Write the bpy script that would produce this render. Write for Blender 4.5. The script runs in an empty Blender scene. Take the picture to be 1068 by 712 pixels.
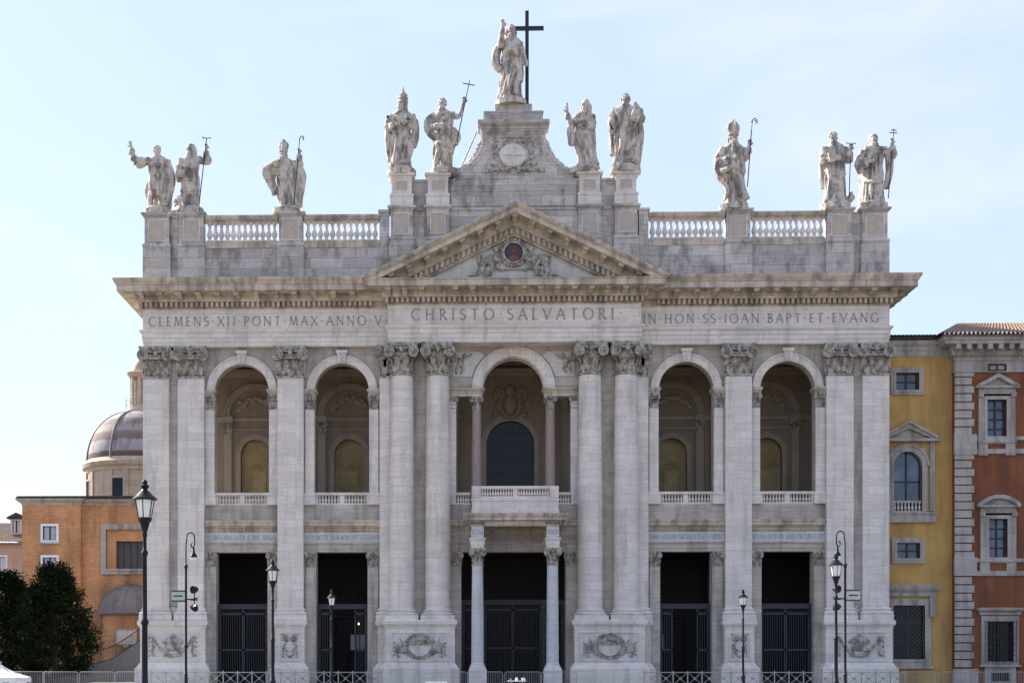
import bpy, math, random
from math import sin, cos, pi, radians, sqrt, atan2
from mathutils import Vector, Matrix, Euler

random.seed(7)
S = bpy.context.scene
C = S.collection

# ---------------------------------------------------------------- camera, sky, sun, exposure
CAMX, CAMD, EYE, YAW, FPX = -4.2, 105.0, 1.7, radians(1.3), 1400.0
cam_d = bpy.data.cameras.new('camera')
cam = bpy.data.objects.new('camera', cam_d); C.objects.link(cam)
cam.location = (CAMX, -CAMD, EYE)
cam.rotation_euler = (radians(90), 0, YAW)
cam_d.sensor_width = 36; cam_d.lens = FPX/1068*36
cam_d.shift_x = 86/1068; cam_d.shift_y = 336/1068
cam_d.clip_start = 0.5; cam_d.clip_end = 6000
S.camera = cam

SUN_DIR = Vector((-0.70, 0.44, 0.56)).normalized()      # towards the sun: behind the church, to the left
w = bpy.data.worlds.new('World'); S.world = w; w.use_nodes = True
nt = w.node_tree; N = nt.nodes; L = nt.links
for n in list(N): N.remove(n)
out = N.new('ShaderNodeOutputWorld'); bg = N.new('ShaderNodeBackground')
sky = N.new('ShaderNodeTexSky'); sky.sky_type = 'NISHITA'; sky.sun_disc = False
sky.sun_elevation = math.asin(SUN_DIR.z)
sky.sun_rotation = atan2(SUN_DIR.x, SUN_DIR.y)
sky.air_density = 1.0; sky.dust_density = 0.6; sky.ozone_density = 1.6
SKY_STRENGTH, SUN_STRENGTH, EXPOSURE = 0.15, 3.4, 1.97
tc = N.new('ShaderNodeTexCoord')
mp = N.new('ShaderNodeMapping'); mp.inputs['Scale'].default_value = (1.0, 1.0, 3.2); mp.inputs['Rotation'].default_value = (0.0, 0.35, 0.3)
L.new(tc.outputs['Generated'], mp.inputs['Vector'])
nz = N.new('ShaderNodeTexNoise'); nz.inputs['Scale'].default_value = 2.6; nz.inputs['Detail'].default_value = 7; nz.inputs['Roughness'].default_value = 0.55
nz.inputs['Distortion'].default_value = 0.6
L.new(mp.outputs['Vector'], nz.inputs['Vector'])
rp = N.new('ShaderNodeValToRGB'); rp.color_ramp.elements[0].position = 0.45; rp.color_ramp.elements[1].position = 0.78
rp.color_ramp.elements[0].color = (0, 0, 0, 1); rp.color_ramp.elements[1].color = (0.8, 0.8, 0.8, 1)
L.new(nz.outputs['Fac'], rp.inputs['Fac'])
veil = N.new('ShaderNodeMix'); veil.data_type = 'RGBA'; veil.inputs[0].default_value = 0.86
veil.inputs[7].default_value = (1.06, 1.24, 1.76, 1)        # even milky veil over the whole sky
L.new(sky.outputs['Color'], veil.inputs[6])
mx = N.new('ShaderNodeMix'); mx.data_type = 'RGBA'
L.new(rp.outputs['Color'], mx.inputs[0]); L.new(veil.outputs[2], mx.inputs[6])
mx.inputs[7].default_value = (1.72, 1.76, 1.84, 1)          # thin high cirrus
L.new(mx.outputs[2], bg.inputs['Color'])
bg.inputs['Strength'].default_value = SKY_STRENGTH
L.new(bg.outputs['Background'], out.inputs['Surface'])

sd = bpy.data.lights.new('sun', 'SUN'); so = bpy.data.objects.new('sun', sd); C.objects.link(so)
sd.energy = SUN_STRENGTH; sd.angle = radians(0.53); sd.color = (1.0, 0.93, 0.82)
so.rotation_euler = SUN_DIR.to_track_quat('Z', 'Y').to_euler()
so.location = (-60, 40, 60)
S.view_settings.view_transform = 'Standard'; S.view_settings.look = 'None'
S.view_settings.exposure = EXPOSURE; S.view_settings.gamma = 1
S.view_settings.use_curve_mapping = False
S.cycles.max_bounces = 6; S.cycles.diffuse_bounces = 4

# ---------------------------------------------------------------- helpers
def AT(px, py, Y):
    """a pixel of the photograph met with the plane at depth Y -> world x, z"""
    u = (px-448)/FPX; v = (692-py)/FPX
    dx = -sin(YAW)+u*cos(YAW); dy = cos(YAW)+u*sin(YAW)
    t = (Y+CAMD)/dy
    return CAMX+t*dx, EYE+t*v
def AX(px, Y): return AT(px, 692, Y)[0]
def AZ(py, Y, px=480): return AT(px, py, Y)[1]

class MB:
    def __init__(s): s.v = []; s.f = []
    def add(s, vs, fs):
        o = len(s.v); s.v += [tuple(p) for p in vs]; s.f += [tuple(i+o for i in f) for f in fs]
    def box(s, x0, x1, y0, y1, z0, z1):
        s.add([(x0,y0,z0),(x1,y0,z0),(x1,y1,z0),(x0,y1,z0),(x0,y0,z1),(x1,y0,z1),(x1,y1,z1),(x0,y1,z1)],
              [(0,3,2,1),(4,5,6,7),(0,1,5,4),(1,2,6,5),(2,3,7,6),(3,0,4,7)])
        return s
    def prism(s, poly, y0, y1):
        """poly: (x,z) counter-clockwise seen from -Y; extruded y0 (front) to y1"""
        n = len(poly)
        vs = [(x,y0,z) for x,z in poly]+[(x,y1,z) for x,z in poly]
        fs = [tuple(range(n)), tuple(range(2*n-1, n-1, -1))]
        for i in range(n):
            j = (i+1) % n
            fs.append((i, i+n, j+n, j))
        s.add(vs, fs); return s
    def prism_z(s, poly, z0, z1):
        n = len(poly)
        vs = [(x,y,z0) for x,y in poly]+[(x,y,z1) for x,y in poly]
        fs = [tuple(range(n-1,-1,-1)), tuple(range(n, 2*n))]
        for i in range(n):
            j = (i+1) % n
            fs.append((i, j, j+n, i+n))
        s.add(vs, fs); return s
    def lathe(s, prof, c=(0,0), n=24, a0=0, a1=2*pi):
        full = abs(a1-a0-2*pi) < 1e-6
        m = n if full else n+1
        vs = []; fs = []
        for r, z in prof:
            for k in range(m):
                a = a0+(a1-a0)*k/n
                vs.append((c[0]+r*cos(a), c[1]+r*sin(a), z))
        for i in range(len(prof)-1):
            for k in range(n):
                k2 = (k+1) % m
                fs.append((i*m+k, i*m+k2, (i+1)*m+k2, (i+1)*m+k))
        if full:
            if prof[0][0] > 1e-4: fs.append(tuple(range(m-1,-1,-1)))
            if prof[-1][0] > 1e-4: fs.append(tuple((len(prof)-1)*m+k for k in range(m)))
        s.add(vs, fs); return s
    def tube(s, pts, rad, n=8, cap=True, squash=None):
        pts = [Vector(p) for p in pts]
        if not isinstance(rad, (list, tuple)): rad = [rad]*len(pts)
        vs = []; fs = []; up = Vector((0.13, 0.31, 0.94))
        prevn = None
        for i, p in enumerate(pts):
            d = (pts[min(i+1, len(pts)-1)]-pts[max(i-1, 0)])
            if d.length < 1e-9: d = Vector((0,0,1))
            d.normalize()
            if prevn is None:
                ref = up if abs(d.dot(up)) < 0.95 else Vector((1,0,0))
                nn = (ref-d*ref.dot(d)).normalized()
            else:
                nn = prevn-d*prevn.dot(d)
                nn = nn.normalized() if nn.length > 1e-6 else Vector((1,0,0))
            prevn = nn; b = d.cross(nn)
            for k in range(n):
                a = 2*pi*k/n
                vs.append(p+(nn*cos(a)+b*sin(a))*rad[i])
        for i in range(len(pts)-1):
            for k in range(n):
                k2 = (k+1) % n
                fs.append((i*n+k, i*n+k2, (i+1)*n+k2, (i+1)*n+k))
        if cap:
            fs.append(tuple(range(n-1,-1,-1))); fs.append(tuple((len(pts)-1)*n+k for k in range(n)))
        s.add(vs, fs); return s
    def ell(s, c, r, rot=None, nu=12, nv=8):
        c = Vector(c); R = Euler(rot).to_matrix() if rot else None
        vs = []; fs = []
        for j in range(1, nv):
            t = pi*j/nv
            for i in range(nu):
                a = 2*pi*i/nu
                p = Vector((r[0]*sin(t)*cos(a), r[1]*sin(t)*sin(a), r[2]*cos(t)))
                if R: p = R@p
                vs.append(c+p)
        top = Vector((0,0,r[2])); top = R@top if R else top
        vs.append(c+top); vs.append(c-top)
        T = len(vs)-2; B = T+1
        for i in range(nu):
            i2 = (i+1) % nu
            fs.append((T, i, i2)); fs.append((B, (nv-2)*nu+i2, (nv-2)*nu+i))
            for j in range(nv-2):
                fs.append((j*nu+i, (j+1)*nu+i, (j+1)*nu+i2, j*nu+i2))
        s.add(vs, fs); return s
    def sweep(s, path, prof):
        """moulding: profile of (outward offset, z) carried along a plan path; outward is to the right of travel"""
        n = len(path); ds = []
        for i in range(n-1):
            d = Vector((path[i+1][0]-path[i][0], path[i+1][1]-path[i][1])); d.normalize(); ds.append(d)
        vs = []; m = len(prof)
        for i in range(n):
            if i == 0: off = Vector((ds[0].y, -ds[0].x))
            elif i == n-1: off = Vector((ds[-1].y, -ds[-1].x))
            else:
                n1 = Vector((ds[i-1].y, -ds[i-1].x)); n2 = Vector((ds[i].y, -ds[i].x))
                off = (n1+n2)/(1+n1.dot(n2))
            for o, z in prof: vs.append((path[i][0]+off.x*o, path[i][1]+off.y*o, z))
        fs = []
        for i in range(n-1):
            for j in range(m-1):
                fs.append((i*m+j, (i+1)*m+j, (i+1)*m+j+1, i*m+j+1))
        fs.append(tuple(range(m-1,-1,-1))); fs.append(tuple((n-1)*m+j for j in range(m)))
        s.add(vs, fs); return s
    def ring(s, cx, zs, r0, r1, y0, y1, n=28, a0=0.0, a1=pi, sx=1.0):
        """arched band in the XZ plane between two radii"""
        vs = []; fs = []
        for k in range(n+1):
            a = a0+(a1-a0)*k/n
            for r, y in ((r0,y0),(r1,y0),(r1,y1),(r0,y1)):
                vs.append((cx+r*sx*cos(a), y, zs+r*sin(a)))
        for k in range(n):
            for q in range(4):
                q2 = (q+1) % 4
                fs.append((k*4+q, (k+1)*4+q, (k+1)*4+q2, k*4+q2))
        fs.append((0,1,2,3)); fs.append((n*4+3,n*4+2,n*4+1,n*4))
        s.add(vs, fs); return s
    def spandrel(s, cx, zs, r, x0, x1, ztop, y0, y1, n=32):
        """wall above an arch: everything from the arch curve up to ztop between x0 and x1"""
        xs = [cx-r*cos(pi*k/n) for k in range(n+1)]
        cols = [(x0, zs)]+[(x, zs+sqrt(max(0, r*r-(x-cx)**2))) for x in xs]+[(x1, zs)]
        vs = []; fs = []
        for x, z in cols: vs += [(x,y0,z),(x,y0,ztop),(x,y1,ztop),(x,y1,z)]
        for k in range(len(cols)-1):
            for q in range(4):
                q2 = (q+1) % 4
                fs.append((k*4+q, k*4+q2, (k+1)*4+q2, (k+1)*4+q))
        s.add(vs, fs); return s
    def build(s, name, mat, parent=None, smooth=False, loc=None):
        me = bpy.data.meshes.new(name); me.from_pydata(s.v, [], s.f)
        me.validate(); me.update()
        o = bpy.data.objects.new(name, me); C.objects.link(o)
        if mat is not None: me.materials.append(mat)
        if parent is not None: o.parent = parent
        if loc is not None: o.location = loc
        fix_normals(me)
        if smooth:
            me.polygons.foreach_set('use_smooth', [True]*len(me.polygons))
            try: me.set_sharp_from_angle(angle=radians(38))
            except Exception: pass
        return o

import bmesh
def fix_normals(me):
    b = bmesh.new(); b.from_mesh(me); bmesh.ops.recalc_face_normals(b, faces=b.faces); b.to_mesh(me); b.free()

def thing(name, label, cat, loc=(0,0,0), rz=0.0, group=None):
    o = bpy.data.objects.new(name, None); C.objects.link(o)
    o.location = loc; o.rotation_euler = (0,0,rz); o.empty_display_size = 0.3
    tag(o, label, cat, group); return o
def tag(o, label, cat, group=None):
    o['label'] = label; o['category'] = cat
    if group: o['group'] = group
    return o
def struct(o): o['kind'] = 'structure'; return o
def copy_part(o, loc, parent=None, scale=None, rot=None):
    c = o.copy(); C.objects.link(c); c.parent = parent if parent is not None else o.parent
    c.location = loc
    if scale: c.scale = scale
    if rot: c.rotation_euler = rot
    for ch in [q for q in bpy.data.objects if q.parent is o]:
        d = ch.copy(); C.objects.link(d); d.parent = c
    return c
def copy_thing(o, loc, label, group=None, rz=None, kids=None):
    c = o.copy(); C.objects.link(c); c.location = loc
    if rz is not None: c.rotation_euler = (0,0,rz)
    c['label'] = label
    if group: c['group'] = group
    for ch in list(o.children):
        d = ch.copy(); C.objects.link(d); d.parent = c
        for g in list(ch.children):
            e = g.copy(); C.objects.link(e); e.parent = d
    return c

# ---------------------------------------------------------------- materials
def new_mat(name):
    m = bpy.data.materials.new(name); m.use_nodes = True
    n = m.node_tree.nodes; b = n.get('Principled BSDF')
    return m, n, m.node_tree.links, b
def simple(name, col, rough=0.6, metal=0.0, var=0.12, scale=3.0, bump=0.0, spec=0.5):
    m, n, l, b = new_mat(name)
    g = n.new('ShaderNodeNewGeometry'); t = n.new('ShaderNodeTexNoise')
    t.inputs['Scale'].default_value = scale; t.inputs['Detail'].default_value = 6
    l.new(g.outputs['Position'], t.inputs['Vector'])
    r = n.new('ShaderNodeMapRange'); r.inputs[1].default_value = 0.25; r.inputs[2].default_value = 0.75
    r.inputs[3].default_value = 1-var; r.inputs[4].default_value = 1+var
    l.new(t.outputs['Fac'], r.inputs[0])
    mu = n.new('ShaderNodeVectorMath'); mu.operation = 'SCALE'; mu.inputs[0].default_value = col[:3]
    l.new(r.outputs[0], mu.inputs['Scale']); l.new(mu.outputs[0], b.inputs['Base Color'])
    b.inputs['Roughness'].default_value = rough; b.inputs['Metallic'].default_value = metal
    b.inputs['Specular IOR Level'].default_value = spec
    if bump:
        bp = n.new('ShaderNodeBump'); bp.inputs['Strength'].default_value = bump; bp.inputs['Distance'].default_value = 0.05
        l.new(t.outputs['Fac'], bp.inputs['Height']); l.new(bp.outputs[0], b.inputs['Normal'])
    return m

def stone(name, base, dark=None, vein=0.16, joint=0.12, bw=1.9, bh=0.62, stain=0.35, stain_col=(0.10,0.095,0.09), stain_cov=0.62, blockvar=0.10, rough=0.8, bump=0.25, coarse=0.0, sscale=(1.3,1.3,0.16)):
    """weathered travertine: bedding veins, ashlar joints, block to block variation, run-off stains"""
    m, n, l, b = new_mat(name)
    g = n.new('ShaderNodeNewGeometry'); sx = n.new('ShaderNodeSeparateXYZ'); l.new(g.outputs['Position'], sx.inputs[0])
    add = n.new('ShaderNodeMath'); add.operation = 'ADD'; l.new(sx.outputs['X'], add.inputs[0]); l.new(sx.outputs['Y'], add.inputs[1])
    cb = n.new('ShaderNodeCombineXYZ'); l.new(add.outputs[0], cb.inputs['X']); l.new(sx.outputs['Z'], cb.inputs['Y'])
    br = n.new('ShaderNodeTexBrick'); l.new(cb.outputs[0], br.inputs['Vector'])
    br.inputs['Scale'].default_value = 1; br.inputs['Brick Width'].default_value = bw; br.inputs['Row Height'].default_value = bh
    br.inputs['Mortar Size'].default_value = 0.014; br.inputs['Mortar Smooth'].default_value = 0.4
    br.inputs['Color1'].default_value = (1-blockvar,)*3+(1,); br.inputs['Color2'].default_value = (1+blockvar,)*3+(1,)
    br.inputs['Mortar'].default_value = (1-joint*2.2,)*3+(1,)
    # veins
    mpv = n.new('ShaderNodeMapping'); mpv.inputs['Scale'].default_value = (0.8, 0.8, 5.5); l.new(g.outputs['Position'], mpv.inputs['Vector'])
    tv = n.new('ShaderNodeTexNoise'); tv.inputs['Scale'].default_value = 1.0; tv.inputs['Detail'].default_value = 8; tv.inputs['Roughness'].default_value = 0.68
    l.new(mpv.outputs[0], tv.inputs['Vector'])
    rv = n.new('ShaderNodeMapRange'); rv.inputs[1].default_value = 0.3; rv.inputs[2].default_value = 0.7; rv.inputs[3].default_value = 1-vein; rv.inputs[4].default_value = 1+vein*0.7
    l.new(tv.outputs['Fac'], rv.inputs[0])
    # big patches
    tp = n.new('ShaderNodeTexNoise'); tp.inputs['Scale'].default_value = 0.35; tp.inputs['Detail'].default_value = 5; l.new(g.outputs['Position'], tp.inputs['Vector'])
    rpz = n.new('ShaderNodeMapRange'); rpz.inputs[1].default_value = 0.3; rpz.inputs[2].default_value = 0.7; rpz.inputs[3].default_value = 0.92; rpz.inputs[4].default_value = 1.07
    l.new(tp.outputs['Fac'], rpz.inputs[0])
    m1 = n.new('ShaderNodeMath'); m1.operation = 'MULTIPLY'; l.new(rv.outputs[0], m1.inputs[0]); l.new(rpz.outputs[0], m1.inputs[1])
    # pits and grain
    tg = n.new('ShaderNodeTexNoise'); tg.inputs['Scale'].default_value = 5.0+coarse*2; tg.inputs['Detail'].default_value = 9; tg.inputs['Roughness'].default_value = 0.75; l.new(g.outputs['Position'], tg.inputs['Vector'])
    rg = n.new('ShaderNodeMapRange'); rg.inputs[1].default_value = 0.3; rg.inputs[2].default_value = 0.6; rg.inputs[3].default_value = 0.86-coarse*0.3; rg.inputs[4].default_value = 1.03
    l.new(tg.outputs['Fac'], rg.inputs[0])
    m2 = n.new('ShaderNodeMath'); m2.operation = 'MULTIPLY'; l.new(m1.outputs[0], m2.inputs[0]); l.new(rg.outputs[0], m2.inputs[1])
    sc = n.new('ShaderNodeVectorMath'); sc.operation = 'SCALE'; sc.inputs[0].default_value = base; l.new(m2.outputs[0], sc.inputs['Scale'])
    mb = n.new('ShaderNodeVectorMath'); mb.operation = 'MULTIPLY'; l.new(sc.outputs[0], mb.inputs[0]); l.new(br.outputs['Color'], mb.inputs[1])
    # run-off stains: noise drawn out vertically
    mps = n.new('ShaderNodeMapping'); mps.inputs['Scale'].default_value = sscale; l.new(g.outputs['Position'], mps.inputs['Vector'])
    ts = n.new('ShaderNodeTexNoise'); ts.inputs['Scale'].default_value = 1.0; ts.inputs['Detail'].default_value = 8; ts.inputs['Roughness'].default_value = 0.6; l.new(mps.outputs[0], ts.inputs['Vector'])
    rs = n.new('ShaderNodeMapRange'); rs.interpolation_type = 'SMOOTHSTEP'; rs.inputs[1].default_value = stain_cov-0.14; rs.inputs[2].default_value = stain_cov+0.1; rs.inputs[3].default_value = 0; rs.inputs[4].default_value = stain
    l.new(ts.outputs['Fac'], rs.inputs[0])
    mt = n.new('ShaderNodeMix'); mt.data_type = 'RGBA'; l.new(rs.outputs[0], mt.inputs[0]); l.new(mb.outputs[0], mt.inputs[6]); mt.inputs[7].default_value = stain_col+(1,)
    l.new(mt.outputs[2], b.inputs['Base Color'])
    b.inputs['Roughness'].default_value = rough; b.inputs['Specular IOR Level'].default_value = 0.25
    bp = n.new('ShaderNodeBump'); bp.inputs['Strength'].default_value = bump; bp.inputs['Distance'].default_value = 0.06
    ad = n.new('ShaderNodeMath'); ad.operation = 'ADD'; l.new(tv.outputs['Fac'], ad.inputs[0]); l.new(tg.outputs['Fac'], ad.inputs[1])
    l.new(ad.outputs[0], bp.inputs['Height']); l.new(bp.outputs[0], b.inputs['Normal'])
    return m

def plaster(name, base, stain_col, stain=0.5, brick=False, cov=0.56):
    m, n, l, b = new_mat(name)
    g = n.new('ShaderNodeNewGeometry')
    t1 = n.new('ShaderNodeTexNoise'); t1.inputs['Scale'].default_value = 0.5; t1.inputs['Detail'].default_value = 8; l.new(g.outputs['Position'], t1.inputs['Vector'])
    r1 = n.new('ShaderNodeMapRange'); r1.inputs[1].default_value = 0.3; r1.inputs[2].default_value = 0.7; r1.inputs[3].default_value = 0.82; r1.inputs[4].default_value = 1.14; l.new(t1.outputs['Fac'], r1.inputs[0])
    sc = n.new('ShaderNodeVectorMath'); sc.operation = 'SCALE'; sc.inputs[0].default_value = base; l.new(r1.outputs[0], sc.inputs['Scale'])
    last = sc.outputs[0]
    if brick:
        sx = n.new('ShaderNodeSeparateXYZ'); l.new(g.outputs['Position'], sx.inputs[0])
        ad = n.new('ShaderNodeMath'); ad.operation = 'ADD'; l.new(sx.outputs['X'], ad.inputs[0]); l.new(sx.outputs['Y'], ad.inputs[1])
        cb = n.new('ShaderNodeCombineXYZ'); l.new(ad.outputs[0], cb.inputs['X']); l.new(sx.outputs['Z'], cb.inputs['Y'])
        br = n.new('ShaderNodeTexBrick'); br.inputs['Scale'].default_value = 1; br.inputs['Brick Width'].default_value = 0.5; br.inputs['Row Height'].default_value = 0.14
        br.inputs['Mortar Size'].default_value = 0.02; br.inputs['Color1'].default_value = (0.82,0.82,0.82,1); br.inputs['Color2'].default_value = (1.12,1.1,1.1,1); br.inputs['Mortar'].default_value = (0.85,0.87,0.9,1)
        l.new(cb.outputs[0], br.inputs['Vector'])
        mm = n.new('ShaderNodeVectorMath'); mm.operation = 'MULTIPLY'; l.new(last, mm.inputs[0]); l.new(br.outputs['Color'], mm.inputs[1]); last = mm.outputs[0]
    mps = n.new('ShaderNodeMapping'); mps.inputs['Scale'].default_value = (0.9, 0.9, 0.14); l.new(g.outputs['Position'], mps.inputs['Vector'])
    ts = n.new('ShaderNodeTexNoise'); ts.inputs['Scale'].default_value = 1.0; ts.inputs['Detail'].default_value = 9; ts.inputs['Roughness'].default_value = 0.62; l.new(mps.outputs[0], ts.inputs['Vector'])
    rs = n.new('ShaderNodeMapRange'); rs.interpolation_type = 'SMOOTHSTEP'; rs.inputs[1].default_value = cov-0.12; rs.inputs[2].default_value = cov+0.14; rs.inputs[3].default_value = 0; rs.inputs[4].default_value = stain
    l.new(ts.outputs['Fac'], rs.inputs[0])
    mt = n.new('ShaderNodeMix'); mt.data_type = 'RGBA'; l.new(rs.outputs[0], mt.inputs[0]); l.new(last, mt.inputs[6]); mt.inputs[7].default_value = stain_col+(1,)
    l.new(mt.outputs[2], b.inputs['Base Color']); b.inputs['Roughness'].default_value = 0.9; b.inputs['Specular IOR Level'].default_value = 0.15
    bp = n.new('ShaderNodeBump'); bp.inputs['Strength'].default_value = 0.2; bp.inputs['Distance'].default_value = 0.04
    l.new(t1.outputs['Fac'], bp.inputs['Height']); l.new(bp.outputs[0], b.inputs['Normal'])
    return m

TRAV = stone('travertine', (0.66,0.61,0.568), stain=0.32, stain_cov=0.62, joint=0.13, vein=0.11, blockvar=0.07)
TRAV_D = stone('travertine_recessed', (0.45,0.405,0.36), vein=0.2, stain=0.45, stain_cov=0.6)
TRAV_W = stone('travertine_weathered', (0.50,0.46,0.43), vein=0.2, joint=0.3, blockvar=0.2, sscale=(1.1,1.1,0.5), bw=2.6, bh=0.8, stain=0.6, stain_cov=0.6, stain_col=(0.055,0.052,0.055), bump=0.5, coarse=0.35)
TRAV_C = stone('travertine_cornice', (0.54,0.465,0.38), vein=0.2, joint=0.05, stain=0.6, stain_cov=0.56, stain_col=(0.10,0.088,0.07))
CARVED = stone('carved_travertine', (0.50,0.46,0.405), vein=0.2, joint=0.0, blockvar=0.0, stain=0.72, stain_cov=0.53, stain_col=(0.07,0.064,0.057), bump=0.6, coarse=0.4, sscale=(3.4,3.4,2.2))
STATUE = stone('statue_travertine', (0.60,0.54,0.48), vein=0.2, joint=0.10, bw=2.6, bh=1.2, blockvar=0.06, stain=0.78, stain_cov=0.555, stain_col=(0.07,0.064,0.062), bump=0.7, coarse=0.5, sscale=(2.1,2.1,0.75))
PANEL = stone('white_marble', (0.58,0.565,0.54), vein=0.12, joint=0, blockvar=0.0, stain=0.3, stain_cov=0.6)
MARBLE = stone('grey_marble_shaft', (0.53,0.535,0.545), vein=0.15, joint=0, blockvar=0.0, stain=0.25, rough=0.45)
GRANITE = stone('pink_granite', (0.33,0.25,0.23), vein=0.1, joint=0, blockvar=0.0, stain=0.1, rough=0.5, coarse=0.3)
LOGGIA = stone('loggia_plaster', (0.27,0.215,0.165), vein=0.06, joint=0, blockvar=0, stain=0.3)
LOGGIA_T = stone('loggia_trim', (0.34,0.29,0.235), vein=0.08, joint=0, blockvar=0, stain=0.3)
NICHE = simple('ochre_niche_plaster', (0.34,0.265,0.14), 0.9, var=0.3, scale=0.8)
NARTHEX = simple('shade_toned_porch_stone', (0.026,0.024,0.023), 0.8)  # deep shade inside the porch put into the colour, stone painted near black
LETTER = simple('incised_lettering', (0.29,0.265,0.245), 0.8)
BLUE_LETTER = simple('blue_mosaic_lettering', (0.25,0.29,0.36), 0.6)
MOSAIC_BAND = stone('white_mosaic', (0.55,0.555,0.555), vein=0.14, joint=0, blockvar=0, stain=0.25)
BRONZE = simple('dark_bronze', (0.014,0.015,0.019), 0.5, 0.3)
BLUE_IRON = simple('blue_grey_painted_iron', (0.013,0.017,0.028), 0.5)
BLACK_IRON = simple('black_painted_iron', (0.006,0.007,0.011), 0.5, 0.0, spec=0.25)
GALV = simple('galvanised_steel', (0.36,0.37,0.38), 0.45, 0.6)
RAIL_IRON = simple('weathered_grey_railing_paint', (0.34,0.32,0.29), 0.6)
LEAD = stone('weathered_lead', (0.20,0.185,0.19), vein=0.1, joint=0, blockvar=0, stain=0.6, stain_col=(0.10,0.065,0.055), rough=0.55)
DARK_GLASS = simple('dark_window_glass', (0.006,0.009,0.014), 0.12, spec=0.22)
SKY_GLASS = simple('pale_reflecting_glass', (0.05,0.08,0.13), 0.06, var=0.75, scale=0.9, spec=0.6)
WINDOW_IRON = simple('dark_window_bars', (0.012,0.013,0.016), 0.5)
WHITE_PAINT = simple('white_paint', (0.72,0.73,0.76), 0.5)
SHUTTER = simple('pale_shutter_paint', (0.50,0.54,0.62), 0.6)
FROSTED = simple('frosted_lantern_glass', (0.72,0.76,0.76), 0.35)
ORANGE = plaster('orange_plaster', (0.50,0.265,0.14), (0.17,0.075,0.045), 0.6, True)
OCHRE = plaster('ochre_plaster', (0.47,0.295,0.105), (0.24,0.145,0.065), 0.55, cov=0.54)
REDWALL = plaster('brick_red_plaster', (0.22,0.085,0.043), (0.11,0.05,0.038), 0.7, cov=0.53)
PINKWALL = plaster('pinkish_plaster', (0.42,0.32,0.26), (0.2,0.15,0.12), 0.4)
TRIM = stone('grey_window_surround', (0.40,0.365,0.335), vein=0.15, joint=0.02, blockvar=0.03, stain=0.55, stain_cov=0.56)
DRUM = stone('drum_travertine', (0.47,0.38,0.29), vein=0.1, joint=0.05, stain=0.4)

# ---------------------------------------------------------------- ground
g = MB(); g.add([(-1500,-1500,0),(1500,-1500,0),(1500,1500,0),(-1500,1500,0)], [(0,1,2,3)])
PAVE = stone('cobbled_piazza', (0.42,0.365,0.295), vein=0.1, joint=0.2, bw=0.12, bh=0.12, blockvar=0.15, stain=0.3, rough=0.85)
struct(g.build('ground', PAVE))
PAVE2 = stone('pale_paving_slabs', (0.36,0.34,0.315), vein=0.1, joint=0.12, bw=1.4, bh=0.7, blockvar=0.08, stain=0.3)
g = MB().box(-36, 36, -9.5, 14, -0.3, 0.12); struct(g.build('pavement', PAVE2))

# ================================================================ BASILICA
BAS = thing('basilica', 'pale travertine basilica facade with giant columns, arched loggia and central pediment', 'church')
def P(mb, name, mat, parent=None, smooth=False): return mb.build(name, mat, parent or BAS, smooth)

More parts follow.
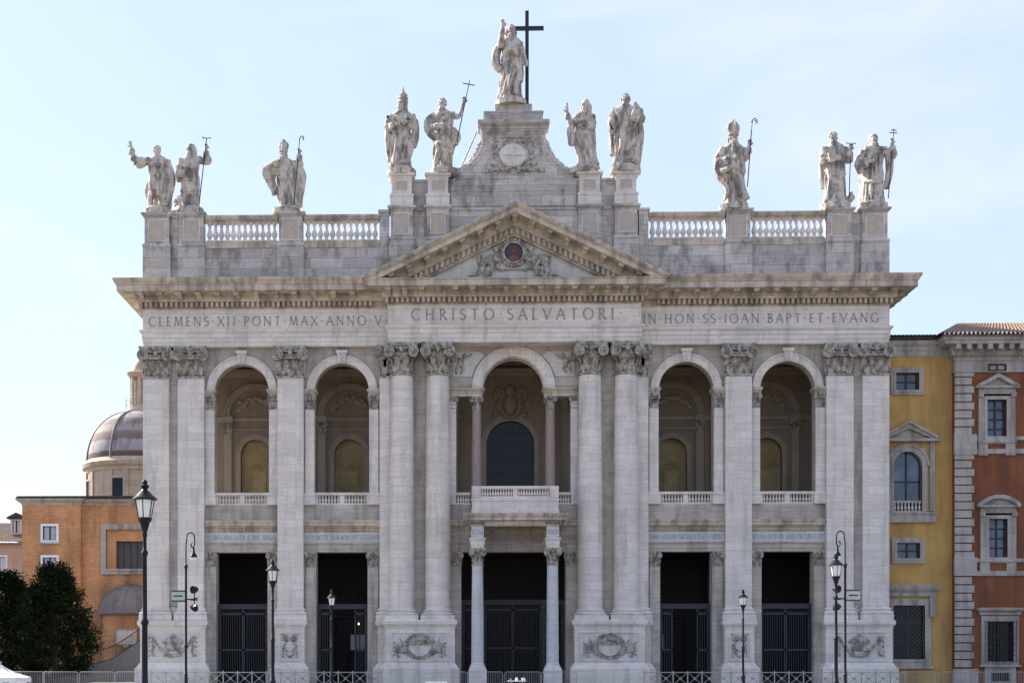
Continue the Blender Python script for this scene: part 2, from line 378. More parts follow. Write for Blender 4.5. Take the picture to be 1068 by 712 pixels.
# ---- Roman inscriptional capitals drawn stroke by stroke
TK, TN = 0.13, 0.078
def _arc(cx, cz, rx, rz, a0, a1, n=14): return [(cx+rx*cos(radians(a0+(a1-a0)*i/n)), cz+rz*sin(radians(a0+(a1-a0)*i/n))) for i in range(n+1)]
GLY = {
 'A': (0.80, [('N',[(0.03,0),(0.40,1)]),('K',[(0.40,1),(0.76,0)]),('N',[(0.17,0.36),(0.62,0.36)])], [(0.03,0),(0.76,0)]),
 'B': (0.62, [('K',[(0.12,0),(0.12,1)]),('A',_arc(0.14,0.76,0.34,0.24,90,-90)),('A',_arc(0.14,0.26,0.42,0.26,90,-90))], [(0.08,0),(0.08,1)]),
 'C': (0.84, [('A',_arc(0.48,0.5,0.42,0.5,48,312,22))], []),
 'D': (0.84, [('K',[(0.12,0),(0.12,1)]),('A',_arc(0.16,0.5,0.60,0.5,90,-90,20))], [(0.08,0),(0.08,1)]),
 'E': (0.54, [('K',[(0.12,0),(0.12,1)]),('N',[(0.12,0.97),(0.48,0.97)]),('N',[(0.12,0.53),(0.42,0.53)]),('N',[(0.12,0.03),(0.50,0.03)])], [(0.08,0),(0.08,1)]),
 'F': (0.52, [('K',[(0.12,0),(0.12,1)]),('N',[(0.12,0.97),(0.48,0.97)]),('N',[(0.12,0.53),(0.42,0.53)])], [(0.08,0),(0.08,1)]),
 'G': (0.86, [('A',_arc(0.48,0.5,0.42,0.5,48,312,22)),('K',[(0.78,0.12),(0.78,0.46)])], [(0.76,0.46)]),
 'H': (0.84, [('K',[(0.13,0),(0.13,1)]),('K',[(0.71,0),(0.71,1)]),('N',[(0.13,0.52),(0.71,0.52)])], [(0.13,0),(0.13,1),(0.71,0),(0.71,1)]),
 'I': (0.30, [('K',[(0.15,0),(0.15,1)])], [(0.15,0),(0.15,1)]),
 'L': (0.54, [('K',[(0.12,0),(0.12,1)]),('N',[(0.12,0.03),(0.52,0.03)])], [(0.10,0),(0.12,1)]),
 'M': (0.98, [('N',[(0.08,0),(0.20,1)]),('K',[(0.20,1),(0.49,0.04)]),('N',[(0.49,0.04),(0.78,1)]),('K',[(0.78,1),(0.90,0)])], [(0.08,0),(0.90,0),(0.18,1),(0.80,1)]),
 'N': (0.86, [('N',[(0.12,0),(0.12,1)]),('K',[(0.12,1),(0.74,0)]),('N',[(0.74,0),(0.74,1)])], [(0.12,0),(0.10,1),(0.74,1)]),
 'O': (0.98, [('A',_arc(0.49,0.5,0.43,0.5,0,360,28))], []),
 'P': (0.60, [('K',[(0.12,0),(0.12,1)]),('A',_arc(0.14,0.73,0.40,0.27,90,-90))], [(0.12,0),(0.08,1)]),
 'Q': (0.98, [('A',_arc(0.49,0.5,0.43,0.5,0,360,28)),('N',[(0.5,0.02),(0.98,-0.2)])], []),
 'R': (0.68, [('K',[(0.12,0),(0.12,1)]),('A',_arc(0.14,0.74,0.36,0.26,90,-90)),('K',[(0.30,0.48),(0.64,0)])], [(0.12,0),(0.08,1),(0.64,0)]),
 'S': (0.56, [('A',_arc(0.28,0.75,0.20,0.23,35,270,14)[:-1]+_arc(0.28,0.26,0.22,0.26,90,-150,14))], []),
 'T': (0.74, [('K',[(0.37,0),(0.37,1)]),('N',[(0.04,0.97),(0.70,0.97)])], [(0.37,0)]),
 'V': (0.80, [('K',[(0.04,1),(0.40,0)]),('N',[(0.40,0),(0.76,1)])], [(0.04,1),(0.76,1)]),
 'X': (0.78, [('K',[(0.06,1),(0.72,0)]),('N',[(0.06,0),(0.72,1)])], [(0.06,1),(0.72,0),(0.06,0),(0.72,1)]),
 '.': (0.30, [('K',[(0.15,0.45),(0.15,0.57)])], []),
 ' ': (0.35, [], []),
}
def lettering(mb, text, x0, x1, z, h, y, d=0.03, heavy=1.0):
    adv = sum(GLY[c][0] for c in text); cx_ = min(1.0, 0.86*(x1-x0)/h/adv); gap = ((x1-x0)/h/cx_-adv)/max(1, len(text)-1)
    x = 0.0
    def quad(p, q, wd):
        dx, dz = q[0]-p[0], q[1]-p[1]; ln = sqrt(dx*dx+dz*dz) or 1; nx, nz_ = -dz/ln*wd/2, dx/ln*wd/2
        poly = [(p[0]-nx,p[1]-nz_),(q[0]-nx,q[1]-nz_),(q[0]+nx,q[1]+nz_),(p[0]+nx,p[1]+nz_)]
        mb.prism([(x0+(x+a)*h*cx_, z+b*h) for a, b in poly], y-d, y)
    for c in text:
        w_, strokes, serifs = GLY[c]
        for kind, pts in strokes:
            if kind == 'A':
                for i in range(len(pts)-1):
                    dx, dz = pts[i+1][0]-pts[i][0], pts[i+1][1]-pts[i][1]; ln = sqrt(dx*dx+dz*dz) or 1
                    quad(pts[i], pts[i+1], (TN+(TK-TN)*abs(dz/ln))*heavy)
            else: quad(pts[0], pts[1], (TK if kind == 'K' else TN)*heavy)
        for sx_, sz_ in serifs: quad((sx_-0.11, abs(sz_-0.02)), (sx_+0.11, abs(sz_-0.02)), 0.045)
        x += w_+gap

# ---- carved ornament
def leaf(mb, x, y, z, ang, wd, ht, curl):
    """acanthus leaf rising from (x,y,z), facing the plan direction ang, its tip curling outwards"""
    ox, oy = cos(ang), sin(ang); tx, ty = -oy, ox
    prof = [(0.02,0.0,0.75),(0.05,0.25,0.85),(0.07,0.5,1.0),(0.12,0.72,0.95),(0.25,0.9,0.85),(0.42,0.98,0.65),(0.5,0.9,0.4)]
    vs = []; fs = []; cols = [-1,-0.55,-0.2,0,0.2,0.55,1]
    for i, (o, zz, ww) in enumerate(prof):
        for c in cols:
            edge = ww*(1-0.16*(i % 2)*(abs(c) > 0.5))
            rel = (0.06 if abs(c) < 0.1 else (0.02 if abs(c) < 0.3 else (0.06 if abs(c) < 0.7 else -0.02)))*wd
            off = o*curl+rel
            vs.append((x+ox*off+tx*c*edge*wd/2, y+oy*off+ty*c*edge*wd/2, z+zz*ht))
    k = len(cols)
    for i in range(len(prof)-1):
        for j in range(k-1): fs.append((i*k+j, i*k+j+1, (i+1)*k+j+1, (i+1)*k+j))
    mb.add(vs, fs)
def spiral(mb, cx, y, cz, R, side, turns=2.4, plane='xz', x=0):
    pts = []; rr = []; n = 44
    for i in range(n+1):
        t = i/n; a = pi/2-side*2*pi*turns*t; r = R*(1-0.86*t)
        if plane == 'xz': pts.append((cx+r*cos(a), y-0.10*t, cz+r*sin(a)))
        else: pts.append((x, cx+r*cos(a), cz+r*sin(a)))
        rr.append(0.088*(1-0.5*t)*R/0.42)
    mb.tube(pts, rr, 6)
def volute(mb, cx, yf, yb, cz, R, side):
    n = 22; poly = [(cx+R*0.93*cos(2*pi*k/n), cz+R*0.93*sin(2*pi*k/n)) for k in range(n)]
    mb.prism(poly, yf+0.12, yb); spiral(mb, cx, yf, cz, R, side)
    mb.ell((cx, yf-0.08, cz), (0.09,0.09,0.09), nu=8, nv=6)
def abacus(mb, hw, yfc, yfm, yb, z0, z1):
    front = [(-hw+2*hw*k/12, yfc+(yfm-yfc)*sin(pi*k/12)) for k in range(13)]
    mb.prism_z(front+[(hw*0.96, yb), (-hw*0.96, yb)], z0, z1)
def pilaster_capital(mb, wd=2.05, h=2.48):
    hw = wd/2
    mb.sweep([(-hw,0.5),(-hw,0),(hw,0),(hw,0.5)], [(-0.05,-0.02),(0.07,0.0),(0.11,0.05),(0.11,0.1),(0.06,0.15),(-0.05,0.16)])
    mb.box(-hw+0.10, hw-0.10, 0.24, 0.5, 0.1, 2.2)
    for x in (-0.70,0.0,0.70): leaf(mb, x, 0.16, 0.15, -pi/2, 0.60, 0.72, 0.72)
    for x in (-0.98,-0.35,0.35,0.98): leaf(mb, x, 0.2, 0.35, -pi/2, 0.46, 1.05, 0.78)
    for s in (-1,1): leaf(mb, s*hw, 0.25, 0.15, 0 if s > 0 else pi, 0.5, 0.8, 0.35)
    mb.box(-hw+0.05, hw-0.05, -0.16, 0.4, 1.5, 1.66)
    for k in range(7): mb.ell((-0.5+k*0.166, -0.2, 1.74), (0.075,0.08,0.12), nu=8, nv=6)
    for s in (-1,1): volute(mb, s*(hw-0.08), -0.30, 0.45, 1.78, 0.46, s)
    mb.tube([(-hw+0.1,-0.22,2.13),(-0.5,-0.2,2.08),(0,-0.2,2.03),(0.5,-0.2,2.08),(hw-0.1,-0.22,2.13)], 0.07, 6)
    abacus(mb, hw+0.24, -0.38, -0.10, 0.5, 2.2, 2.34); abacus(mb, hw+0.27, -0.42, -0.14, 0.5, 2.342, h)
    for k in range(6):
        a = 2*pi*k/6; mb.ell((0.13*cos(a), -0.27, 2.3+0.13*sin(a)), (0.1,0.07,0.1), nu=8, nv=6)
    mb.ell((0,-0.33,2.3), (0.09,0.1,0.09), nu=8, nv=6)
    mb.ell((0,-0.26,1.95), (0.16,0.14,0.2), nu=10, nv=7)
def column_capital(mb, r=0.88, h=2.48):
    mb.lathe([(r,-0.02),(r+0.09,0.02),(r+0.11,0.08),(r+0.07,0.14),(r-0.12,0.16),(r-0.16,0.7),(r-0.12,1.3),(r+0.1,1.55),(r+0.12,1.7),(r-0.1,1.8),(r-0.1,2.2)], n=28)
    for k in range(8): a = -pi/2+2*pi*k/8; leaf(mb, (r-0.1)*cos(a), (r-0.1)*sin(a), 0.14, a, 0.58, 0.72, 0.70)
    for k in range(8): a = -pi/2+pi/8+2*pi*k/8; leaf(mb, (r-0.1)*cos(a), (r-0.1)*sin(a), 0.35, a, 0.48, 1.05, 0.80)
    for k in range(24): a = 2*pi*k/24; mb.ell(((r+0.14)*cos(a), (r+0.14)*sin(a), 1.66), (0.08,0.08,0.12), nu=6, nv=5)
    for s in (-1,1): volute(mb, s*0.9, -1.14, 0.5, 1.78, 0.42, s)
    mb.tube([(-0.9,-1.12,2.13),(-0.45,-1.08,2.08),(0,-1.06,2.03),(0.45,-1.08,2.08),(0.9,-1.12,2.13)], 0.07, 6)
    abacus(mb, 1.24, -1.28, -0.98, 0.8, 2.2, 2.34); abacus(mb, 1.27, -1.32, -1.02, 0.8, 2.342, h)
    for k in range(6):
        a = 2*pi*k/6; mb.ell((0.13*cos(a), -1.12, 2.3+0.13*sin(a)), (0.1,0.07,0.1), nu=8, nv=6)
    mb.ell((0,-1.18,2.3), (0.09,0.1,0.09), nu=8, nv=6); mb.ell((0,-1.1,1.95), (0.16,0.14,0.2), nu=10, nv=7)

# ---- giant order: pilasters and columns
CAP_Z, ARCH_Z = 24.1, 26.58
pcap = None; ccap = None
def base_profile(z0, z1, e=0.0):
    d = z1-z0
    return [(-0.1,z0),(0.27+e,z0),(0.27+e,z0+0.42*d),(0.20,z0+0.44*d),(0.26,z0+0.52*d),(0.26,z0+0.60*d),(0.18,z0+0.67*d),(0.08,z0+0.70*d),(0.07,z0+0.78*d),(0.14,z0+0.84*d),(0.12,z0+0.92*d),(0.02,z0+0.96*d),(0.0,z1),(-0.1,z1+0.01)]
def pilaster(x0, x1, y0=0.0, yb=0.36, zb=5.12, cap=True):
    global pcap
    mb = MB().box(x0, x1, y0, yb, 6.0, CAP_Z)
    o = P(mb, 'pilaster', TRAV)
    b = MB(); b.sweep([(x0,yb),(x0,y0),(x1,y0),(x1,yb)], base_profile(zb, 6.1)); P(b, 'base', TRAV, o)
    if cap:
        if pcap is None:
            m = MB(); pilaster_capital(m); pcap = P(m, 'capital', CARVED, o, True)
            pcap.location = ((x0+x1)/2, y0, CAP_Z)
        else: copy_part(pcap, ((x0+x1)/2, y0, CAP_Z), o)
    return o
for s in (-1, 1):
    for a, b_ in ((24.3,26.38),(27.08,29.12),(16.48,18.52)):
        pilaster(*(sorted((s*a, s*b_))))
    pilaster(*(sorted((s*8.35, s*10.5))), y0=0.1)
def giant_column(x):
    global ccap
    m = MB(); pr = []
    for k in range(15):
        t = k/14; r = 0.985-0.115*(max(0, t-0.25)/0.75)**1.6; pr.append((r, 6.0+t*(CAP_Z-6.0)))
    m.lathe(pr, c=(x,-0.1), n=40); o = P(m, 'column', TRAV, None, True)
    b = MB(); b.box(x-1.32, x+1.32, -1.42, 0.5, 5.1, 5.46)
    b.lathe([(1.28,5.462),(1.32,5.52),(1.32,5.62),(1.26,5.68),(1.12,5.70),(1.08,5.76),(1.14,5.80),(1.16,5.86),(1.10,5.92),(1.0,5.94),(0.99,6.02)], c=(x,-0.1), n=40)
    P(b, 'base', TRAV, o, True)
    if ccap is None:
        m = MB(); column_capital(m); ccap = P(m, 'capital', CARVED, o, True); ccap.location = (x,-0.1,CAP_Z)
    else: copy_part(ccap, (x,-0.1,CAP_Z), o)
for x in (-8.74,-5.93,5.93,8.74): giant_column(x)

# ---- walls behind the order
for s in (-1, 1):
    for a, b_ in ((24.26,29.0),(16.44,18.56),(5.0,10.46)):
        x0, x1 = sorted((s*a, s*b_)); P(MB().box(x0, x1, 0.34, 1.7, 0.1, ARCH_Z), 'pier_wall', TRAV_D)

# ---- pedestals
def pedestal(x0, x1, yf, name='pedestal'):
    m = MB(); m.box(x0, x1, yf, 0.5, 0.3, 4.72)
    m.sweep([(x0,0.5),(x0,yf),(x1,yf),(x1,0.5)], [(-0.2,4.5),(0.04,4.52),(0.06,4.62),(0.16,4.72),(0.2,4.82),(0.2,5.0),(0.12,5.1),(-0.6,5.11)])
    m.sweep([(x0,0.5),(x0,yf),(x1,yf),(x1,0.5)], [(-0.1,0.1),(0.36,0.1),(0.36,1.35),(0.30,1.4),(0.22,1.5),(0.08,1.72),(0.03,1.8),(-0.1,1.82)])
    return P(m, name, TRAV)
def frame(mb, x0, x1, z0, z1, y, t=0.09, d=0.06):
    mb.box(x0-t, x1+t, y-d, y, z0-t, z0); mb.box(x0-t, x1+t, y-d, y, z1, z1+t)
    mb.box(x0-t, x0, y-d, y, z0, z1); mb.box(x1, x1+t, y-d, y, z0, z1)
def leaflet(mb, p, q, wd, y, bulge=0.07):
    p = Vector((p[0],0,p[1])); q = Vector((q[0],0,q[1])); d = (q-p); mid = p+d*0.5
    mb.ell((mid.x, y, mid.z), (d.length/2, bulge, wd/2), rot=(0, -atan2(d.z, d.x), 0), nu=8, nv=6)
def relief_wreath(mb, cx, z0, z1, y, hw):
    cz = (z0+z1)/2; R = (z1-z0)*0.47
    for k in range(30):
        a = 2*pi*k/30; mb.ell((cx+R*1.14*cos(a), y-0.03, cz+R*sin(a)), (0.13,0.1,0.11), nu=7, nv=5)
    mb.tube([(cx+R*0.94*cos(2*pi*k/30), y-0.05, cz+R*0.82*sin(2*pi*k/30)) for k in range(31)], 0.05, 6)
    for k in range(9):     # canopy of carved drapery at the head of the medallion
        t = -1+k/4; mb.ell((cx+t*R*0.62, y-0.07, cz+R*(0.52-0.28*t*t)+0.07*(k % 2)), (0.13,0.1,0.12), nu=7, nv=5)
        if k % 2: mb.ell((cx+t*R*0.5, y-0.06, cz+R*0.22), (0.08,0.08,0.14), nu=7, nv=5)
    for s in (-1,1):
        for k in range(7):
            t = k/6; bx = cx+s*(R*0.95+0.05+0.2*t); bz = z0+0.22+t*0.3
            a = radians(80-72*t); ln = 1.5-0.25*t if k % 2 else 1.25-0.2*t
            tip = (cx+s*min(hw-0.08, (R*0.95+0.05+0.2*t)+ln*cos(a)*1.0), min(z1-0.05, bz+ln*sin(a)*1.05))
            leaflet(mb, (bx, bz), tip, 0.17, y-0.03, 0.09)
        cxs, czs = cx+s*(hw-0.42), z0+0.3
        mb.tube([(cxs+s*(0.3-0.08*k)*cos(k*0.9), y-0.04, czs+(0.26-0.03*k)*sin(k*0.9)) for k in range(8)], 0.05, 6)
def relief_garland(mb, cx, z0, z1, y, hw):
    cz = (z0+z1)/2; H = z1-z0
    for s in (-1,1):
        mb.tube([(cx+s*(hw*0.78-t/12*(hw*0.78)), y-0.05, z0+H*(0.86-0.72*sin(t/12*pi/2)**0.8)) for t in range(13)], [0.07+0.07*sin(pi*t/24) for t in range(13)], 7)
        for k in range(8): mb.ell((cx+s*hw*0.8+0.06*sin(k*2), y-0.05, z0+H*(0.84-0.095*k)), (0.13-0.005*k,0.09,0.13), nu=7, nv=5)
        for k in range(5): leaflet(mb, (cx+s*hw*0.9, z0+H*(0.9-0.17*k)), (cx+s*(hw*0.97+0.04*(k % 2)), z0+H*(0.78-0.17*k)), 0.11, y-0.02, 0.05)
        for k in range(4): leaflet(mb, (cx+s*0.12, cz+0.1*k-0.2), (cx+s*(0.7-0.06*k), cz+0.16*k-0.1), 0.17, y-0.05)
        mb.ell((cx+s*0.42, y-0.06, cz-0.28), (0.2,0.09,0.13), nu=8, nv=6)
        mb.tube([(cx-s*0.45, y-0.09, cz-0.4), (cx+s*0.5, y-0.09, cz+0.42)], 0.045, 6)
    mb.prism([(cx-0.85,cz+0.35),(cx+0.85,cz+0.35),(cx+0.7,cz+0.52),(cx,z1-0.06),(cx-0.7,cz+0.52)], y-0.11, y)
    for k in range(7): mb.ell((cx-0.72+0.24*k, y-0.07, cz+0.3), (0.1,0.08,0.1), nu=7, nv=5)
    mb.ell((cx, y-0.04, cz-0.02), (0.34,0.1,0.4))
    for k in range(9): mb.ell((cx-0.6+0.15*k, y-0.07, z0+H*0.16+0.04*(k % 2)), (0.1,0.09,0.1), nu=7, nv=5)
def relief_masks(mb, cx, z0, z1, y, hw):
    H = z1-z0
    for s in (-1,1):
        mb.ell((cx+s*hw*0.36, y-0.08, z0+H*0.78), (0.15,0.12,0.19))
        for k in range(7): a = 2*pi*k/7; mb.ell((cx+s*hw*0.42+0.2*cos(a), y-0.04, z0+H*0.8+0.2*sin(a)), (0.1,0.08,0.1), nu=7, nv=5)
        leaflet(mb, (cx+s*hw*0.2, z0+H*0.9), (cx+s*hw*0.9, z0+H*0.96), 0.16, y-0.03)
        leaflet(mb, (cx+s*hw*0.4, z0+H*0.62), (cx+s*hw*0.85, z0+H*0.5), 0.16, y-0.03)
        mb.tube([(cx+s*(hw*0.55*cos(t/10*pi/2)), y-0.05, z0+H*(0.5-0.38*sin(t/10*pi/2))) for t in range(11)], 0.065, 6)
        for k in range(4): mb.ell((cx+s*hw*0.72, y-0.03, z0+H*(0.42-0.1*k)), (0.07,0.06,0.09), nu=7, nv=5)
        leaflet(mb, (cx+s*hw*0.1, z0+H*0.3), (cx+s*hw*0.45, z0+H*0.42), 0.13, y-0.03)
    mb.ell((cx, y-0.05, z0+H*0.12), (0.14,0.08,0.11))
def relief(ped, fn, cx, hw, yf, z0=2.05, z1=4.1):
    m = MB().box(cx-hw, cx+hw, yf-0.02, yf+0.1, z0, z1); pn = P(m, 'relief_panel', PANEL, ped)
    m = MB(); frame(m, cx-hw, cx+hw, z0, z1, yf, 0.1, 0.07); P(m, 'panel_frame', TRAV, ped)
    m = MB(); fn(m, cx, z0, z1, yf-0.02, hw); P(m, 'relief_carving', CARVED, ped, True)
for s in (-1, 1):
    p = pedestal(*sorted((s*24.15, s*29.28)), -0.3); relief(p, relief_garland, s*26.7, 1.95, -0.3)
    p = pedestal(*sorted((s*16.36, s*18.64)), -0.3); relief(p, relief_masks, s*17.5, 0.75, -0.3)
    p = pedestal(*sorted((s*4.6, s*10.02)), -1.5); relief(p, relief_wreath, s*7.3, 2.15, -1.5)
    p = pedestal(*sorted((s*8.5, s*10.62)), -0.15)
    m = MB(); 
    x0, x1 = sorted((s*10.12, s*10.5)); frame(m, x0, x1, 2.05, 4.1, -0.15, 0.05, 0.05); P(m, 'panel_frame', TRAV, p)
# hanging stone urns in the gap between the paired pilasters' bases
for s in (-1, 1):
    m = MB(); m.lathe([(0.02,5.0),(0.16,5.05),(0.08,5.2),(0.12,5.5),(0.3,5.7),(0.34,5.9),(0.3,6.15),(0.1,6.2)], c=(s*26.73,0.1), n=14); P(m, 'stone_urn', CARVED, None, True)

# ---- side bays
scap = None
def small_capital(x0, x1, yf, z0, z1, parent, deep=0.3):
    """the big capital's carving reused at the scale of the minor order"""
    wd = x1-x0
    return copy_part(pcap, ((x0+x1)/2, yf, z0), parent, scale=(wd/2.15, 0.42, (z1-z0)/2.48))
INS = {-21.4: 'DOGMATE PAPALI DATVR AC SIMVL IMPERIALI', -13.5: 'QVOD SIM CVNCTARVM MATER CAPVT ECCLESIARVM',
       13.5: 'NOMINE SANXERVNT CVM CVNCTA PERACTA FVERVNT', 21.4: 'NOSTRA QVOD HEC AEDES TIBI CHRISTE SIT'}
baluster_small = None
def balusters(parent, x0, x1, y, z0, z1, n, kind, axis='x'):
    global baluster_small
    for k in range(n):
        x = x0+(x1-x0)*(k+0.5)/n
        if baluster_small is None:
            m = MB(); m.box(-0.13,0.13,-0.13,0.13,0,0.07)
            m.lathe([(0.07,0.07),(0.09,0.12),(0.06,0.16),(0.10,0.24),(0.135,0.34),(0.12,0.45),(0.075,0.6),(0.06,0.72),(0.06,0.78),(0.09,0.82),(0.065,0.86),(0.08,0.92)], n=10)
            m.box(-0.12,0.12,-0.12,0.12,0.92,1.0)
            baluster_small = P(m, 'baluster', TRAV, parent, True); o = baluster_small
            o.location = (x,y,z0); o.scale = (1,1,z1-z0)
        else: o = copy_part(baluster_small, (x,y,z0), parent, scale=(1,1,z1-z0))
        if kind == 'big': o.scale = (1.72,1.72,z1-z0)
        elif kind == 'thin': o.scale = (0.78,0.78,z1-z0)
def bay(cx, x0, x1):
    R = 2.15
    m = MB(); m.spandrel(cx, 23.2, R, x0, x1, ARCH_Z+0.02, 0.6, 1.6)
    m.box(x0, cx-R, 0.6, 1.6, 14.2, 23.2); m.box(cx+R, x1, 0.6, 1.6, 14.2, 23.2)
    m.box(x0, x1, 0.56, 1.6, 12.9, 14.2)
    m.box(x0, x1, 0.545, 0.6, 13.9, 14.06)
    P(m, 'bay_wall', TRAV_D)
    m = MB(); m.ring(cx, 23.2, R, R+0.5, 0.44, 0.62, 36); m.ring(cx, 23.2, R+0.5, R+0.62, 0.38, 0.62, 36); m.ring(cx, 23.2, R-0.03, R+0.22, 0.48, 0.62, 36)
    P(m, 'archivolt', TRAV, None, True)
    m = MB(); m.prism([(cx-0.24,25.3),(cx+0.24,25.3),(cx+0.36,26.1),(cx-0.36,26.1)], 0.22, 0.7); m.box(cx-0.44, cx+0.44, 0.16, 0.7, 26.1, 26.32)
    m.tube([(cx-0.1,0.2,25.35),(cx-0.13,0.18,26.05)], 0.05, 6); m.tube([(cx+0.1,0.2,25.35),(cx+0.13,0.18,26.05)], 0.05, 6)
    P(m, 'keystone', TRAV, None)
    for s in (-1, 1):
        a, b_ = sorted((cx+s*(R+0.01), cx+s*(R+0.74)))
        m = MB().box(a, b_, 0.42, 0.62, 15.2, 21.75)
        m.sweep([(a,0.62),(a,0.42),(b_,0.42),(b_,0.62)], [(-0.05,14.2),(0.12,14.2),(0.12,14.75),(0.06,14.85),(0.1,15.0),(0.0,15.2)])
        o = P(m, 'minor_pilaster', TRAV)
        m = MB(); m.sweep([(a-0.0,1.6),(a,0.42),(b_,0.42),(b_,1.6)] , [(-0.1,22.88),(0.04,22.9),(0.06,23.0),(0.14,23.08),(0.18,23.2),(0.18,23.3),(-0.1,23.31)]); P(m, 'impost', TRAV_C, o)
        small_capital(a, b_, 0.42, 21.72, 22.9, o)
    # loggia balustrade
    m = MB(); a, b_ = cx-R, cx+R
    m.box(a, b_, 0.62, 1.0, 14.2, 14.34); m.box(a, b_, 0.6, 1.02, 15.02, 15.2)
    for x in (a+0.06, cx, b_-0.06): m.box(x-0.2, x+0.2, 0.66, 0.96, 14.34, 15.02)
    o = P(m, 'loggia_balustrade', TRAV)
    balusters(o, a+0.26, cx-0.2, 0.81, 14.34, 15.02, 7, 'thin'); balusters(o, cx+0.2, b_-0.26, 0.81, 14.34, 15.02, 7, 'thin')
    # lower entablature
    m = MB(); m.sweep([(x0,0.6),(x1,0.6)], [(-1.0,12.04),(0.1,12.05),(0.1,12.12),(0.16,12.14),(0.16,12.36),(0.22,12.42),(0.24,12.5),(0.42,12.54),(0.42,12.74),(0.46,12.78),(0.52,12.92),(0.52,12.98),(-0.2,13.02)])
    k = x0+0.1
    while k < x1-0.1: m.box(k, k+0.12, 0.36, 0.5, 12.15, 12.35); k += 0.22
    P(m, 'lower_cornice', TRAV_C)
    m = MB().box(x0, x1, 0.5, 1.6, 11.28, 12.05); fr = P(m, 'lower_frieze', MOSAIC_BAND)
    m = MB(); m.sweep([(x0,0.6),(x1,0.6)], [(-1.0,10.5),(0.06,10.5),(0.06,10.75),(0.1,10.76),(0.1,11.05),(0.18,11.15),(0.2,11.27),(-1.0,11.275)]); P(m, 'lower_architrave', TRAV_D)
    m = MB(); lettering(m, INS[cx], x0+0.12, x1-0.12, 11.46, 0.38, 0.5, 0.02, 1.0); P(m, 'inscription', BLUE_LETTER, fr)
    # lower jambs
    for s in (-1, 1):
        a, b_ = sorted((cx+s*2.02, (x0 if s < 0 else x1)))
        m = MB().box(a, b_, 0.6, 1.7, 0.1, 10.5); a2, b2 = sorted((cx+s*2.04, cx+s*2.86)); m.box(a2, b2, 0.46, 0.62, 0.9, 9.4); m.box(a2-0.08, b2+0.08, 0.38, 0.62, 0.1, 0.9)
        o = P(m, 'door_jamb', TRAV_D); small_capital(a2, b2, 0.46, 9.35, 10.5, o)
for cx, x0, x1 in ((-21.4,-24.27,-18.55),(-13.5,-16.45,-10.45),(13.5,10.45,16.45),(21.4,18.55,24.27)): bay(cx, x0, x1)

# ---- gates of the side bays and of the centre
def gate(x0, x1, z0, z1, y, leaves=2, open_leaf=None, transom=True, mat=BLUE_IRON):
    m = MB(); m.box(x0, x1, y-0.1, y+0.1, z1-0.3, z1); m.box(x0, x1, y-0.14, y+0.05, z1-0.02, z1+0.1)
    m.box(x0, x0+0.16, y-0.1, y+0.1, z0, z1-0.3); m.box(x1-0.16, x1, y-0.1, y+0.1, z0, z1-0.3)
    o = P(m, 'iron_gate', mat)
    wd = (x1-x0-0.32)/leaves
    for i in range(leaves):
        if open_leaf is not None and i in open_leaf: continue
        a = x0+0.16+i*wd; b_ = a+wd
        q = MB()
        for z in (z0+0.05, z0+(z1-z0)*0.42, z1-0.75): q.box(a+0.02, b_-0.02, y-0.05, y+0.05, z, z+0.14)
        q.box(a+0.02, a+0.12, y-0.05, y+0.05, z0, z1-0.34); q.box(b_-0.12, b_-0.02, y-0.05, y+0.05, z0, z1-0.34)
        n = int((wd-0.24)/0.17)
        for k in range(1, n):
            x = a+0.12+(wd-0.24)*k/n; q.box(x-0.022, x+0.022, y-0.03, y+0.03, z0+0.1, z1-0.4)
        P(q, 'gate_leaf', mat, o)
    return o
gate(-23.42, -19.38, 0.15, 6.35, 1.25)
gate(19.38, 23.42, 0.15, 6.35, 1.25)
def half_open_gate(cx, side):
    x0, x1 = cx-2.02, cx+2.02; y = 1.25
    o = gate(x0, x1, 0.15, 6.35, y, 4, [1,2] if True else None)
    return o
half_open_gate(-13.5, 1); half_open_gate(13.5, -1)

# ---- central bay: serliana above, porch with balcony below
X0, X1 = -5.02, 5.02
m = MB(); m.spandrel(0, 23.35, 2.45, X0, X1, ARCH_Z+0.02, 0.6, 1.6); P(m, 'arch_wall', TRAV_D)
P(MB().box(X0, X1, 0.58, 1.6, 12.9, 14.2), 'parapet', TRAV_D)
m = MB(); m.ring(0, 23.35, 2.45, 3.1, 0.42, 0.62, 40); m.ring(0, 23.35, 3.1, 3.24, 0.34, 0.62, 40); m.ring(0, 23.35, 2.42, 2.72, 0.48, 0.62, 40)
for k in range(15):
    a = pi*(k+0.5)/15; c_, s_ = cos(a), sin(a); mt_ = []
    # coffers of the intrados, raised frames across the depth
    m.tube([(2.41*c_, 0.7, 23.35+2.41*s_), (2.41*c_, 1.55, 23.35+2.41*s_)], 0.05, 4)
m.ring(0, 23.35, 2.36, 2.46, 0.62, 0.76, 40); m.ring(0, 23.35, 2.36, 2.46, 1.46, 1.6, 40)
P(m, 'archivolt', TRAV, None, True)
m = MB(); m.prism([(-0.26,25.75),(0.26,25.75),(0.36,26.4),(-0.36,26.4)], 0.2, 0.7); m.tube([(-0.1,0.2,25.8),(-0.12,0.18,26.35)], 0.05, 6); m.tube([(0.1,0.2,25.8),(0.12,0.18,26.35)], 0.05, 6); P(m, 'keystone', TRAV)
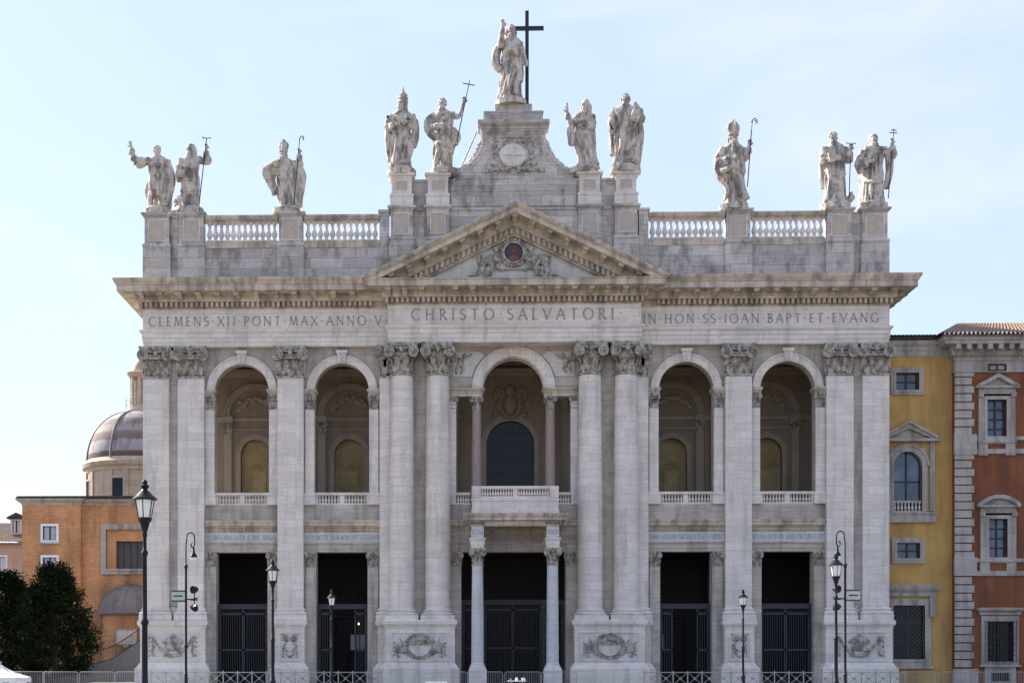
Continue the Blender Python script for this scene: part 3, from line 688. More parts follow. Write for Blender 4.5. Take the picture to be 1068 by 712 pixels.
for s in (-1, 1):
    a, b_ = sorted((s*2.45, s*5.0)); m = MB().box(a, b_, 0.5, 1.6, 22.72, 23.345)
    m.sweep([(a,1.6),(a,0.5),(b_,0.5),(b_,1.6)], [(-0.1,22.7),(0.03,22.7),(0.03,22.95),(0.08,22.97),(0.08,23.1),(0.2,23.2),(0.22,23.34),(-0.1,23.35)])
    P(m, 'minor_entablature', TRAV_C)
    # carved spandrel panel with a winged putto
    m = MB(); zt = 26.2
    pts = [(s*3.5, 24.3), (s*4.75, 24.3), (s*4.75, zt), (s*2.55, zt)]
    arc = []
    for k in range(9):
        aa = atan2(zt-23.35, 2.55)+(atan2(24.3-23.35, 3.5)-atan2(zt-23.35, 2.55))*k/8
        arc.append((s*3.4*cos(aa), 23.35+3.4*sin(aa)))
    poly = arc+[(s*4.75,24.3),(s*4.75,zt),(s*2.6,zt)]
    if s > 0: poly = poly[::-1]
    m.prism(poly, 0.53, 0.62); p = P(m, 'spandrel_panel', PANEL)
    m = MB(); ox = s*4.15
    m.ell((ox,0.48,25.4), (0.26,0.16,0.36), rot=(0,s*0.5,0)); m.ell((ox-s*0.3,0.46,25.9), (0.16,0.14,0.17))
    m.tube([(ox-s*0.1,0.46,25.6),(ox-s*0.5,0.44,25.7),(ox-s*0.85,0.45,26.0)], [0.11,0.09,0.07], 7)
    m.tube([(ox,0.46,25.2),(ox-s*0.22,0.42,24.85),(ox+s*0.0,0.46,24.5)], [0.15,0.12,0.07], 7)
    m.tube([(ox+s*0.1,0.46,25.2),(ox+s*0.3,0.42,24.9),(ox+s*0.35,0.46,24.45)], [0.14,0.11,0.07], 7)
    for k in range(5): leaflet(m, (ox+s*0.1,25.55), (ox+s*(0.45+0.03*k),26.15-0.2*k), 0.16, 0.5, 0.06)
    P(m, 'carved_putto', CARVED, p, True)
    a, b_ = sorted((s*4.5, s*5.05)); m = MB().box(a, b_, 0.5, 1.6, 14.2, 22.7); o = P(m, 'minor_pilaster', TRAV); small_capital(a-0.05, b_+0.05, 0.5, 21.75, 22.72, o)
    m = MB(); m.lathe([(0.5,14.2),(0.5,15.1),(0.44,15.15),(0.5,15.25),(0.42,15.4),(0.40,15.5),(0.39,18.0),(0.345,21.72)], c=(s*2.9,0.95), n=24); o = P(m, 'serliana_column', GRANITE, None, True)
    copy_part(ccap, (s*2.9,0.95,21.7), o, scale=(0.40,0.40,1.03/2.48))
# lower entablature of the central bay
m = MB(); m.sweep([(X0,0.6),(X1,0.6)], [(-1.0,12.04),(0.1,12.05),(0.16,12.14),(0.16,12.36),(0.24,12.5),(0.42,12.54),(0.42,12.74),(0.52,12.92),(0.52,12.98),(-0.2,13.02)])
k = X0+0.1
while k < X1-0.1: m.box(k, k+0.12, 0.36, 0.5, 12.15, 12.35); k += 0.22
P(m, 'lower_cornice', TRAV_C)
fr = P(MB().box(X0, X1, 0.5, 1.6, 11.28, 12.05), 'lower_frieze', TRAV_D)
m = MB(); m.sweep([(X0,0.6),(X1,0.6)], [(-1.0,10.5),(0.06,10.5),(0.06,10.75),(0.1,10.76),(0.1,11.05),(0.18,11.15),(0.2,11.27),(-1.0,11.275)]); P(m, 'lower_architrave', TRAV_D)
m = MB(); lettering(m, 'HINC SALVATORIS CELESTIA REGNA DATORIS', X0+0.15, X1-0.15, 11.46, 0.4, 0.5, 0.02, 1.0); P(m, 'inscription', LETTER, fr)
for s in (-1, 1):
    a, b_ = sorted((s*4.1, s*5.02)); m = MB().box(a, b_, 0.5, 1.7, 0.1, 9.4); o = P(m, 'door_jamb', TRAV_D); m2 = small_capital(a-0.02, b_+0.02, 0.5, 9.35, 10.5, o); P(MB().box(a, b_, 0.6, 1.7, 9.4, 10.5), 'jamb_head', TRAV_D, o)
# porch columns with their entablature blocks
YP = -2.35
PORCH = []
for s in (-1, 1):
    x = s*2.86
    m = MB(); pr = [(0.475-0.06*(k/10)**1.5, 1.75+k/10*(9.25-1.75)) for k in range(11)]
    m.lathe(pr, c=(x,YP), n=28); o = P(m, 'porch_column', MARBLE, None, True)
    m = MB(); m.box(x-0.68, x+0.68, YP-0.68, YP+0.68, 0.1, 1.3); m.box(x-0.62, x+0.62, YP-0.62, YP+0.62, 1.3, 1.42); m.lathe([(0.6,1.42),(0.62,1.5),(0.55,1.58),(0.5,1.6),(0.54,1.68),(0.48,1.76)], c=(x,YP), n=24); P(m, 'base', TRAV, o, True)
    copy_part(ccap, (x,YP,9.22), o, scale=(0.5,0.5,1.3/2.48))
    m = MB(); m.box(x-0.46, x+0.46, YP-0.46, 0.7, 10.5, 12.2)
    m.sweep([(x-0.46,0.7),(x-0.46,YP-0.46),(x+0.46,YP-0.46),(x+0.46,0.7)], [(-0.1,10.5),(0.03,10.5),(0.03,10.75),(0.07,10.76),(0.07,11.05),(0.16,11.18),(0.16,11.27),(-0.05,11.28)])
    bl = P(m, 'porch_entablature', TRAV)
    m = MB().box(x-0.47, x+0.47, YP-0.485, YP-0.4, 11.32, 12.1); pl = P(m, 'mosaic_tablet', MOSAIC_BAND, bl)
    m = MB(); lettering(m, 'REGNA' if s < 0 else 'NOSTR', x-0.4, x+0.4, 11.55, 0.34, YP-0.485, 0.02, 1.0); P(m, 'inscription', BLUE_LETTER, bl)
# porch cornice and balcony
m = MB()
zc0 = 12.18
pth = [(-3.34,0.4),(-3.34,YP-0.5),(3.34,YP-0.5),(3.34,0.4)]
m.sweep(pth, [(-0.5,zc0),(0.02,zc0),(0.05,zc0+0.08),(0.12,zc0+0.1),(0.12,zc0+0.3),(0.25,zc0+0.36),(0.5,zc0+0.42),(0.5,zc0+0.62),(0.56,zc0+0.66),(0.64,zc0+0.84),(0.64,zc0+0.92),(-0.6,zc0+0.98)])
for s in (-1, 1):
    k = 2.38
    while k < 3.35: m.box(s*k-0.05, s*k+0.05, YP-0.62, YP-0.5, zc0+0.12, zc0+0.29); k += 0.19
P(m, 'porch_cornice', TRAV_C)
m = MB()       # soffit slab, coved between the two blocks
m.box(-3.3, 3.3, YP-0.48, 0.5, zc0+0.55, zc0+0.9)
n = 14; cove = []
for k in range(n+1):
    t = k/n; x = -2.4+4.8*t; cove.append((x, zc0+0.02+0.5*min(1, (1-abs(2*t-1))*4)**0.6))
m.prism([(-2.41,zc0+0.6)]+cove+[(2.41,zc0+0.6)], YP-0.44, 0.52)
k = -2.0
while k < 2.0: m.box(k, k+0.13, 0.28, 0.52, zc0+0.0, zc0+0.2); k += 0.24
P(m, 'porch_soffit', TRAV_C)
m = MB(); m.box(-3.28, 3.28, YP-0.5, 0.55, 13.17, 14.26)
m.box(-3.33, 3.33, YP-0.55, 0.55, 13.17, 13.42); m.box(-3.34, 3.34, YP-0.56, 0.55, 14.1, 14.27)
m.box(-3.32, 3.32, YP-0.52, 0.3, 15.05, 15.22) if False else None
for a, b_, c_, d_ in ((-3.3,3.3,YP-0.52,YP-0.18),(-3.3,-2.96,YP-0.18,0.5),(2.96,3.3,YP-0.18,0.5)): m.box(a, b_, c_, d_, 15.03, 15.22); m.box(a, b_, c_+0.03, d_-0.03, 14.27, 14.4)
for x in (-2.95, 2.95):
    m.box(x-0.34, x+0.34, YP-0.56, YP-0.14, 14.4, 15.03); m.ring(x, 14.72, 0.14, 0.22, YP-0.61, YP-0.55, 16, 0, 2*pi)
m.box(-0.17, 0.17, YP-0.5, YP-0.2, 14.4, 15.03)
o = P(m, 'balcony', TRAV)
balusters(o, -2.6, -0.17, YP-0.35, 14.4, 15.03, 12, 'thin'); balusters(o, 0.17, 2.6, YP-0.35, 14.4, 15.03, 12, 'thin')
for s in (-1, 1):
    a, b_ = sorted((s*3.36, s*4.5)); m = MB(); m.box(a, b_, 0.66, 1.0, 15.0, 15.18); m.box(a, b_, 0.66, 1.0, 14.2, 14.34); o = P(m, 'loggia_balustrade', TRAV); balusters(o, a+0.05, b_-0.05, 0.83, 14.34, 15.0, 5, 'thin')
gate(-2.35, 2.35, 0.15, 6.7, 1.9, 2, mat=BRONZE)
gate(-4.1, -2.35, 0.15, 6.7, 1.9, 1, mat=BLUE_IRON); gate(2.35, 4.1, 0.15, 6.7, 1.9, 1, mat=BLUE_IRON)

# ---- loggia interior
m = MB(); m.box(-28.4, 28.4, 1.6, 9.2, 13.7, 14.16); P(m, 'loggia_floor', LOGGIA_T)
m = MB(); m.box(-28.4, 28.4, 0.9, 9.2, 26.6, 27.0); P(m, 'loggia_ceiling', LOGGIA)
bw = MB(); tr = MB(); niche = MB()
YB = 7.6
bays = [(-21.4,1.25,19.3),(-13.5,1.25,19.3),(0,2.0,20.05),(13.5,1.25,19.3),(21.4,1.25,19.3)]
edges = [-28.4,-17.45,-8.0,8.0,17.45,28.4]
for i, (cx, r, zs) in enumerate(bays):
    a, b_ = edges[i], edges[i+1]
    bw.spandrel(cx, zs, r, a, b_, 26.6, YB, YB+0.6); bw.box(a, cx-r, YB, YB+0.6, 14.1, zs); bw.box(cx+r, b_, YB, YB+0.6, 14.1, zs)
    tr.ring(cx, zs, r, r+0.42, YB-0.08, YB+0.02, 28); tr.ring(cx, zs, r+0.3, r+0.46, YB-0.12, YB+0.02, 28)
    for s in (-1, 1): tr.box(*sorted((cx+s*r, cx+s*(r+0.4))), YB-0.08, YB+0.02, 14.1, zs)
    if cx:
        tr.ring(cx, 22.55, 2.15, 2.6, YB-0.16, YB+0.02, 30); tr.ring(cx, 22.55, 2.5, 2.68, YB-0.22, YB+0.02, 30)
        for s in (-1, 1):
            x = cx+s*2.3; tr.box(x-0.32, x+0.32, YB-0.25, YB+0.02, 14.1, 21.0); tr.box(x-0.42, x+0.42, YB-0.34, YB+0.02, 22.0, 22.5); tr.box(x-0.4, x+0.4, YB-0.32, YB+0.02, 14.1, 15.0)
            c = copy_part(pcap, (x, YB-0.25, 21.0), BAS, scale=(0.32,0.4,1.0/2.48)); c.name = 'loggia_capital'
            tr.box(*sorted((cx+s*2.7, (a if s < 0 else b_))), YB-0.16, YB+0.02, 22.0, 22.42)
        tr.box(cx-2.0, cx+2.0, YB-0.12, YB+0.02, 21.3, 21.45); tr.box(cx-2.0, cx+2.0, YB-0.16, YB+0.02, 22.05, 22.35)
        P(MB().box(cx-r-0.2, cx+r+0.2, YB+0.62, YB+0.9, 14.1, zs+r+0.3), 'niche', NICHE)
    else:
        tr.ring(0, 22.6, 4.4, 4.9, YB-0.2, YB+0.02, 36)
        for s in (-1,1): tr.box(*sorted((s*4.4, s*5.0)), YB-0.25, YB+0.02, 14.1, 22.2); tr.box(*sorted((s*4.2, s*7.9)), YB-0.3, YB+0.02, 22.2, 22.6)
tr.box(-28.3, 28.3, YB-0.5, YB+0.01, 26.0, 26.35); tr.box(-28.3, 28.3, YB-0.3, YB+0.01, 25.75, 26.0)
for x in (-17.45,-8.0,8.0,17.45):      # transverse ribs and responds
    tr.box(x-0.55, x+0.55, YB-0.5, YB+0.02, 14.1, 26.5); tr.box(x-0.55, x+0.55, 1.55, 2.1, 14.1, 26.5); tr.box(x-0.5, x+0.5, 1.9, YB-0.2, 25.4, 26.58)
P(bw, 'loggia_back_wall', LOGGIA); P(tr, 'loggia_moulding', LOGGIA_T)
m = MB(); 
for cx, r, zs in bays:
    if cx:
        m = MB()
        m.ring(cx+0.1, 18.0, 0.55, 0.72, YB+0.55, YB+0.63, 20); m.box(cx-0.62, cx-0.45, YB+0.55, YB+0.63, 14.2, 18.0); m.box(cx+0.65, cx+0.82, YB+0.55, YB+0.63, 14.2, 18.0)
        for k in range(7): a = pi*(k+0.5)/7; m.tube([(cx+0.1,YB+0.58,18.0),(cx+0.1+0.5*cos(a),YB+0.6,18.0+0.5*sin(a))], 0.05, 5)
        P(m, 'niche_door_surround', NICHE)
# reliefs in the big lunettes, and the arms over the central window
rnd = random.Random(3)
for cx, r, zs in bays:
    if cx:
        m = MB()
        for k in range(16): a = pi*(0.12+0.76*k/15); m.ell((cx+1.5*cos(a)+rnd.uniform(-.1,.1), YB-0.05, 22.7+1.2*sin(a)+rnd.uniform(-.2,.2)), (0.25,0.15,0.2), rot=(0,rnd.uniform(-1,1),0), nu=8, nv=6)
        P(m, 'lunette_carving', LOGGIA_T, None, True)
m = MB()
m.ell((0,YB-0.15,23.4), (0.55,0.2,0.85)); m.tube([(-0.75,YB-0.2,23.9),(-0.85,YB-0.2,23.0),(-0.4,YB-0.2,22.3),(0.4,YB-0.2,22.3),(0.85,YB-0.2,23.0),(0.75,YB-0.2,23.9)], 0.17, 7)
m.ell((0,YB-0.3,24.5), (0.4,0.25,0.5)); 
for s in (-1,1):
    m.tube([(s*0.4,YB-0.25,24.3),(s*1.0,YB-0.25,24.7),(s*1.35,YB-0.2,24.3),(s*1.2,YB-0.2,23.6)], [0.14,0.18,0.16,0.1], 7)
    for k in range(4): m.ell((s*(0.9+0.12*k),YB-0.15,23.6-0.35*k), (0.22,0.15,0.2), nu=8, nv=6)
P(m, 'carved_arms', LOGGIA, None, True)
# great window on the back wall of the central loggia
m = MB(); r, zs = 2.0, 20.05; poly = [(-r,14.2),(r,14.2)]+[(r*cos(pi*k/24), zs+r*sin(pi*k/24)) for k in range(25)]
m.prism(poly, YB+0.3, YB+0.36); wn = P(m, 'arched_window', DARK_GLASS)
m = MB()
for k in range(1, 7):
    x = -r+2*r*k/7; h = zs+sqrt(max(0, r*r-x*x)); wd = 0.035 if k not in (3,4) else 0.06; m.box(x-wd/2, x+wd/2, YB+0.2, YB+0.3, 14.2, h)
for z in (15.4,16.6,17.8,19.0,20.1,21.1): q = r if z < zs else sqrt(max(0, r*r-(z-zs)**2)); m.box(-q, q, YB+0.22, YB+0.28, z-0.03, z+0.03)
P(m, 'glazing_bars', simple('grey_blue_glazing_bars', (0.035,0.042,0.055), 0.6), wn)
# ends of the loggia: the left end stands open to the south, the right one is walled
m = MB(); m.box(28.4, 29.0, 1.7, 14, 0.1, 31.3); m.box(-29.0, -28.4, 1.7, 14, 0.1, 14.2); m.box(-29.0, -28.4, 1.7, 14, 24.6, 31.3); m.box(-29.0, -28.4, 7.0, 14, 14.2, 24.6); m.box(-29.0, -28.4, 1.7, 2.4, 14.2, 24.6)
P(m, 'flank_wall', TRAV)
# ---- lower porch interior
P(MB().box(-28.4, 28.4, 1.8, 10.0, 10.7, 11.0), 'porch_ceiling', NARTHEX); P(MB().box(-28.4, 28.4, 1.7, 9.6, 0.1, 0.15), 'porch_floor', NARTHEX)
m = MB(); m.box(-28.4, 28.4, 9.6, 10.0, 0.1, 10.7)
for x in (-17.5,-8,8,17.5): m.box(x-0.9, x+0.9, 8.8, 9.6, 0.1, 10.0); m.box(x-0.8, x+0.8, 1.8, 9.6, 9.9, 10.72)
for z in (6.5, 8.3): m.box(-28.4, 28.4, 9.3, 9.62, z, z+0.35)
for cx in (-21.4,-13.5,13.5,21.4): frame(m, cx-1.4, cx+1.4, 0.2, 5.6, 9.6, 0.4, 0.3); frame(m, cx-1.0, cx+1.0, 7.0, 8.1, 9.6, 0.15, 0.12)
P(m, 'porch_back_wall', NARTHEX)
# glazed inner doors seen through the two open gates, a small lamp hanging by each
GLOW = bpy.data.materials.new('lamp_bulb'); GLOW.use_nodes = True
gb = GLOW.node_tree.nodes['Principled BSDF']; gb.inputs['Emission Color'].default_value = (1,0.8,0.5,1); gb.inputs['Emission Strength'].default_value = 0.9; gb.inputs['Base Color'].default_value = (0.9,0.8,0.6,1)
PALE_GLASS = simple('daylit_door_glass', (0.34,0.42,0.50), 0.2)
for cx, px in ((-13.5,-12.9),(13.5,12.4)):
    m = MB()
    for a, b_ in ((px-0.62,px-0.2),(px-0.1,px+0.12),(px+0.22,px+0.62)): m.box(a, b_, 9.1, 9.15, 2.9, 4.2)
    d = P(m, 'glazed_door', PALE_GLASS); m = MB(); frame(m, px-0.7, px+0.7, 0.2, 4.3, 9.16, 0.12, 0.1); m.box(px-0.7, px+0.7, 9.05, 9.12, 2.7, 2.82); P(m, 'door_frame', NARTHEX, d)
    m = MB(); m.ell((px+0.1,8.6,5.1), (0.08,0.08,0.1)); l_ = P(m, 'porch_lamp', GLOW, None, True); m = MB(); m.tube([(px+0.1,8.6,5.2),(px+0.1,8.6,9.9)], 0.012, 5); P(m, 'chain', BLACK_IRON, l_)
# ---- body of the building above and behind
m = MB(); m.box(-28.4, 28.4, 1.0, 14, 27.0, 31.25); P(m, 'attic_block', TRAV_W)
m = MB(); m.box(-20, 20, 14, 95, 0.1, 27.5); m.prism([(-20.6,27.5),(20.6,27.5),(0,33.5)], 14.0, 95.5); P(m, 'nave', PINKWALL)

# ---- main entablature
PATH_L = [(-29.1,14),(-29.1,0),(-9.76,0)]; PATH_R = [(9.76,0),(29.1,0),(29.1,14)]; PATH_C = [(-9.75,0.8),(-9.75,-1.0),(9.75,-1.0),(9.75,0.8)]
PATHS = [(PATH_L,0.0),(PATH_R,0.0),(PATH_C,0.006)]
ARCHP = [(-1.7,26.58),(0.0,26.58),(0.0,26.92),(0.05,26.94),(0.05,27.28),(0.1,27.3),(0.1,27.58),(0.15,27.62),(0.26,27.74),(0.26,27.88),(-0.6,27.9)]
for pth, e in PATHS:
    m = MB(); m.sweep(pth, [(o, z+e) for o, z in ARCHP]); P(m, 'architrave', TRAV)
m = MB()
for pth, e in PATHS: m.sweep(pth, [(-0.6,27.86+e),(0.03,27.87+e),(0.03,29.5+e),(-0.6,29.52+e)])
for a, b_ in ((-28.7,-10.1),(10.1,28.7)): pass
FRZ = P(m, 'frieze', TRAV)
m = MB()
lettering(m, 'CLEMENS.XII.PONT.MAX.ANNO.V.', AX(155,0), AX(404,0), 28.22, 0.70, -0.032)
lettering(m, 'CHRISTO.SALVATORI.', AX(429,-1), AX(649,-1), 28.32, 0.84, -1.032)
lettering(m, 'IN.HON.SS.IOAN.BAPT.ET.EVANG.', AX(670.5,0), AX(922,0), 28.22, 0.70, -0.032)
P(m, 'inscription', LETTER, FRZ)
CORN = [(-0.6,29.5),(0.05,29.48),(0.12,29.52),(0.14,29.58),(0.03,29.59),(0.03,30.0),(0.42,30.02),(0.48,30.1),(0.5,30.14),(0.5,30.52),(1.68,30.55),(1.68,30.98),(1.74,31.0),(1.76,31.06),(1.82,31.16),(1.90,31.28),(1.94,31.40),(1.95,31.50),(-1.2,31.62)]
CORN_C = [(-0.6,29.5),(0.05,29.48),(0.12,29.52),(0.14,29.58),(0.03,29.59),(0.03,30.0),(0.42,30.02),(0.48,30.1),(0.5,30.14),(0.5,30.52),(1.68,30.55),(1.68,30.98),(1.74,31.0),(1.78,31.1),(-0.6,31.14)]
def dentils(mb, x0, x1, yface, z0=29.62, z1=29.99, step=0.4, wd=0.215):
    n = int(round((x1-x0)/step))
    for k in range(n):
        x = x0+(x1-x0)*(k+0.5)/n; mb.box(x-wd/2, x+wd/2, yface-0.40, yface+0.05, z0, z1)
modil = None
def modillion(parent, loc, rz=0.0, ry=0.0):
    global modil
    if modil is None:
        m = MB(); h = 0.2
        pr = [(0.0,-0.02),(-1.0,-0.02),(-1.02,-0.12),(-0.98,-0.22),(-0.86,-0.24),(-0.7,-0.2),(-0.4,-0.24),(-0.2,-0.36),(0.0,-0.42)]
        n = len(pr); vs = [(-h,y,z) for y,z in pr]+[(h,y,z) for y,z in pr]
        m.add(vs, [tuple(range(n)), tuple(range(2*n-1,n-1,-1))]+[(i,i+n,(i+1)%n+n,(i+1)%n) for i in range(n)])
        m.box(-0.26,0.26,-1.1,0.0,-0.06,0.0)
        m.tube([(-0.21,-0.95,-0.14),(0.21,-0.95,-0.14)], 0.1, 8)
        modil = P(m, 'modillion', TRAV_C, parent); o = modil; o.location = loc
    else: o = copy_part(modil, loc, parent)
    o.rotation_euler = (0, ry, rz)
    return o
corn_obj = {}
for pth, e, key, pr in ((PATH_L,0.0,'L',CORN),(PATH_R,0.0,'R',CORN),(PATH_C,0.006,'C',CORN_C)):
    m = MB(); m.sweep(pth, [(o, z+e) for o, z in pr]); corn_obj[key] = P(m, 'cornice', TRAV_C)
for s, key in ((-1,'L'),(1,'R')):
    m = MB(); dentils(m, *sorted((s*11.0, s*29.4)), 0.0); y = 0.2
    while y < 13.5: m.box(*sorted((s*29.05, s*29.5)), y, y+0.215, 29.62, 29.99); y += 0.4
    P(m, 'dentil_course', TRAV_C, corn_obj[key])
m = MB(); dentils(m, -10.05, 10.05, -1.0, 29.626, 29.996); P(m, 'dentil_course', TRAV_C, corn_obj['C'])
for s, key in ((-1,'L'),(1,'R')):
    for k in range(12): modillion(corn_obj[key], (s*(29.05-1.5*k), -0.48, 30.54))
    for k in range(9): modillion(corn_obj[key], (s*29.58, 0.4+1.5*k, 30.54), rz=-s*pi/2 if s < 0 else pi/2)
for k in range(16): modillion(corn_obj['C'], (-9.75+1.3*k, -1.48, 30.546))

# ---- pediment
PA, PS, PZ = 36.85, 0.4807, 31.12
def band(mb, a, b_, y0, y1, xe=None):
    for s in (-1, 1):
        xa = (PA-a-PZ)/PS; xb = (PA-b_-PZ)/PS
        if xe: xa = min(xa, xe); xb = min(xb, xe)
        poly = [(-xa, PA-a-PS*xa), (-xb, PA-b_-PS*xb), (0, PA-b_), (0, PA-a)]
        if s > 0: poly = [(-x, z) for x, z in poly][::-1]
        mb.prism(poly, y0, y1)
m = MB()
band(m, 0.0, 0.12, -2.95, 0.3, 11.72); band(m, 0.12, 0.26, -2.88, 0.3, 11.66); band(m, 0.26, 0.34, -2.78, 0.3, 11.6); band(m, 0.34, 0.74, -2.7, 0.3)
band(m, 0.74, 1.34, -1.5, 0.3); band(m, 1.34, 1.42, -1.46, 0.3); band(m, 1.42, 1.98, -1.2, 0.3); band(m, 1.98, 2.1, -1.22, 0.3)
RAK = P(m, 'raking_cornice', TRAV_C)
m = MB(); n = 22
for s in (-1, 1):
    x = 0.12
    while PA-1.92-PS*(x+0.25) > PZ:
        z0 = PA-1.92; z1 = PA-1.45; xx = x; xw = x+0.23
        poly = [(-xw, z0-PS*xw), (-xx, z0-PS*xx), (-xx, z1-PS*xx), (-xw, z1-PS*xw)]
        if s > 0: poly = [(-p, q) for p, q in poly][::-1]
        m.prism(poly, -1.42, -1.19); x += 0.41
P(m, 'raking_dentils', TRAV_C, RAK)
ang = math.atan(PS)
modillion(RAK, (0,-1.48,PA-0.75))
for s in (-1, 1):
    for k in range(1, 8):
        x = s*1.36*k; modillion(RAK, (x,-1.48,PA-0.73-PS*abs(x)), ry=s*ang)
m = MB(); m.prism([(-(PA-2.0-PZ)/PS,PZ),((PA-2.0-PZ)/PS,PZ),(0,PA-2.0)], -0.85, 0.3); TYM = P(m, 'tympanum', PANEL)
mc = (-0.05, 33.5)
m = MB(); m.ring(mc[0], mc[1], 0.72, 0.86, -1.12, -0.84, 32, 0, 2*pi); m.ring(mc[0], mc[1], 0.86, 1.02, -1.0, -0.84, 32, 0, 2*pi)
for k in range(22): a = 2*pi*k/22; m.ell((mc[0]+1.03*cos(a), -0.98, mc[1]+1.03*sin(a)), (0.15,0.12,0.13), nu=8, nv=6)
for s in (-1,1):
    m.tube([(mc[0]+s*0.95,-0.95,mc[1]-0.5),(mc[0]+s*1.3,-0.98,mc[1]-1.1),(mc[0]+s*0.8,-0.95,mc[1]-1.35)], 0.12, 7)
m.tube([(mc[0]-1.9,-0.9,mc[1]-1.3),(mc[0],-0.9,mc[1]-1.28),(mc[0]+1.9,-0.9,mc[1]-1.3)], 0.06, 6)
P(m, 'medallion_frame', CARVED, TYM, True)
m = MB(); n = 28; m.prism([(mc[0]+0.73*cos(2*pi*k/n), mc[1]+0.73*sin(2*pi*k/n)) for k in range(n)], -0.95, -0.84); P(m, 'mosaic_medallion', simple('dark_blue_mosaic', (0.035,0.032,0.05), 0.5, var=0.4, scale=14), TYM)
RUST = simple('red_gold_mosaic', (0.15,0.062,0.042), 0.5, var=0.4, scale=14)
m = MB(); m.ell((mc[0],-0.97,mc[1]-0.42), (0.42,0.05,0.3)); m.ring(mc[0], mc[1]+0.12, 0.29, 0.35, -0.985, -0.94, 24, 0, 2*pi); m.ell((mc[0],-0.98,mc[1]+0.12), (0.19,0.06,0.24)); P(m, 'mosaic_bust', RUST, TYM, True)

# ---- attic parapet with balustrade and pedestals
for s in (-1, 1):
    m = MB(); m.box(*sorted((s*9.6, s*29.0)), 0.35, 1.0, 31.3, 34.62); m.box(*sorted((s*28.4, s*29.0)), 0.9, 14, 31.25, 36.6); m.box(*sorted((s*28.3, s*29.1)), 1.1, 14, 36.6, 36.95)
    P(m, 'attic_wall', TRAV_W)
def attic_pedestal(x0, x1, z0, zm, z1, y0=0.0, yb=1.2, mat=None, inset=0.12):
    m = MB(); m.box(x0-0.04, x1+0.04, y0, yb, z0, zm); m.box(x0+0.08, x1-0.08, y0+0.1, yb-0.1, zm, z1-0.3)
    q = [(x0+0.08,yb-0.1),(x0+0.08,y0+0.1),(x1-0.08,y0+0.1),(x1-0.08,yb-0.1)]
    m.sweep(q, [(-0.3,zm),(0.16,zm),(0.16,zm+0.1),(0.06,zm+0.24),(-0.05,zm+0.26)])
    m.sweep(q+[q[0]], [(-0.3,z1-0.34),(0.02,z1-0.34),(0.06,z1-0.26),(0.2,z1-0.2),(0.24,z1-0.14),(0.24,z1-0.02),(-0.6,z1)])
    o = P(m, 'attic_pedestal', mat or TRAV_W)
    if z1-zm > 1.8:
        f = MB(); frame(f, x0+0.42, x1-0.42, zm+0.5, z1-0.62, y0+0.1, 0.07, 0.05); P(f, 'panel_frame', TRAV, o)
        P(MB().box(x0+0.44, x1-0.44, y0+0.08, y0+0.2, zm+0.52, z1-0.64), 'panel', simple('buff_panel_stone', (0.42,0.35,0.27), 0.85) if 'buff' not in globals() else buff, o)
    return o
buff = simple('buff_panel_stone', (0.42,0.36,0.31), 0.85)
for s in (-1, 1):
    for a, b_ in ((24.3,26.35),(27.0,29.1),(16.5,18.5)): attic_pedestal(*sorted((s*a, s*b_)), 31.3, 34.5, 37.15)
    m = MB().box(*sorted((s*26.3, s*27.1)), 0.5, 1.1, 31.3, 36.95); P(m, 'attic_wall', TRAV_W)
    for a, b_ in ((18.5,24.3),(10.55,16.5)):
        x0, x1 = sorted((s*a, s*b_)); m = MB()
        m.box(x0, x1, 0.3, 1.05, 34.4, 34.85); m.box(x0, x1, 0.42, 0.95, 34.85, 34.98); m.box(x0, x1, 0.4, 0.95, 36.5, 36.66); m.box(x0, x1, 0.28, 1.06, 36.66, 36.8); m.box(x0, x1, 0.22, 1.1, 36.8, 36.98)
        o = P(m, 'attic_balustrade', TRAV_C); balusters(o, x0+0.1, x1-0.1, 0.68, 34.98, 36.5, 12, 'big')
    m = MB().box(*sorted((s*9.78, s*10.52)), 0.25, 1.1, 31.3, 37.1); m.box(*sorted((s*9.72, s*10.62)), 0.15, 1.2, 37.1, 37.3); P(m, 'attic_pier', TRAV_W)
# central attic: two stages of pedestals against a wall
m = MB(); m.box(-9.6, 9.6, 0.5, 2.2, 31.2, 37.3); m.box(-9.65, 9.65, 0.42, 2.25, 37.3, 37.52); m.box(-9.4, 9.4, 0.55, 2.1, 37.52, 39.55); m.box(-9.45, 9.45, 0.48, 2.15, 39.55, 39.75)
m.box(-4.9, 4.9, 0.40, 2.2, 37.56, 39.6); m.box(-4.92, 4.92, 0.36, 2.2, 38.75, 38.85)
P(m, 'central_attic_wall', TRAV_W)
for s in (-1, 1):
    for a, b_ in ((4.98,6.88),(7.82,9.72)):
        x0, x1 = sorted((s*a, s*b_)); attic_pedestal(x0, x1, 31.25, 34.9, 37.56, 0.0, 2.0)
        attic_pedestal(x0+0.08, x1-0.08, 37.56, 38.3, 40.12, 0.05, 1.9, TRAV)
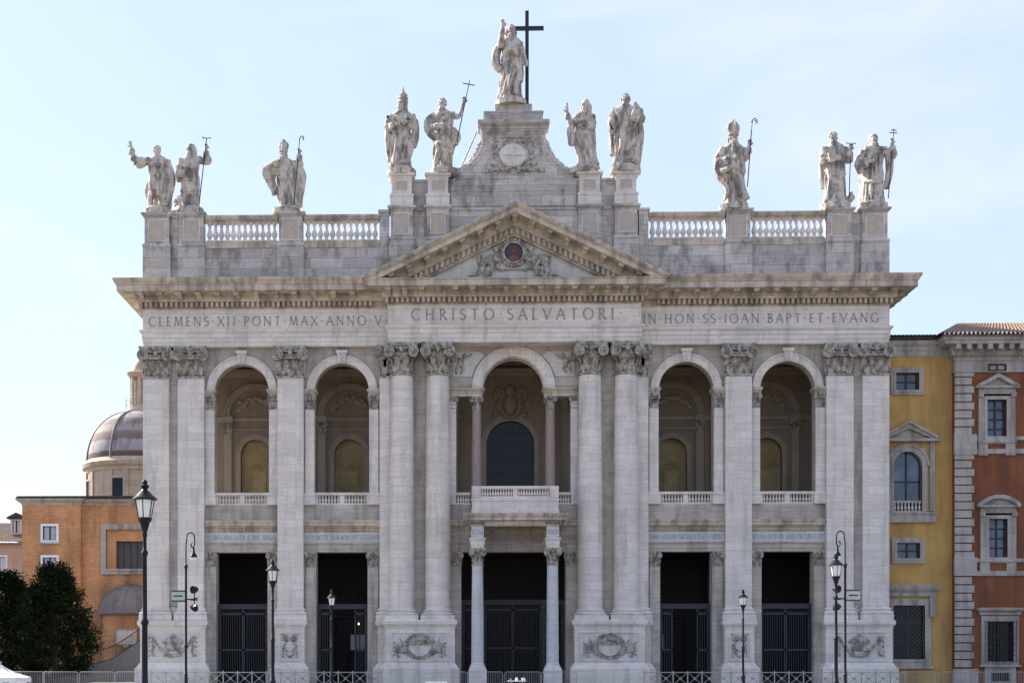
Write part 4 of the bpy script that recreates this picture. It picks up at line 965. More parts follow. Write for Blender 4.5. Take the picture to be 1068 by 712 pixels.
# scrolled gable block that carries the topmost statue
def curve_x(z):      # half-width of the gable between z=39.75 and 43.6
    t = min(1, max(0, (z-40.1)/(43.0-40.1))); return 2.42+2.2*(1-t)**2.3
m = MB(); zs_ = [39.75+ (43.5-39.75)*k/24 for k in range(25)]
poly = [(curve_x(z)*1.0, z) for z in zs_]; m.prism([(-x, z) for x, z in poly][::-1][::-1][:0]+[(x, z) for x, z in poly]+[(-x, z) for x, z in poly[::-1]], 0.45, 2.0)
GAB = P(m, 'gable', TRAV_W)
for s in (-1, 1):
    m = MB()
    m.tube([(s*(curve_x(z)-0.02), 0.5, z) for z in zs_[1:]], 0.14, 8); m.tube([(s*(curve_x(z)-0.42), 0.46, z) for z in zs_[1:]], 0.07, 6)
    for k in range(17): z = 39.95+0.17*k; m.ell((s*(curve_x(z)+0.12+0.06*(k % 2)), 0.75, z+0.08), (0.24+0.07*(k % 3),0.3,0.13+0.05*(k % 2)), rot=(0,s*0.7,0), nu=8, nv=6)
    pts = [(s*(4.25+0.38*cos(a*0.9)*(1-a/9)), 0.45, 40.05+0.36*sin(a*0.9)*(1-a/9)) for a in range(8)]; m.tube(pts, 0.09, 6)
    P(m, 'scroll', TRAV_W, GAB, True)
m = MB(); q = [(-2.42,2.0),(-2.42,0.45),(2.42,0.45),(2.42,2.0)]
m.sweep(q, [(-0.2,43.4),(0.04,43.42),(0.06,43.56),(0.14,43.62),(0.16,43.8),(0.36,43.92),(0.4,44.0),(0.4,44.24),(-0.5,44.28)])
m.box(-2.3, 2.3, 0.5, 2.0, 44.27, 45.02); m.box(-2.36, 2.36, 0.45, 2.05, 44.95, 45.06); m.box(-1.45, 1.45, 0.5, 2.0, 45.05, 45.62)
P(m, 'gable_cornice', TRAV_W, GAB)
m = MB(); cz = 41.6
n = 30; m.prism([(-0.05+1.08*cos(2*pi*k/n), cz+0.9*sin(2*pi*k/n)) for k in range(n)], 0.36, 0.5); P(m, 'medallion', TRAV, GAB)
m = MB(); m.tube([(-0.05+1.14*cos(2*pi*k/n), 0.4, cz+0.97*sin(2*pi*k/n)) for k in range(n+1)], 0.11, 7)
P(MB().tube([(-0.05,0.34,cz-0.75),(-0.05,0.34,cz+0.75)], 0.07, 6).tube([(-0.75,0.34,cz),(0.65,0.34,cz-0.02)], 0.07, 6).ring(0.12, cz+0.42, 0.13, 0.22, 0.28, 0.38, 14, 0, 2*pi), 'emblem', TRAV, GAB)
rnd = random.Random(5)
for s in (-1, 1):
    for k in range(9):
        a = radians(-60+18*k); px_, pz_ = s*(1.2+0.15*cos(k)), cz-0.9+0.24*k
        leaflet(m, (px_*0.95, pz_), (px_+s*(0.35+0.2*((k+1) % 2)), pz_+0.25*((-1)**k)), 0.24, 0.42, 0.09)
    m.tube([(s*0.2,0.4,cz-1.05),(s*1.0,0.4,cz-1.15),(s*1.8,0.4,cz-1.2),(s*2.5,0.4,cz-1.35)], [0.12,0.15,0.12,0.07], 7)
    for k in range(6): m.ell((s*(0.4+0.38*k), 0.42, cz-1.28+0.06*(k % 2)), (0.2,0.1,0.12), nu=8, nv=6)
    m.tube([(s*1.5,0.42,42.9),(s*1.55,0.42,41.2)], 0.05, 6)
m.tube([(-1.5,0.42,42.95),(1.5,0.42,42.95)], 0.05, 6)
for k in range(11): m.ell((-0.8+0.16*k, 0.4, cz+1.0+0.12*sin(pi*k/10)), (0.12,0.1,0.12), nu=8, nv=6)
P(m, 'gable_carving', CARVED, GAB, True)

# ================================================================ SCULPTURE
from mathutils import noise as mnoise
def sculpt(mb, name, mat, parent, voxel=0.04, rough=0.02, smooth_it=1):
    """fuse overlapping closed forms into one continuous carved surface"""
    me = bpy.data.meshes.new('tmp'); me.from_pydata(mb.v, [], mb.f); me.validate(); fix_normals(me)
    t = bpy.data.objects.new('tmp', me); C.objects.link(t)
    r = t.modifiers.new('r', 'REMESH'); r.mode = 'VOXEL'; r.voxel_size = voxel; r.adaptivity = 0
    if smooth_it: sm = t.modifiers.new('s', 'SMOOTH'); sm.factor = 0.4; sm.iterations = smooth_it
    dg = bpy.context.evaluated_depsgraph_get(); dg.update()
    nm = bpy.data.meshes.new_from_object(t.evaluated_get(dg)); nm.name = name
    bpy.data.objects.remove(t); bpy.data.meshes.remove(me)
    if rough:
        import numpy as np
        n = len(nm.vertices); co = np.empty(n*3); nm.vertices.foreach_get('co', co); co = co.reshape(-1,3)
        no = np.empty(n*3); nm.vertices.foreach_get('normal', no); no = no.reshape(-1,3)
        d = np.array([mnoise.noise((c[0]*3.1, c[1]*3.1, c[2]*2.0))+0.6*mnoise.noise((c[0]*8, c[1]*8, c[2]*6)) for c in co])
        co += no*(d*rough)[:,None]; nm.vertices.foreach_set('co', co.ravel()); nm.update()
    o = bpy.data.objects.new(name, nm); C.objects.link(o); nm.materials.clear(); nm.materials.append(mat); o.parent = parent
    nm.polygons.foreach_set('use_smooth', [True]*len(nm.polygons))
    return o

def catmull(keys, n):
    """keys: tuples with the parameter first; returns n+1 interpolated rows"""
    rows = []; a, b_ = keys[0][0], keys[-1][0]
    for i in range(n+1):
        t = a+(b_-a)*i/n; j = 0
        while j < len(keys)-2 and t > keys[j+1][0]: j += 1
        k0, k1, k2, k3 = keys[max(j-1,0)], keys[j], keys[j+1], keys[min(j+2,len(keys)-1)]
        u = (t-k1[0])/max(1e-9, (k2[0]-k1[0])); r = [t]
        for q in range(1, len(k1)):
            p0, p1, p2, p3 = k0[q], k1[q], k2[q], k3[q]
            r.append(0.5*((2*p1)+(-p0+p2)*u+(2*p0-5*p1+4*p2-p3)*u*u+(-p0+3*p1-3*p2+p3)*u**3))
        rows.append(r)
    return rows
def spline(pts, n=6):
    pts = [Vector(p) for p in pts]; o = []
    for j in range(len(pts)-1):
        p0, p1, p2, p3 = pts[max(j-1,0)], pts[j], pts[j+1], pts[min(j+2,len(pts)-1)]
        for i in range(n):
            u = i/n; o.append(0.5*((2*p1)+(-p0+p2)*u+(2*p0-5*p1+4*p2-p3)*u*u+(-p0+3*p1-3*p2+p3)*u**3))
    o.append(pts[-1]); return o
class Fig:
    """one carved figure in units of its own height; x to the viewer's right, -y to the front"""
    def __init__(s, seed): s.mb = MB(); s.r = random.Random(seed)
    def robe(s, secs, fold=0.09, nf=9, top=0.62, shear=1.5, nz=70, nt=72):
        rows = catmull(secs, nz); ph = [s.r.uniform(0, 6.28) for _ in range(5)]
        def surf(th, z, lift=0.0):
            k = (z-rows[0][0])/(rows[-1][0]-rows[0][0])*nz; k = min(max(k, 0), nz-1e-6); i = int(k); u = k-i
            cx, cy, rx, ry = [rows[i][q]*(1-u)+rows[i+1][q]*u for q in (1,2,3,4)]
            a = 2.7*fold*min(1, max(0.15, (top+0.12-z)/0.35))
            rg = lambda q: 1.9*abs(sin(q))**0.55-1.35
            f = 1+a*(0.62*rg(nf*th/2*1.0+ph[0]+shear*z*2) if nf % 2 == 0 else 0.62*rg((nf+1)*th/2+ph[0]+shear*z*2))+a*(0.42*rg(nf*th+ph[1]-shear*z*3)+0.45*sin((nf//2)*th+ph[2]+z*3))
            if z > top-0.1: f += 0.035*sin(26*z+3*sin(th*2+ph[3])+ph[4])
            return Vector((cx+(rx*f+lift)*cos(th), cy+(ry*f+lift)*sin(th), z))
        vs = []; fs = []
        for i in range(nz+1):
            for k in range(nt): vs.append(surf(2*pi*k/nt, rows[i][0]))
        for i in range(nz):
            for k in range(nt): k2 = (k+1) % nt; fs.append((i*nt+k, i*nt+k2, (i+1)*nt+k2, (i+1)*nt+k))
        fs.append(tuple(range(nt-1,-1,-1))); fs.append(tuple(nz*nt+k for k in range(nt)))
        s.mb.add(vs, fs); s.surf = surf; return s
    def swag(s, pts, r=0.02, lift=0.0):
        P_ = [s.surf(radians(a), z, lift+0.35*r) for a, z in pts]; q = spline(P_, 6); n = len(q)
        s.mb.tube(q, [1.5*r*(0.45+0.55*sin(pi*(i+0.5)/n)) for i in range(n)], 7); return s
    def cloth(s, pts, rad):
        """a hanging mass of cloth: a fat tapering strand with side folds"""
        q = spline(pts, 6); n = len(q); m_ = len(rad)
        rr = [rad[min(m_-1, int(i/(n-1)*(m_-1)))]*(1-(i/(n-1)*(m_-1) % 1))+rad[min(m_-1, int(i/(n-1)*(m_-1))+1)]*(i/(n-1)*(m_-1) % 1) for i in range(n)]
        s.mb.tube(q, rr, 9)
        for k in range(3):
            a = s.r.uniform(-1, 1)
            s.mb.tube([p+Vector((a*rr[i]*0.8, -rr[i]*0.7, 0)) for i, p in enumerate(q)], [x*0.42 for x in rr], 6)
        return s
    def arm(s, sh, el, wr, sleeve=0.05, bare=False):
        q = spline([sh, el, wr], 7); n = len(q)
        if bare: rr = [0.046-0.022*i/(n-1) for i in range(n)]
        else: rr = [sleeve*(1.0+0.25*sin(i*1.7)*0.4-0.25*(i/(n-1)) ) for i in range(n)]
        s.mb.tube(q, rr, 10)
        if not bare:
            for k in range(3, n-1, 3): p = q[k]; s.mb.ell(p+Vector((0,0,-sleeve*0.5)), (sleeve*0.9, sleeve*0.8, sleeve*0.7))
        return s
    def hand(s, wr, d, curl=0.5, side=1):
        wr = Vector(wr); d = Vector(d).normalized(); u = d.cross(Vector((0,1,0)))
        u = u.normalized() if u.length > 0.1 else Vector((1,0,0)); v = u.cross(d).normalized()
        s.mb.tube([wr-d*0.02, wr+d*0.015, wr+d*0.045, wr+d*0.06], [0.019,0.024,0.027,0.02], 8)
        for k, (o, ln) in enumerate(((-0.021,0.04),(-0.007,0.05),(0.007,0.047),(0.021,0.036))):
            b = wr+d*0.055+u*o; t1 = b+d*ln*0.6; t2 = t1+(d*(1-curl)-v*curl).normalized()*ln*0.5
            s.mb.tube([b, t1, t2], [0.0095,0.009,0.0065], 6)
        b = wr+d*0.02+u*side*0.022; s.mb.tube([b, b+u*side*0.02+d*0.018, b+u*side*0.024+d*0.04], [0.011,0.010,0.007], 6)
        return s
    def leg(s, hip, knee, foot, fwd=(0,-1,0)):
        q = spline([hip, knee, foot], 6); n = len(q)
        s.mb.tube(q, [0.062-0.034*i/(n-1)+0.008*sin(pi*min(1,max(0,(i/(n-1)-0.5)*2))) for i in range(n)], 9)
        f = Vector(foot); fw = Vector(fwd).normalized(); s.mb.tube([f+fw*-0.02+Vector((0,0,-0.005)), f+fw*0.04+Vector((0,0,-0.015)), f+fw*0.09+Vector((0,0,-0.025))], [0.026,0.026,0.016], 8); return s
    def head(s, x=0, y=0, z=0, yaw=0, roll=0, pitch=0, beard=True, hair='short', hat=None):
        h = MB()
        h.tube([(0,0.012,-0.07),(0,0.006,-0.02),(0,0,0.02)], [0.043,0.036,0.036], 10)
        h.ell((0,0.004,0.058), (0.044,0.054,0.064), nu=16, nv=12); h.ell((0,-0.018,0.03), (0.033,0.034,0.042), nu=12, nv=9)
        h.ell((0,-0.056,0.047), (0.0095,0.017,0.019)); h.tube([(0,-0.046,0.075),(0,-0.062,0.04)], [0.007,0.011], 6)
        for q in (-1, 1):
            h.ell((q*0.018,-0.047,0.071), (0.017,0.010,0.0065)); h.ell((q*0.018,-0.045,0.058), (0.008,0.007,0.006)); h.ell((q*0.022,-0.038,0.040), (0.014,0.012,0.013)); h.ell((q*0.044,0.004,0.05), (0.008,0.014,0.02))
        h.ell((0,-0.047,0.022), (0.014,0.008,0.005)); h.ell((0,-0.047,0.014), (0.012,0.008,0.005)); h.ell((0,-0.043,0.0), (0.014,0.012,0.012))
        if beard:
            h.ell((0,-0.036,-0.012), (0.034,0.028,0.042))
            for k in range(7): a = -1+k/3; h.tube([(a*0.036,-0.04+0.012*abs(a),0.012),(a*0.032,-0.055+0.01*abs(a),-0.02),(a*0.015,-0.05,-0.06+0.014*abs(a))], [0.011,0.012,0.005], 6)
        if hair in ('short','curly','long'):
            h.ell((0,0.014,0.076), (0.049,0.053,0.052))
            for k in range(46 if hair != 'short' else 24):
                a = s.r.uniform(0, 2*pi); el = s.r.uniform(-0.35, 1.5); x_, y_, z_ = 0.046*cos(a)*cos(el), 0.012+0.052*sin(a)*cos(el), 0.07+0.056*sin(el)
                if y_ < -0.015 and z_ < 0.103: continue
                h.ell((x_, y_, z_), (0.017,0.017,0.014), nu=7, nv=5)
        if hair == 'long':
            for q in (-1, 1):
                for k in range(3): h.tube([(q*0.04,0.0+0.02*k,0.08),(q*0.054,0.005+0.02*k,0.04),(q*0.05,0.01+0.02*k,-0.01),(q*0.062,0.0+0.02*k,-0.05)], [0.016,0.018,0.016,0.008], 7)
        if hat == 'mitre':
            rows = [(0.075,0.052,0.058),(0.10,0.058,0.058),(0.16,0.080,0.052),(0.195,0.078,0.042),(0.23,0.052,0.03),(0.26,0.02,0.016),(0.272,0.003,0.003)]
            h.tube([(0.055*cos(2*pi*k/16),0.004+0.06*sin(2*pi*k/16),0.088) for k in range(17)], 0.009, 6)
            n = 18; vs = [(a*cos(2*pi*k/n), 0.004+b_*sin(2*pi*k/n), zz) for zz, a, b_ in rows for k in range(n)]
            fs = [(i*n+k, i*n+(k+1) % n, (i+1)*n+(k+1) % n, (i+1)*n+k) for i in range(len(rows)-1) for k in range(n)]+[tuple(range(n-1,-1,-1)), tuple((len(rows)-1)*n+k for k in range(n))]
            h.add(vs, fs); h.tube([(0,-0.056,0.09),(0,-0.056,0.17),(0,-0.036,0.26)], [0.010,0.012,0.006], 6)
            for q in (-1, 1): h.tube([(q*0.03,0.06,0.08),(q*0.035,0.07,0.0),(q*0.04,0.08,-0.08)], 0.014, 6)
        elif hat == 'tiara':
            n = 16; rows = [(0.078,0.05,0.056),(0.12,0.055,0.058),(0.16,0.05,0.052),(0.20,0.038,0.04),(0.225,0.02,0.02),(0.232,0.004,0.004)]
            vs = [(a*cos(2*pi*k/n), 0.004+b_*sin(2*pi*k/n), zz) for zz, a, b_ in rows for k in range(n)]
            fs = [(i*n+k, i*n+(k+1) % n, (i+1)*n+(k+1) % n, (i+1)*n+k) for i in range(len(rows)-1) for k in range(n)]+[tuple(range(n-1,-1,-1)), tuple((len(rows)-1)*n+k for k in range(n))]
            h.add(vs, fs)
            for zz, a in ((0.092,0.058),(0.135,0.058),(0.175,0.05)): h.tube([(a*cos(2*pi*k/16),0.004+(a+0.003)*sin(2*pi*k/16),zz) for k in range(17)], 0.008, 6)
            h.ell((0,0.004,0.245), (0.014,0.014,0.016)); h.tube([(0,0.004,0.25),(0,0.004,0.285)], 0.006, 6)
            for q in (-1, 1): h.tube([(q*0.045,0.02,0.08),(q*0.055,0.03,0.0),(q*0.06,0.02,-0.08)], 0.014, 6)
        elif hat == 'skullcap': h.ell((0,0.01,0.088), (0.05,0.055,0.045))
        M = Matrix.Translation((x, y, 0.870+z))@Euler((radians(pitch), radians(roll), radians(yaw))).to_matrix().to_4x4()@Matrix.Scale(1.16, 4)
        s.mb.add([M@Vector(v) for v in h.v], h.f); return s
    def rock(s, rx=0.19, ry=0.15, h=0.045, cx=0):
        n = 14; vs = []
        for zz, q in ((0,1.05),(h*0.6,1.0),(h,0.9)):
            for k in range(n): a = 2*pi*k/n; e = 1+0.06*sin(5*k+q*9); vs.append((cx+rx*q*e*cos(a), ry*q*e*sin(a), zz))
        fs = [(i*n+k, i*n+(k+1) % n, (i+1)*n+(k+1) % n, (i+1)*n+k) for i in range(2) for k in range(n)]+[tuple(range(n-1,-1,-1)), tuple(2*n+k for k in range(n))]
        s.mb.add(vs, fs); return s
    def scaled(s, H):
        m_ = MB(); m_.v = [(a*H, b_*H, c*H) for a, b_, c in s.mb.v]; m_.f = s.mb.f; return m_
STAT = 'statues along the roofline of the basilica'
def statue(F, H, loc, label, rz=0.0):
    t = thing('statue', label, 'statue', (loc[0],loc[1],loc[2]+0.34), rz, STAT)
    m = MB(); m.prism_z([(0.205*H*cos(2*pi*i/10)*(1+0.05*sin(i*3)), 0.17*H*sin(2*pi*i/10)) for i in range(10)], -0.36, 0.05); m.build('plinth', STATUE, t)
    sculpt(F.scaled(H), 'figure', STATUE, t, 0.036, 0.016, 0)
    return t
def staff(t, H, p, q, r, kind, mat=None, name='staff'):
    m = MB(); p = Vector(p)*H; q = Vector(q)*H; m.tube([p, q], r, 8); d = (q-p).normalized()
    side = d.cross(Vector((0,1,0))).normalized()
    if side.x < 0: side = -side
    if kind == 'cross': c = q-d*0.055*H; m.tube([c-side*0.085*H, c+side*0.085*H], r*0.95, 6)
    elif kind == 'double':
        for k, w_ in ((0.035,0.04),(0.075,0.055)): c = q-d*k*H; m.tube([c-side*w_*H, c+side*w_*H], r*0.95, 6)
    elif kind == 'tau':
        for s_ in (-1, 1): m.tube([q, q+side*s_*0.04*H+d*0.012*H, q+side*s_*0.065*H+d*0.0*H, q+side*s_*0.06*H+d*0.02*H], r*0.9, 6)
    elif kind == 'crook':
        pts = [q+side*(0.035-0.035*cos(a))*H+d*(0.035*sin(a))*H for a in [pi*k/8 for k in range(12)]]
        pts += [q+side*(0.04+0.012*cos(a))*H+d*(0.0+0.012*sin(a))*H for a in (0.5,1.5,2.5)]
        m.tube(pts, r*0.95, 6); m.ell(q-d*0.01*H, (r*1.8,r*1.8,r*2.2))
    return m.build(name, mat or BRONZE, t, True)
def st_pos(px, base, Y=0.65): x = AX(px, Y); return (x, Y, base)
B1, B2, B3 = 37.14, 40.11, 45.61

ROBE = lambda dx=0.0, w0=1.0, low=0.03: (lambda w_: [(low,dx,0.01,0.165*w_,0.125),(0.14,dx*0.9,0.005,0.15*w_,0.115),(0.33,dx*0.5,0,0.142*w_,0.105),(0.48,dx*0.2,0,0.138*w_,0.102),(0.60,0,0,0.122*w_,0.092),(0.72,0,0,0.135*w_,0.098),(0.80,0,0.005,0.145*w_,0.085),(0.845,0,0.01,0.10*w_,0.065),(0.875,0,0.01,0.05,0.05)])(w0*1.0)

# 1 far left: arm thrown up, tunic to the knee, mantle falling behind
F = Fig(11).rock().robe(ROBE(0.02,1.05,0.2), 0.07, 7, 0.6)
F.leg((-0.08,0,0.3),(-0.10,-0.03,0.2),(-0.10,0.0,0.07)).leg((0.07,0,0.3),(0.08,-0.05,0.2),(0.09,-0.03,0.07))
F.arm((-0.13,0,0.79),(-0.34,-0.02,0.80),(-0.40,-0.03,0.97),0.062).hand((-0.40,-0.03,0.985),(-0.25,0,1),0.2)
F.cloth([(-0.14,0.0,0.8),(-0.27,0,0.74),(-0.33,0,0.72)],[0.06,0.075,0.05])
F.arm((0.14,0,0.78),(0.19,-0.02,0.6),(0.12,-0.12,0.52),0.066).hand((0.11,-0.13,0.52),(-0.8,-0.4,-0.2),0.6)
F.cloth([(0.16,0.02,0.75),(0.20,0.04,0.5),(0.15,0.05,0.25),(0.13,0.03,0.06)],[0.06,0.085,0.08,0.09])
F.cloth([(-0.1,0.08,0.5),(-0.15,0.08,0.35),(-0.13,0.06,0.2)],[0.05,0.06,0.045])
F.swag([(-150,0.78),(-110,0.70),(-60,0.70),(-30,0.78)],0.024).swag([(-160,0.60),(-100,0.54),(-40,0.60)],0.02).swag([(-60,0.8),(-50,0.5),(-60,0.25)],0.022)
F.head(0,-0.01,0.0,25,0,5,True,'curly')
statue(F, 5.05, st_pos(164,B1), 'bearded stone saint flinging one arm up, outermost at the left of the roofline')
# 2
F = Fig(12).rock().robe(ROBE(0.0,0.98,0.22), 0.05, 6, 0.5)
F.leg((-0.07,0,0.3),(-0.08,-0.03,0.2),(-0.08,0.0,0.07)).leg((0.06,0,0.3),(0.06,-0.04,0.2),(0.07,-0.02,0.07)); F.robe([(0.05,0,0.04,0.11,0.06),(0.15,0,0.04,0.115,0.07),(0.3,0,0.03,0.12,0.08)],0.09,8)
F.surf = Fig(12).robe(ROBE(0.0,0.98,0.22),0.05,6,0.5).surf
F.arm((-0.13,0,0.79),(-0.17,-0.02,0.62),(-0.12,-0.1,0.54),0.06).hand((-0.11,-0.11,0.54),(0.7,-0.5,0),0.6)
F.cloth([(-0.15,0,0.68),(-0.18,0.0,0.55),(-0.165,0.0,0.45)],[0.05,0.055,0.05])
F.arm((0.12,0,0.79),(0.25,-0.03,0.76),(0.245,-0.06,0.90),0.055).hand((0.245,-0.06,0.91),(0,0,1),0.9,-1); F.cloth([(0.24,-0.02,0.84),(0.27,-0.01,0.76),(0.2,0,0.74)],[0.05,0.06,0.04])
F.swag([(-170,0.30),(-90,0.27),(-10,0.30)],0.018).swag([(-160,0.46),(-90,0.44),(-20,0.46)],0.014).swag([(-150,0.68),(-90,0.62),(-30,0.68)],0.02)
F.head(0,-0.01,0.0,-40,0,0,True,'long')
t = statue(F, 5.15, st_pos(199,B1), 'long-haired stone saint raising a T-topped staff, second from left on the roofline'); staff(t, 5.15, (0.15,-0.12,0.05), (0.255,-0.07,1.08), 0.04, 'tau')
# 3 bishop on the left
F = Fig(13).rock(0.2,0.15,0.045,0.05).robe(ROBE(0.08,1.05), 0.06, 8, 0.6)
F.arm((-0.12,0,0.78),(-0.30,-0.04,0.68),(-0.08,-0.13,0.77),0.062).hand((-0.07,-0.135,0.78),(0.8,0,0.5),0.3)
F.cloth([(-0.30,-0.02,0.70),(-0.30,0.0,0.58),(-0.22,0.03,0.45),(-0.18,0.03,0.26)],[0.06,0.075,0.055,0.04]).cloth([(-0.12,0,0.8),(-0.22,0,0.75),(-0.3,-0.02,0.7)],[0.05,0.055,0.05])
F.arm((0.14,0,0.78),(0.26,-0.02,0.72),(0.245,-0.07,0.90),0.062).hand((0.245,-0.07,0.91),(0,0,1),0.9,-1)
F.cloth([(0.18,0.0,0.78),(0.27,0.02,0.6),(0.27,0.02,0.4),(0.24,0.04,0.2),(0.25,0.03,0.06)],[0.07,0.085,0.075,0.06,0.05])
F.cloth([(-0.12,0.02,0.76),(-0.2,0.02,0.66),(-0.24,0.03,0.52),(-0.16,0.04,0.3)],[0.07,0.09,0.085,0.05]).cloth([(0.14,0.03,0.74),(0.2,0.03,0.5),(0.2,0.03,0.12)],[0.06,0.08,0.07]).cloth([(-0.08,0.03,0.4),(-0.07,0.04,0.2),(-0.03,0.03,0.05)],[0.06,0.06,0.06])
F.swag([(-175,0.62),(-120,0.5),(-60,0.5),(-10,0.66)],0.02).swag([(-30,0.72),(-40,0.5),(-50,0.2)],0.026).swag([(-120,0.45),(-100,0.2),(-80,0.06)],0.02).swag([(-70,0.45),(-60,0.2),(-50,0.06)],0.02)
F.head(-0.02,-0.01,0.0,-10,0,0,True,'short','mitre')
t = statue(F, 4.72, st_pos(297,B1), 'stone bishop in tall mitre, hand on chest, between the two left balustrades'); staff(t, 4.72, (0.17,-0.14,0.05), (0.26,-0.08,1.17), 0.035, 'crook')
# 4 pope
F = Fig(14).rock(0.18,0.15).robe(ROBE(-0.02,1.02), 0.08, 8, 0.62, 2.2)
F.arm((-0.13,0,0.78),(-0.20,-0.03,0.63),(-0.10,-0.13,0.60),0.062).hand((-0.1,-0.135,0.6),(0.6,-0.3,0),0.7); F.arm((0.13,0,0.78),(0.20,-0.03,0.63),(0.10,-0.13,0.64),0.062).hand((0.09,-0.14,0.645),(-0.8,-0.1,0.1),0.5)
F.cloth([(-0.19,0.0,0.66),(-0.19,0.02,0.4),(-0.16,0.03,0.15)],[0.05,0.055,0.05]).cloth([(0.2,0.0,0.64),(0.19,-0.02,0.46),(0.17,-0.05,0.32)],[0.05,0.06,0.04]).cloth([(0.16,-0.07,0.46),(0.12,-0.1,0.25),(0.04,-0.1,0.08)],[0.035,0.05,0.05])
F.swag([(-170,0.68),(-120,0.74),(-90,0.66),(-60,0.74),(-10,0.68)],0.026).swag([(-140,0.7),(-110,0.4),(-120,0.08)],0.024).swag([(-40,0.6),(-90,0.3),(-120,0.06)],0.024).swag([(-25,0.5),(-70,0.25),(-90,0.06)],0.022)
F.head(0.02,-0.01,0.0,12,0,0,True,'short','tiara')
t = statue(F, 5.55, st_pos(419,B2), 'stone pope in a tiered tiara, outer left statue on the raised centre')
m = MB(); m.tube([(-1.12,-0.2,3.55),(-1.08,-0.25,4.15)], 0.07, 6); m.ell((-1.08,-0.25,4.2), (0.12,0.05,0.14)); m.build('key', BRONZE, t, True)
# 5 Baptist
F = Fig(15).rock(0.16,0.14,0.045,-0.04).robe([(0.24,-0.02,0,0.135,0.10),(0.36,0.0,0,0.15,0.105),(0.5,0.02,0,0.14,0.10),(0.62,0.0,0,0.12,0.09),(0.73,-0.01,0,0.13,0.095),(0.80,-0.02,0.005,0.14,0.08),(0.845,-0.03,0.01,0.09,0.06),(0.875,-0.035,0.01,0.05,0.05)], 0.07, 7, 0.55, 3)
F.leg((-0.07,0,0.34),(-0.09,-0.05,0.22),(-0.135,-0.01,0.07)).leg((0.03,0,0.34),(0.0,-0.06,0.22),(-0.03,-0.04,0.07))
F.arm((0.10,0,0.80),(0.19,-0.02,0.755),(0.262,-0.05,0.92),bare=True).hand((0.265,-0.05,0.925),(0.1,0,1),0.9,-1)
F.arm((-0.14,0,0.78),(-0.18,-0.03,0.62),(-0.08,-0.12,0.60),0.05).hand((-0.07,-0.13,0.6),(0.8,-0.2,0),0.6)
F.cloth([(-0.13,0.03,0.8),(-0.22,0.04,0.72),(-0.225,0.04,0.58),(-0.14,0.03,0.48)],[0.05,0.06,0.06,0.05]).cloth([(-0.12,0.06,0.45),(-0.13,0.06,0.25),(-0.13,0.05,0.06)],[0.05,0.05,0.05]).cloth([(0.1,0,0.58),(0.17,-0.02,0.48),(0.14,-0.03,0.36)],[0.05,0.06,0.045]).cloth([(0.05,0.05,0.3),(0.05,0.05,0.06)],[0.06,0.06])
F.swag([(-165,0.56),(-110,0.58),(-50,0.5),(-10,0.44)],0.034).swag([(-170,0.50),(-100,0.50),(-40,0.42)],0.022).swag([(-150,0.42),(-90,0.34),(-40,0.28)],0.02).swag([(-40,0.8),(-90,0.7),(-150,0.62)],0.02)
F.head(-0.04,-0.01,0.0,-15,0,0,True,'curly')
t = statue(F, 5.6, st_pos(464,B2), 'bare-legged stone saint with a long slanting cross, inner left on the raised centre'); staff(t, 5.6, (0.17,-0.12,0.36), (0.345,-0.04,1.25), 0.04, 'cross')
# 6 the topmost figure
F = Fig(16).rock(0.15,0.13,0.045,-0.02).robe(ROBE(-0.02,0.92), 0.085, 8, 0.62, 2.5)
F.arm((-0.12,0,0.79),(-0.14,-0.09,0.74),(-0.115,-0.10,0.94),0.05).hand((-0.115,-0.10,0.945),(0,0,1),0.25,-1)
F.arm((0.11,0,0.78),(0.155,-0.03,0.62),(0.19,-0.04,0.49),0.045).hand((0.19,-0.04,0.48),(0.1,-0.6,-0.4),0.9)
F.cloth([(-0.12,0.03,0.8),(-0.19,0.03,0.68),(-0.20,0.02,0.52),(-0.14,0.0,0.42)],[0.045,0.06,0.06,0.05]).cloth([(0.11,-0.02,0.55),(0.125,-0.04,0.38),(0.12,-0.06,0.24)],[0.04,0.045,0.04])
F.swag([(-170,0.52),(-110,0.64),(-60,0.60),(-10,0.50)],0.032).swag([(-165,0.56),(-100,0.68),(-30,0.76)],0.022).swag([(-140,0.45),(-100,0.3),(-120,0.06)],0.026).swag([(-20,0.46),(-80,0.35),(-100,0.1)],0.026).swag([(-30,0.4),(-60,0.2),(-60,0.06)],0.024)
F.head(0.0,-0.01,0.0,8,0,0,True,'long')
t = statue(F, 5.92, st_pos(533,B3,0.9), 'stone figure raising a hand beside a tall dark cross, topmost on the gable')
m = MB(); H = 5.92; xc = 0.215*H; zt = 7.32; m.box(xc-0.14, xc+0.14, 0.3, 0.55, 0.0, zt); m.box(xc-1.32, xc-0.142, 0.31, 0.54, zt-1.5, zt-1.22); m.box(xc+0.142, xc+1.32, 0.31, 0.54, zt-1.5, zt-1.22)
m.build('cross', BRONZE, t)
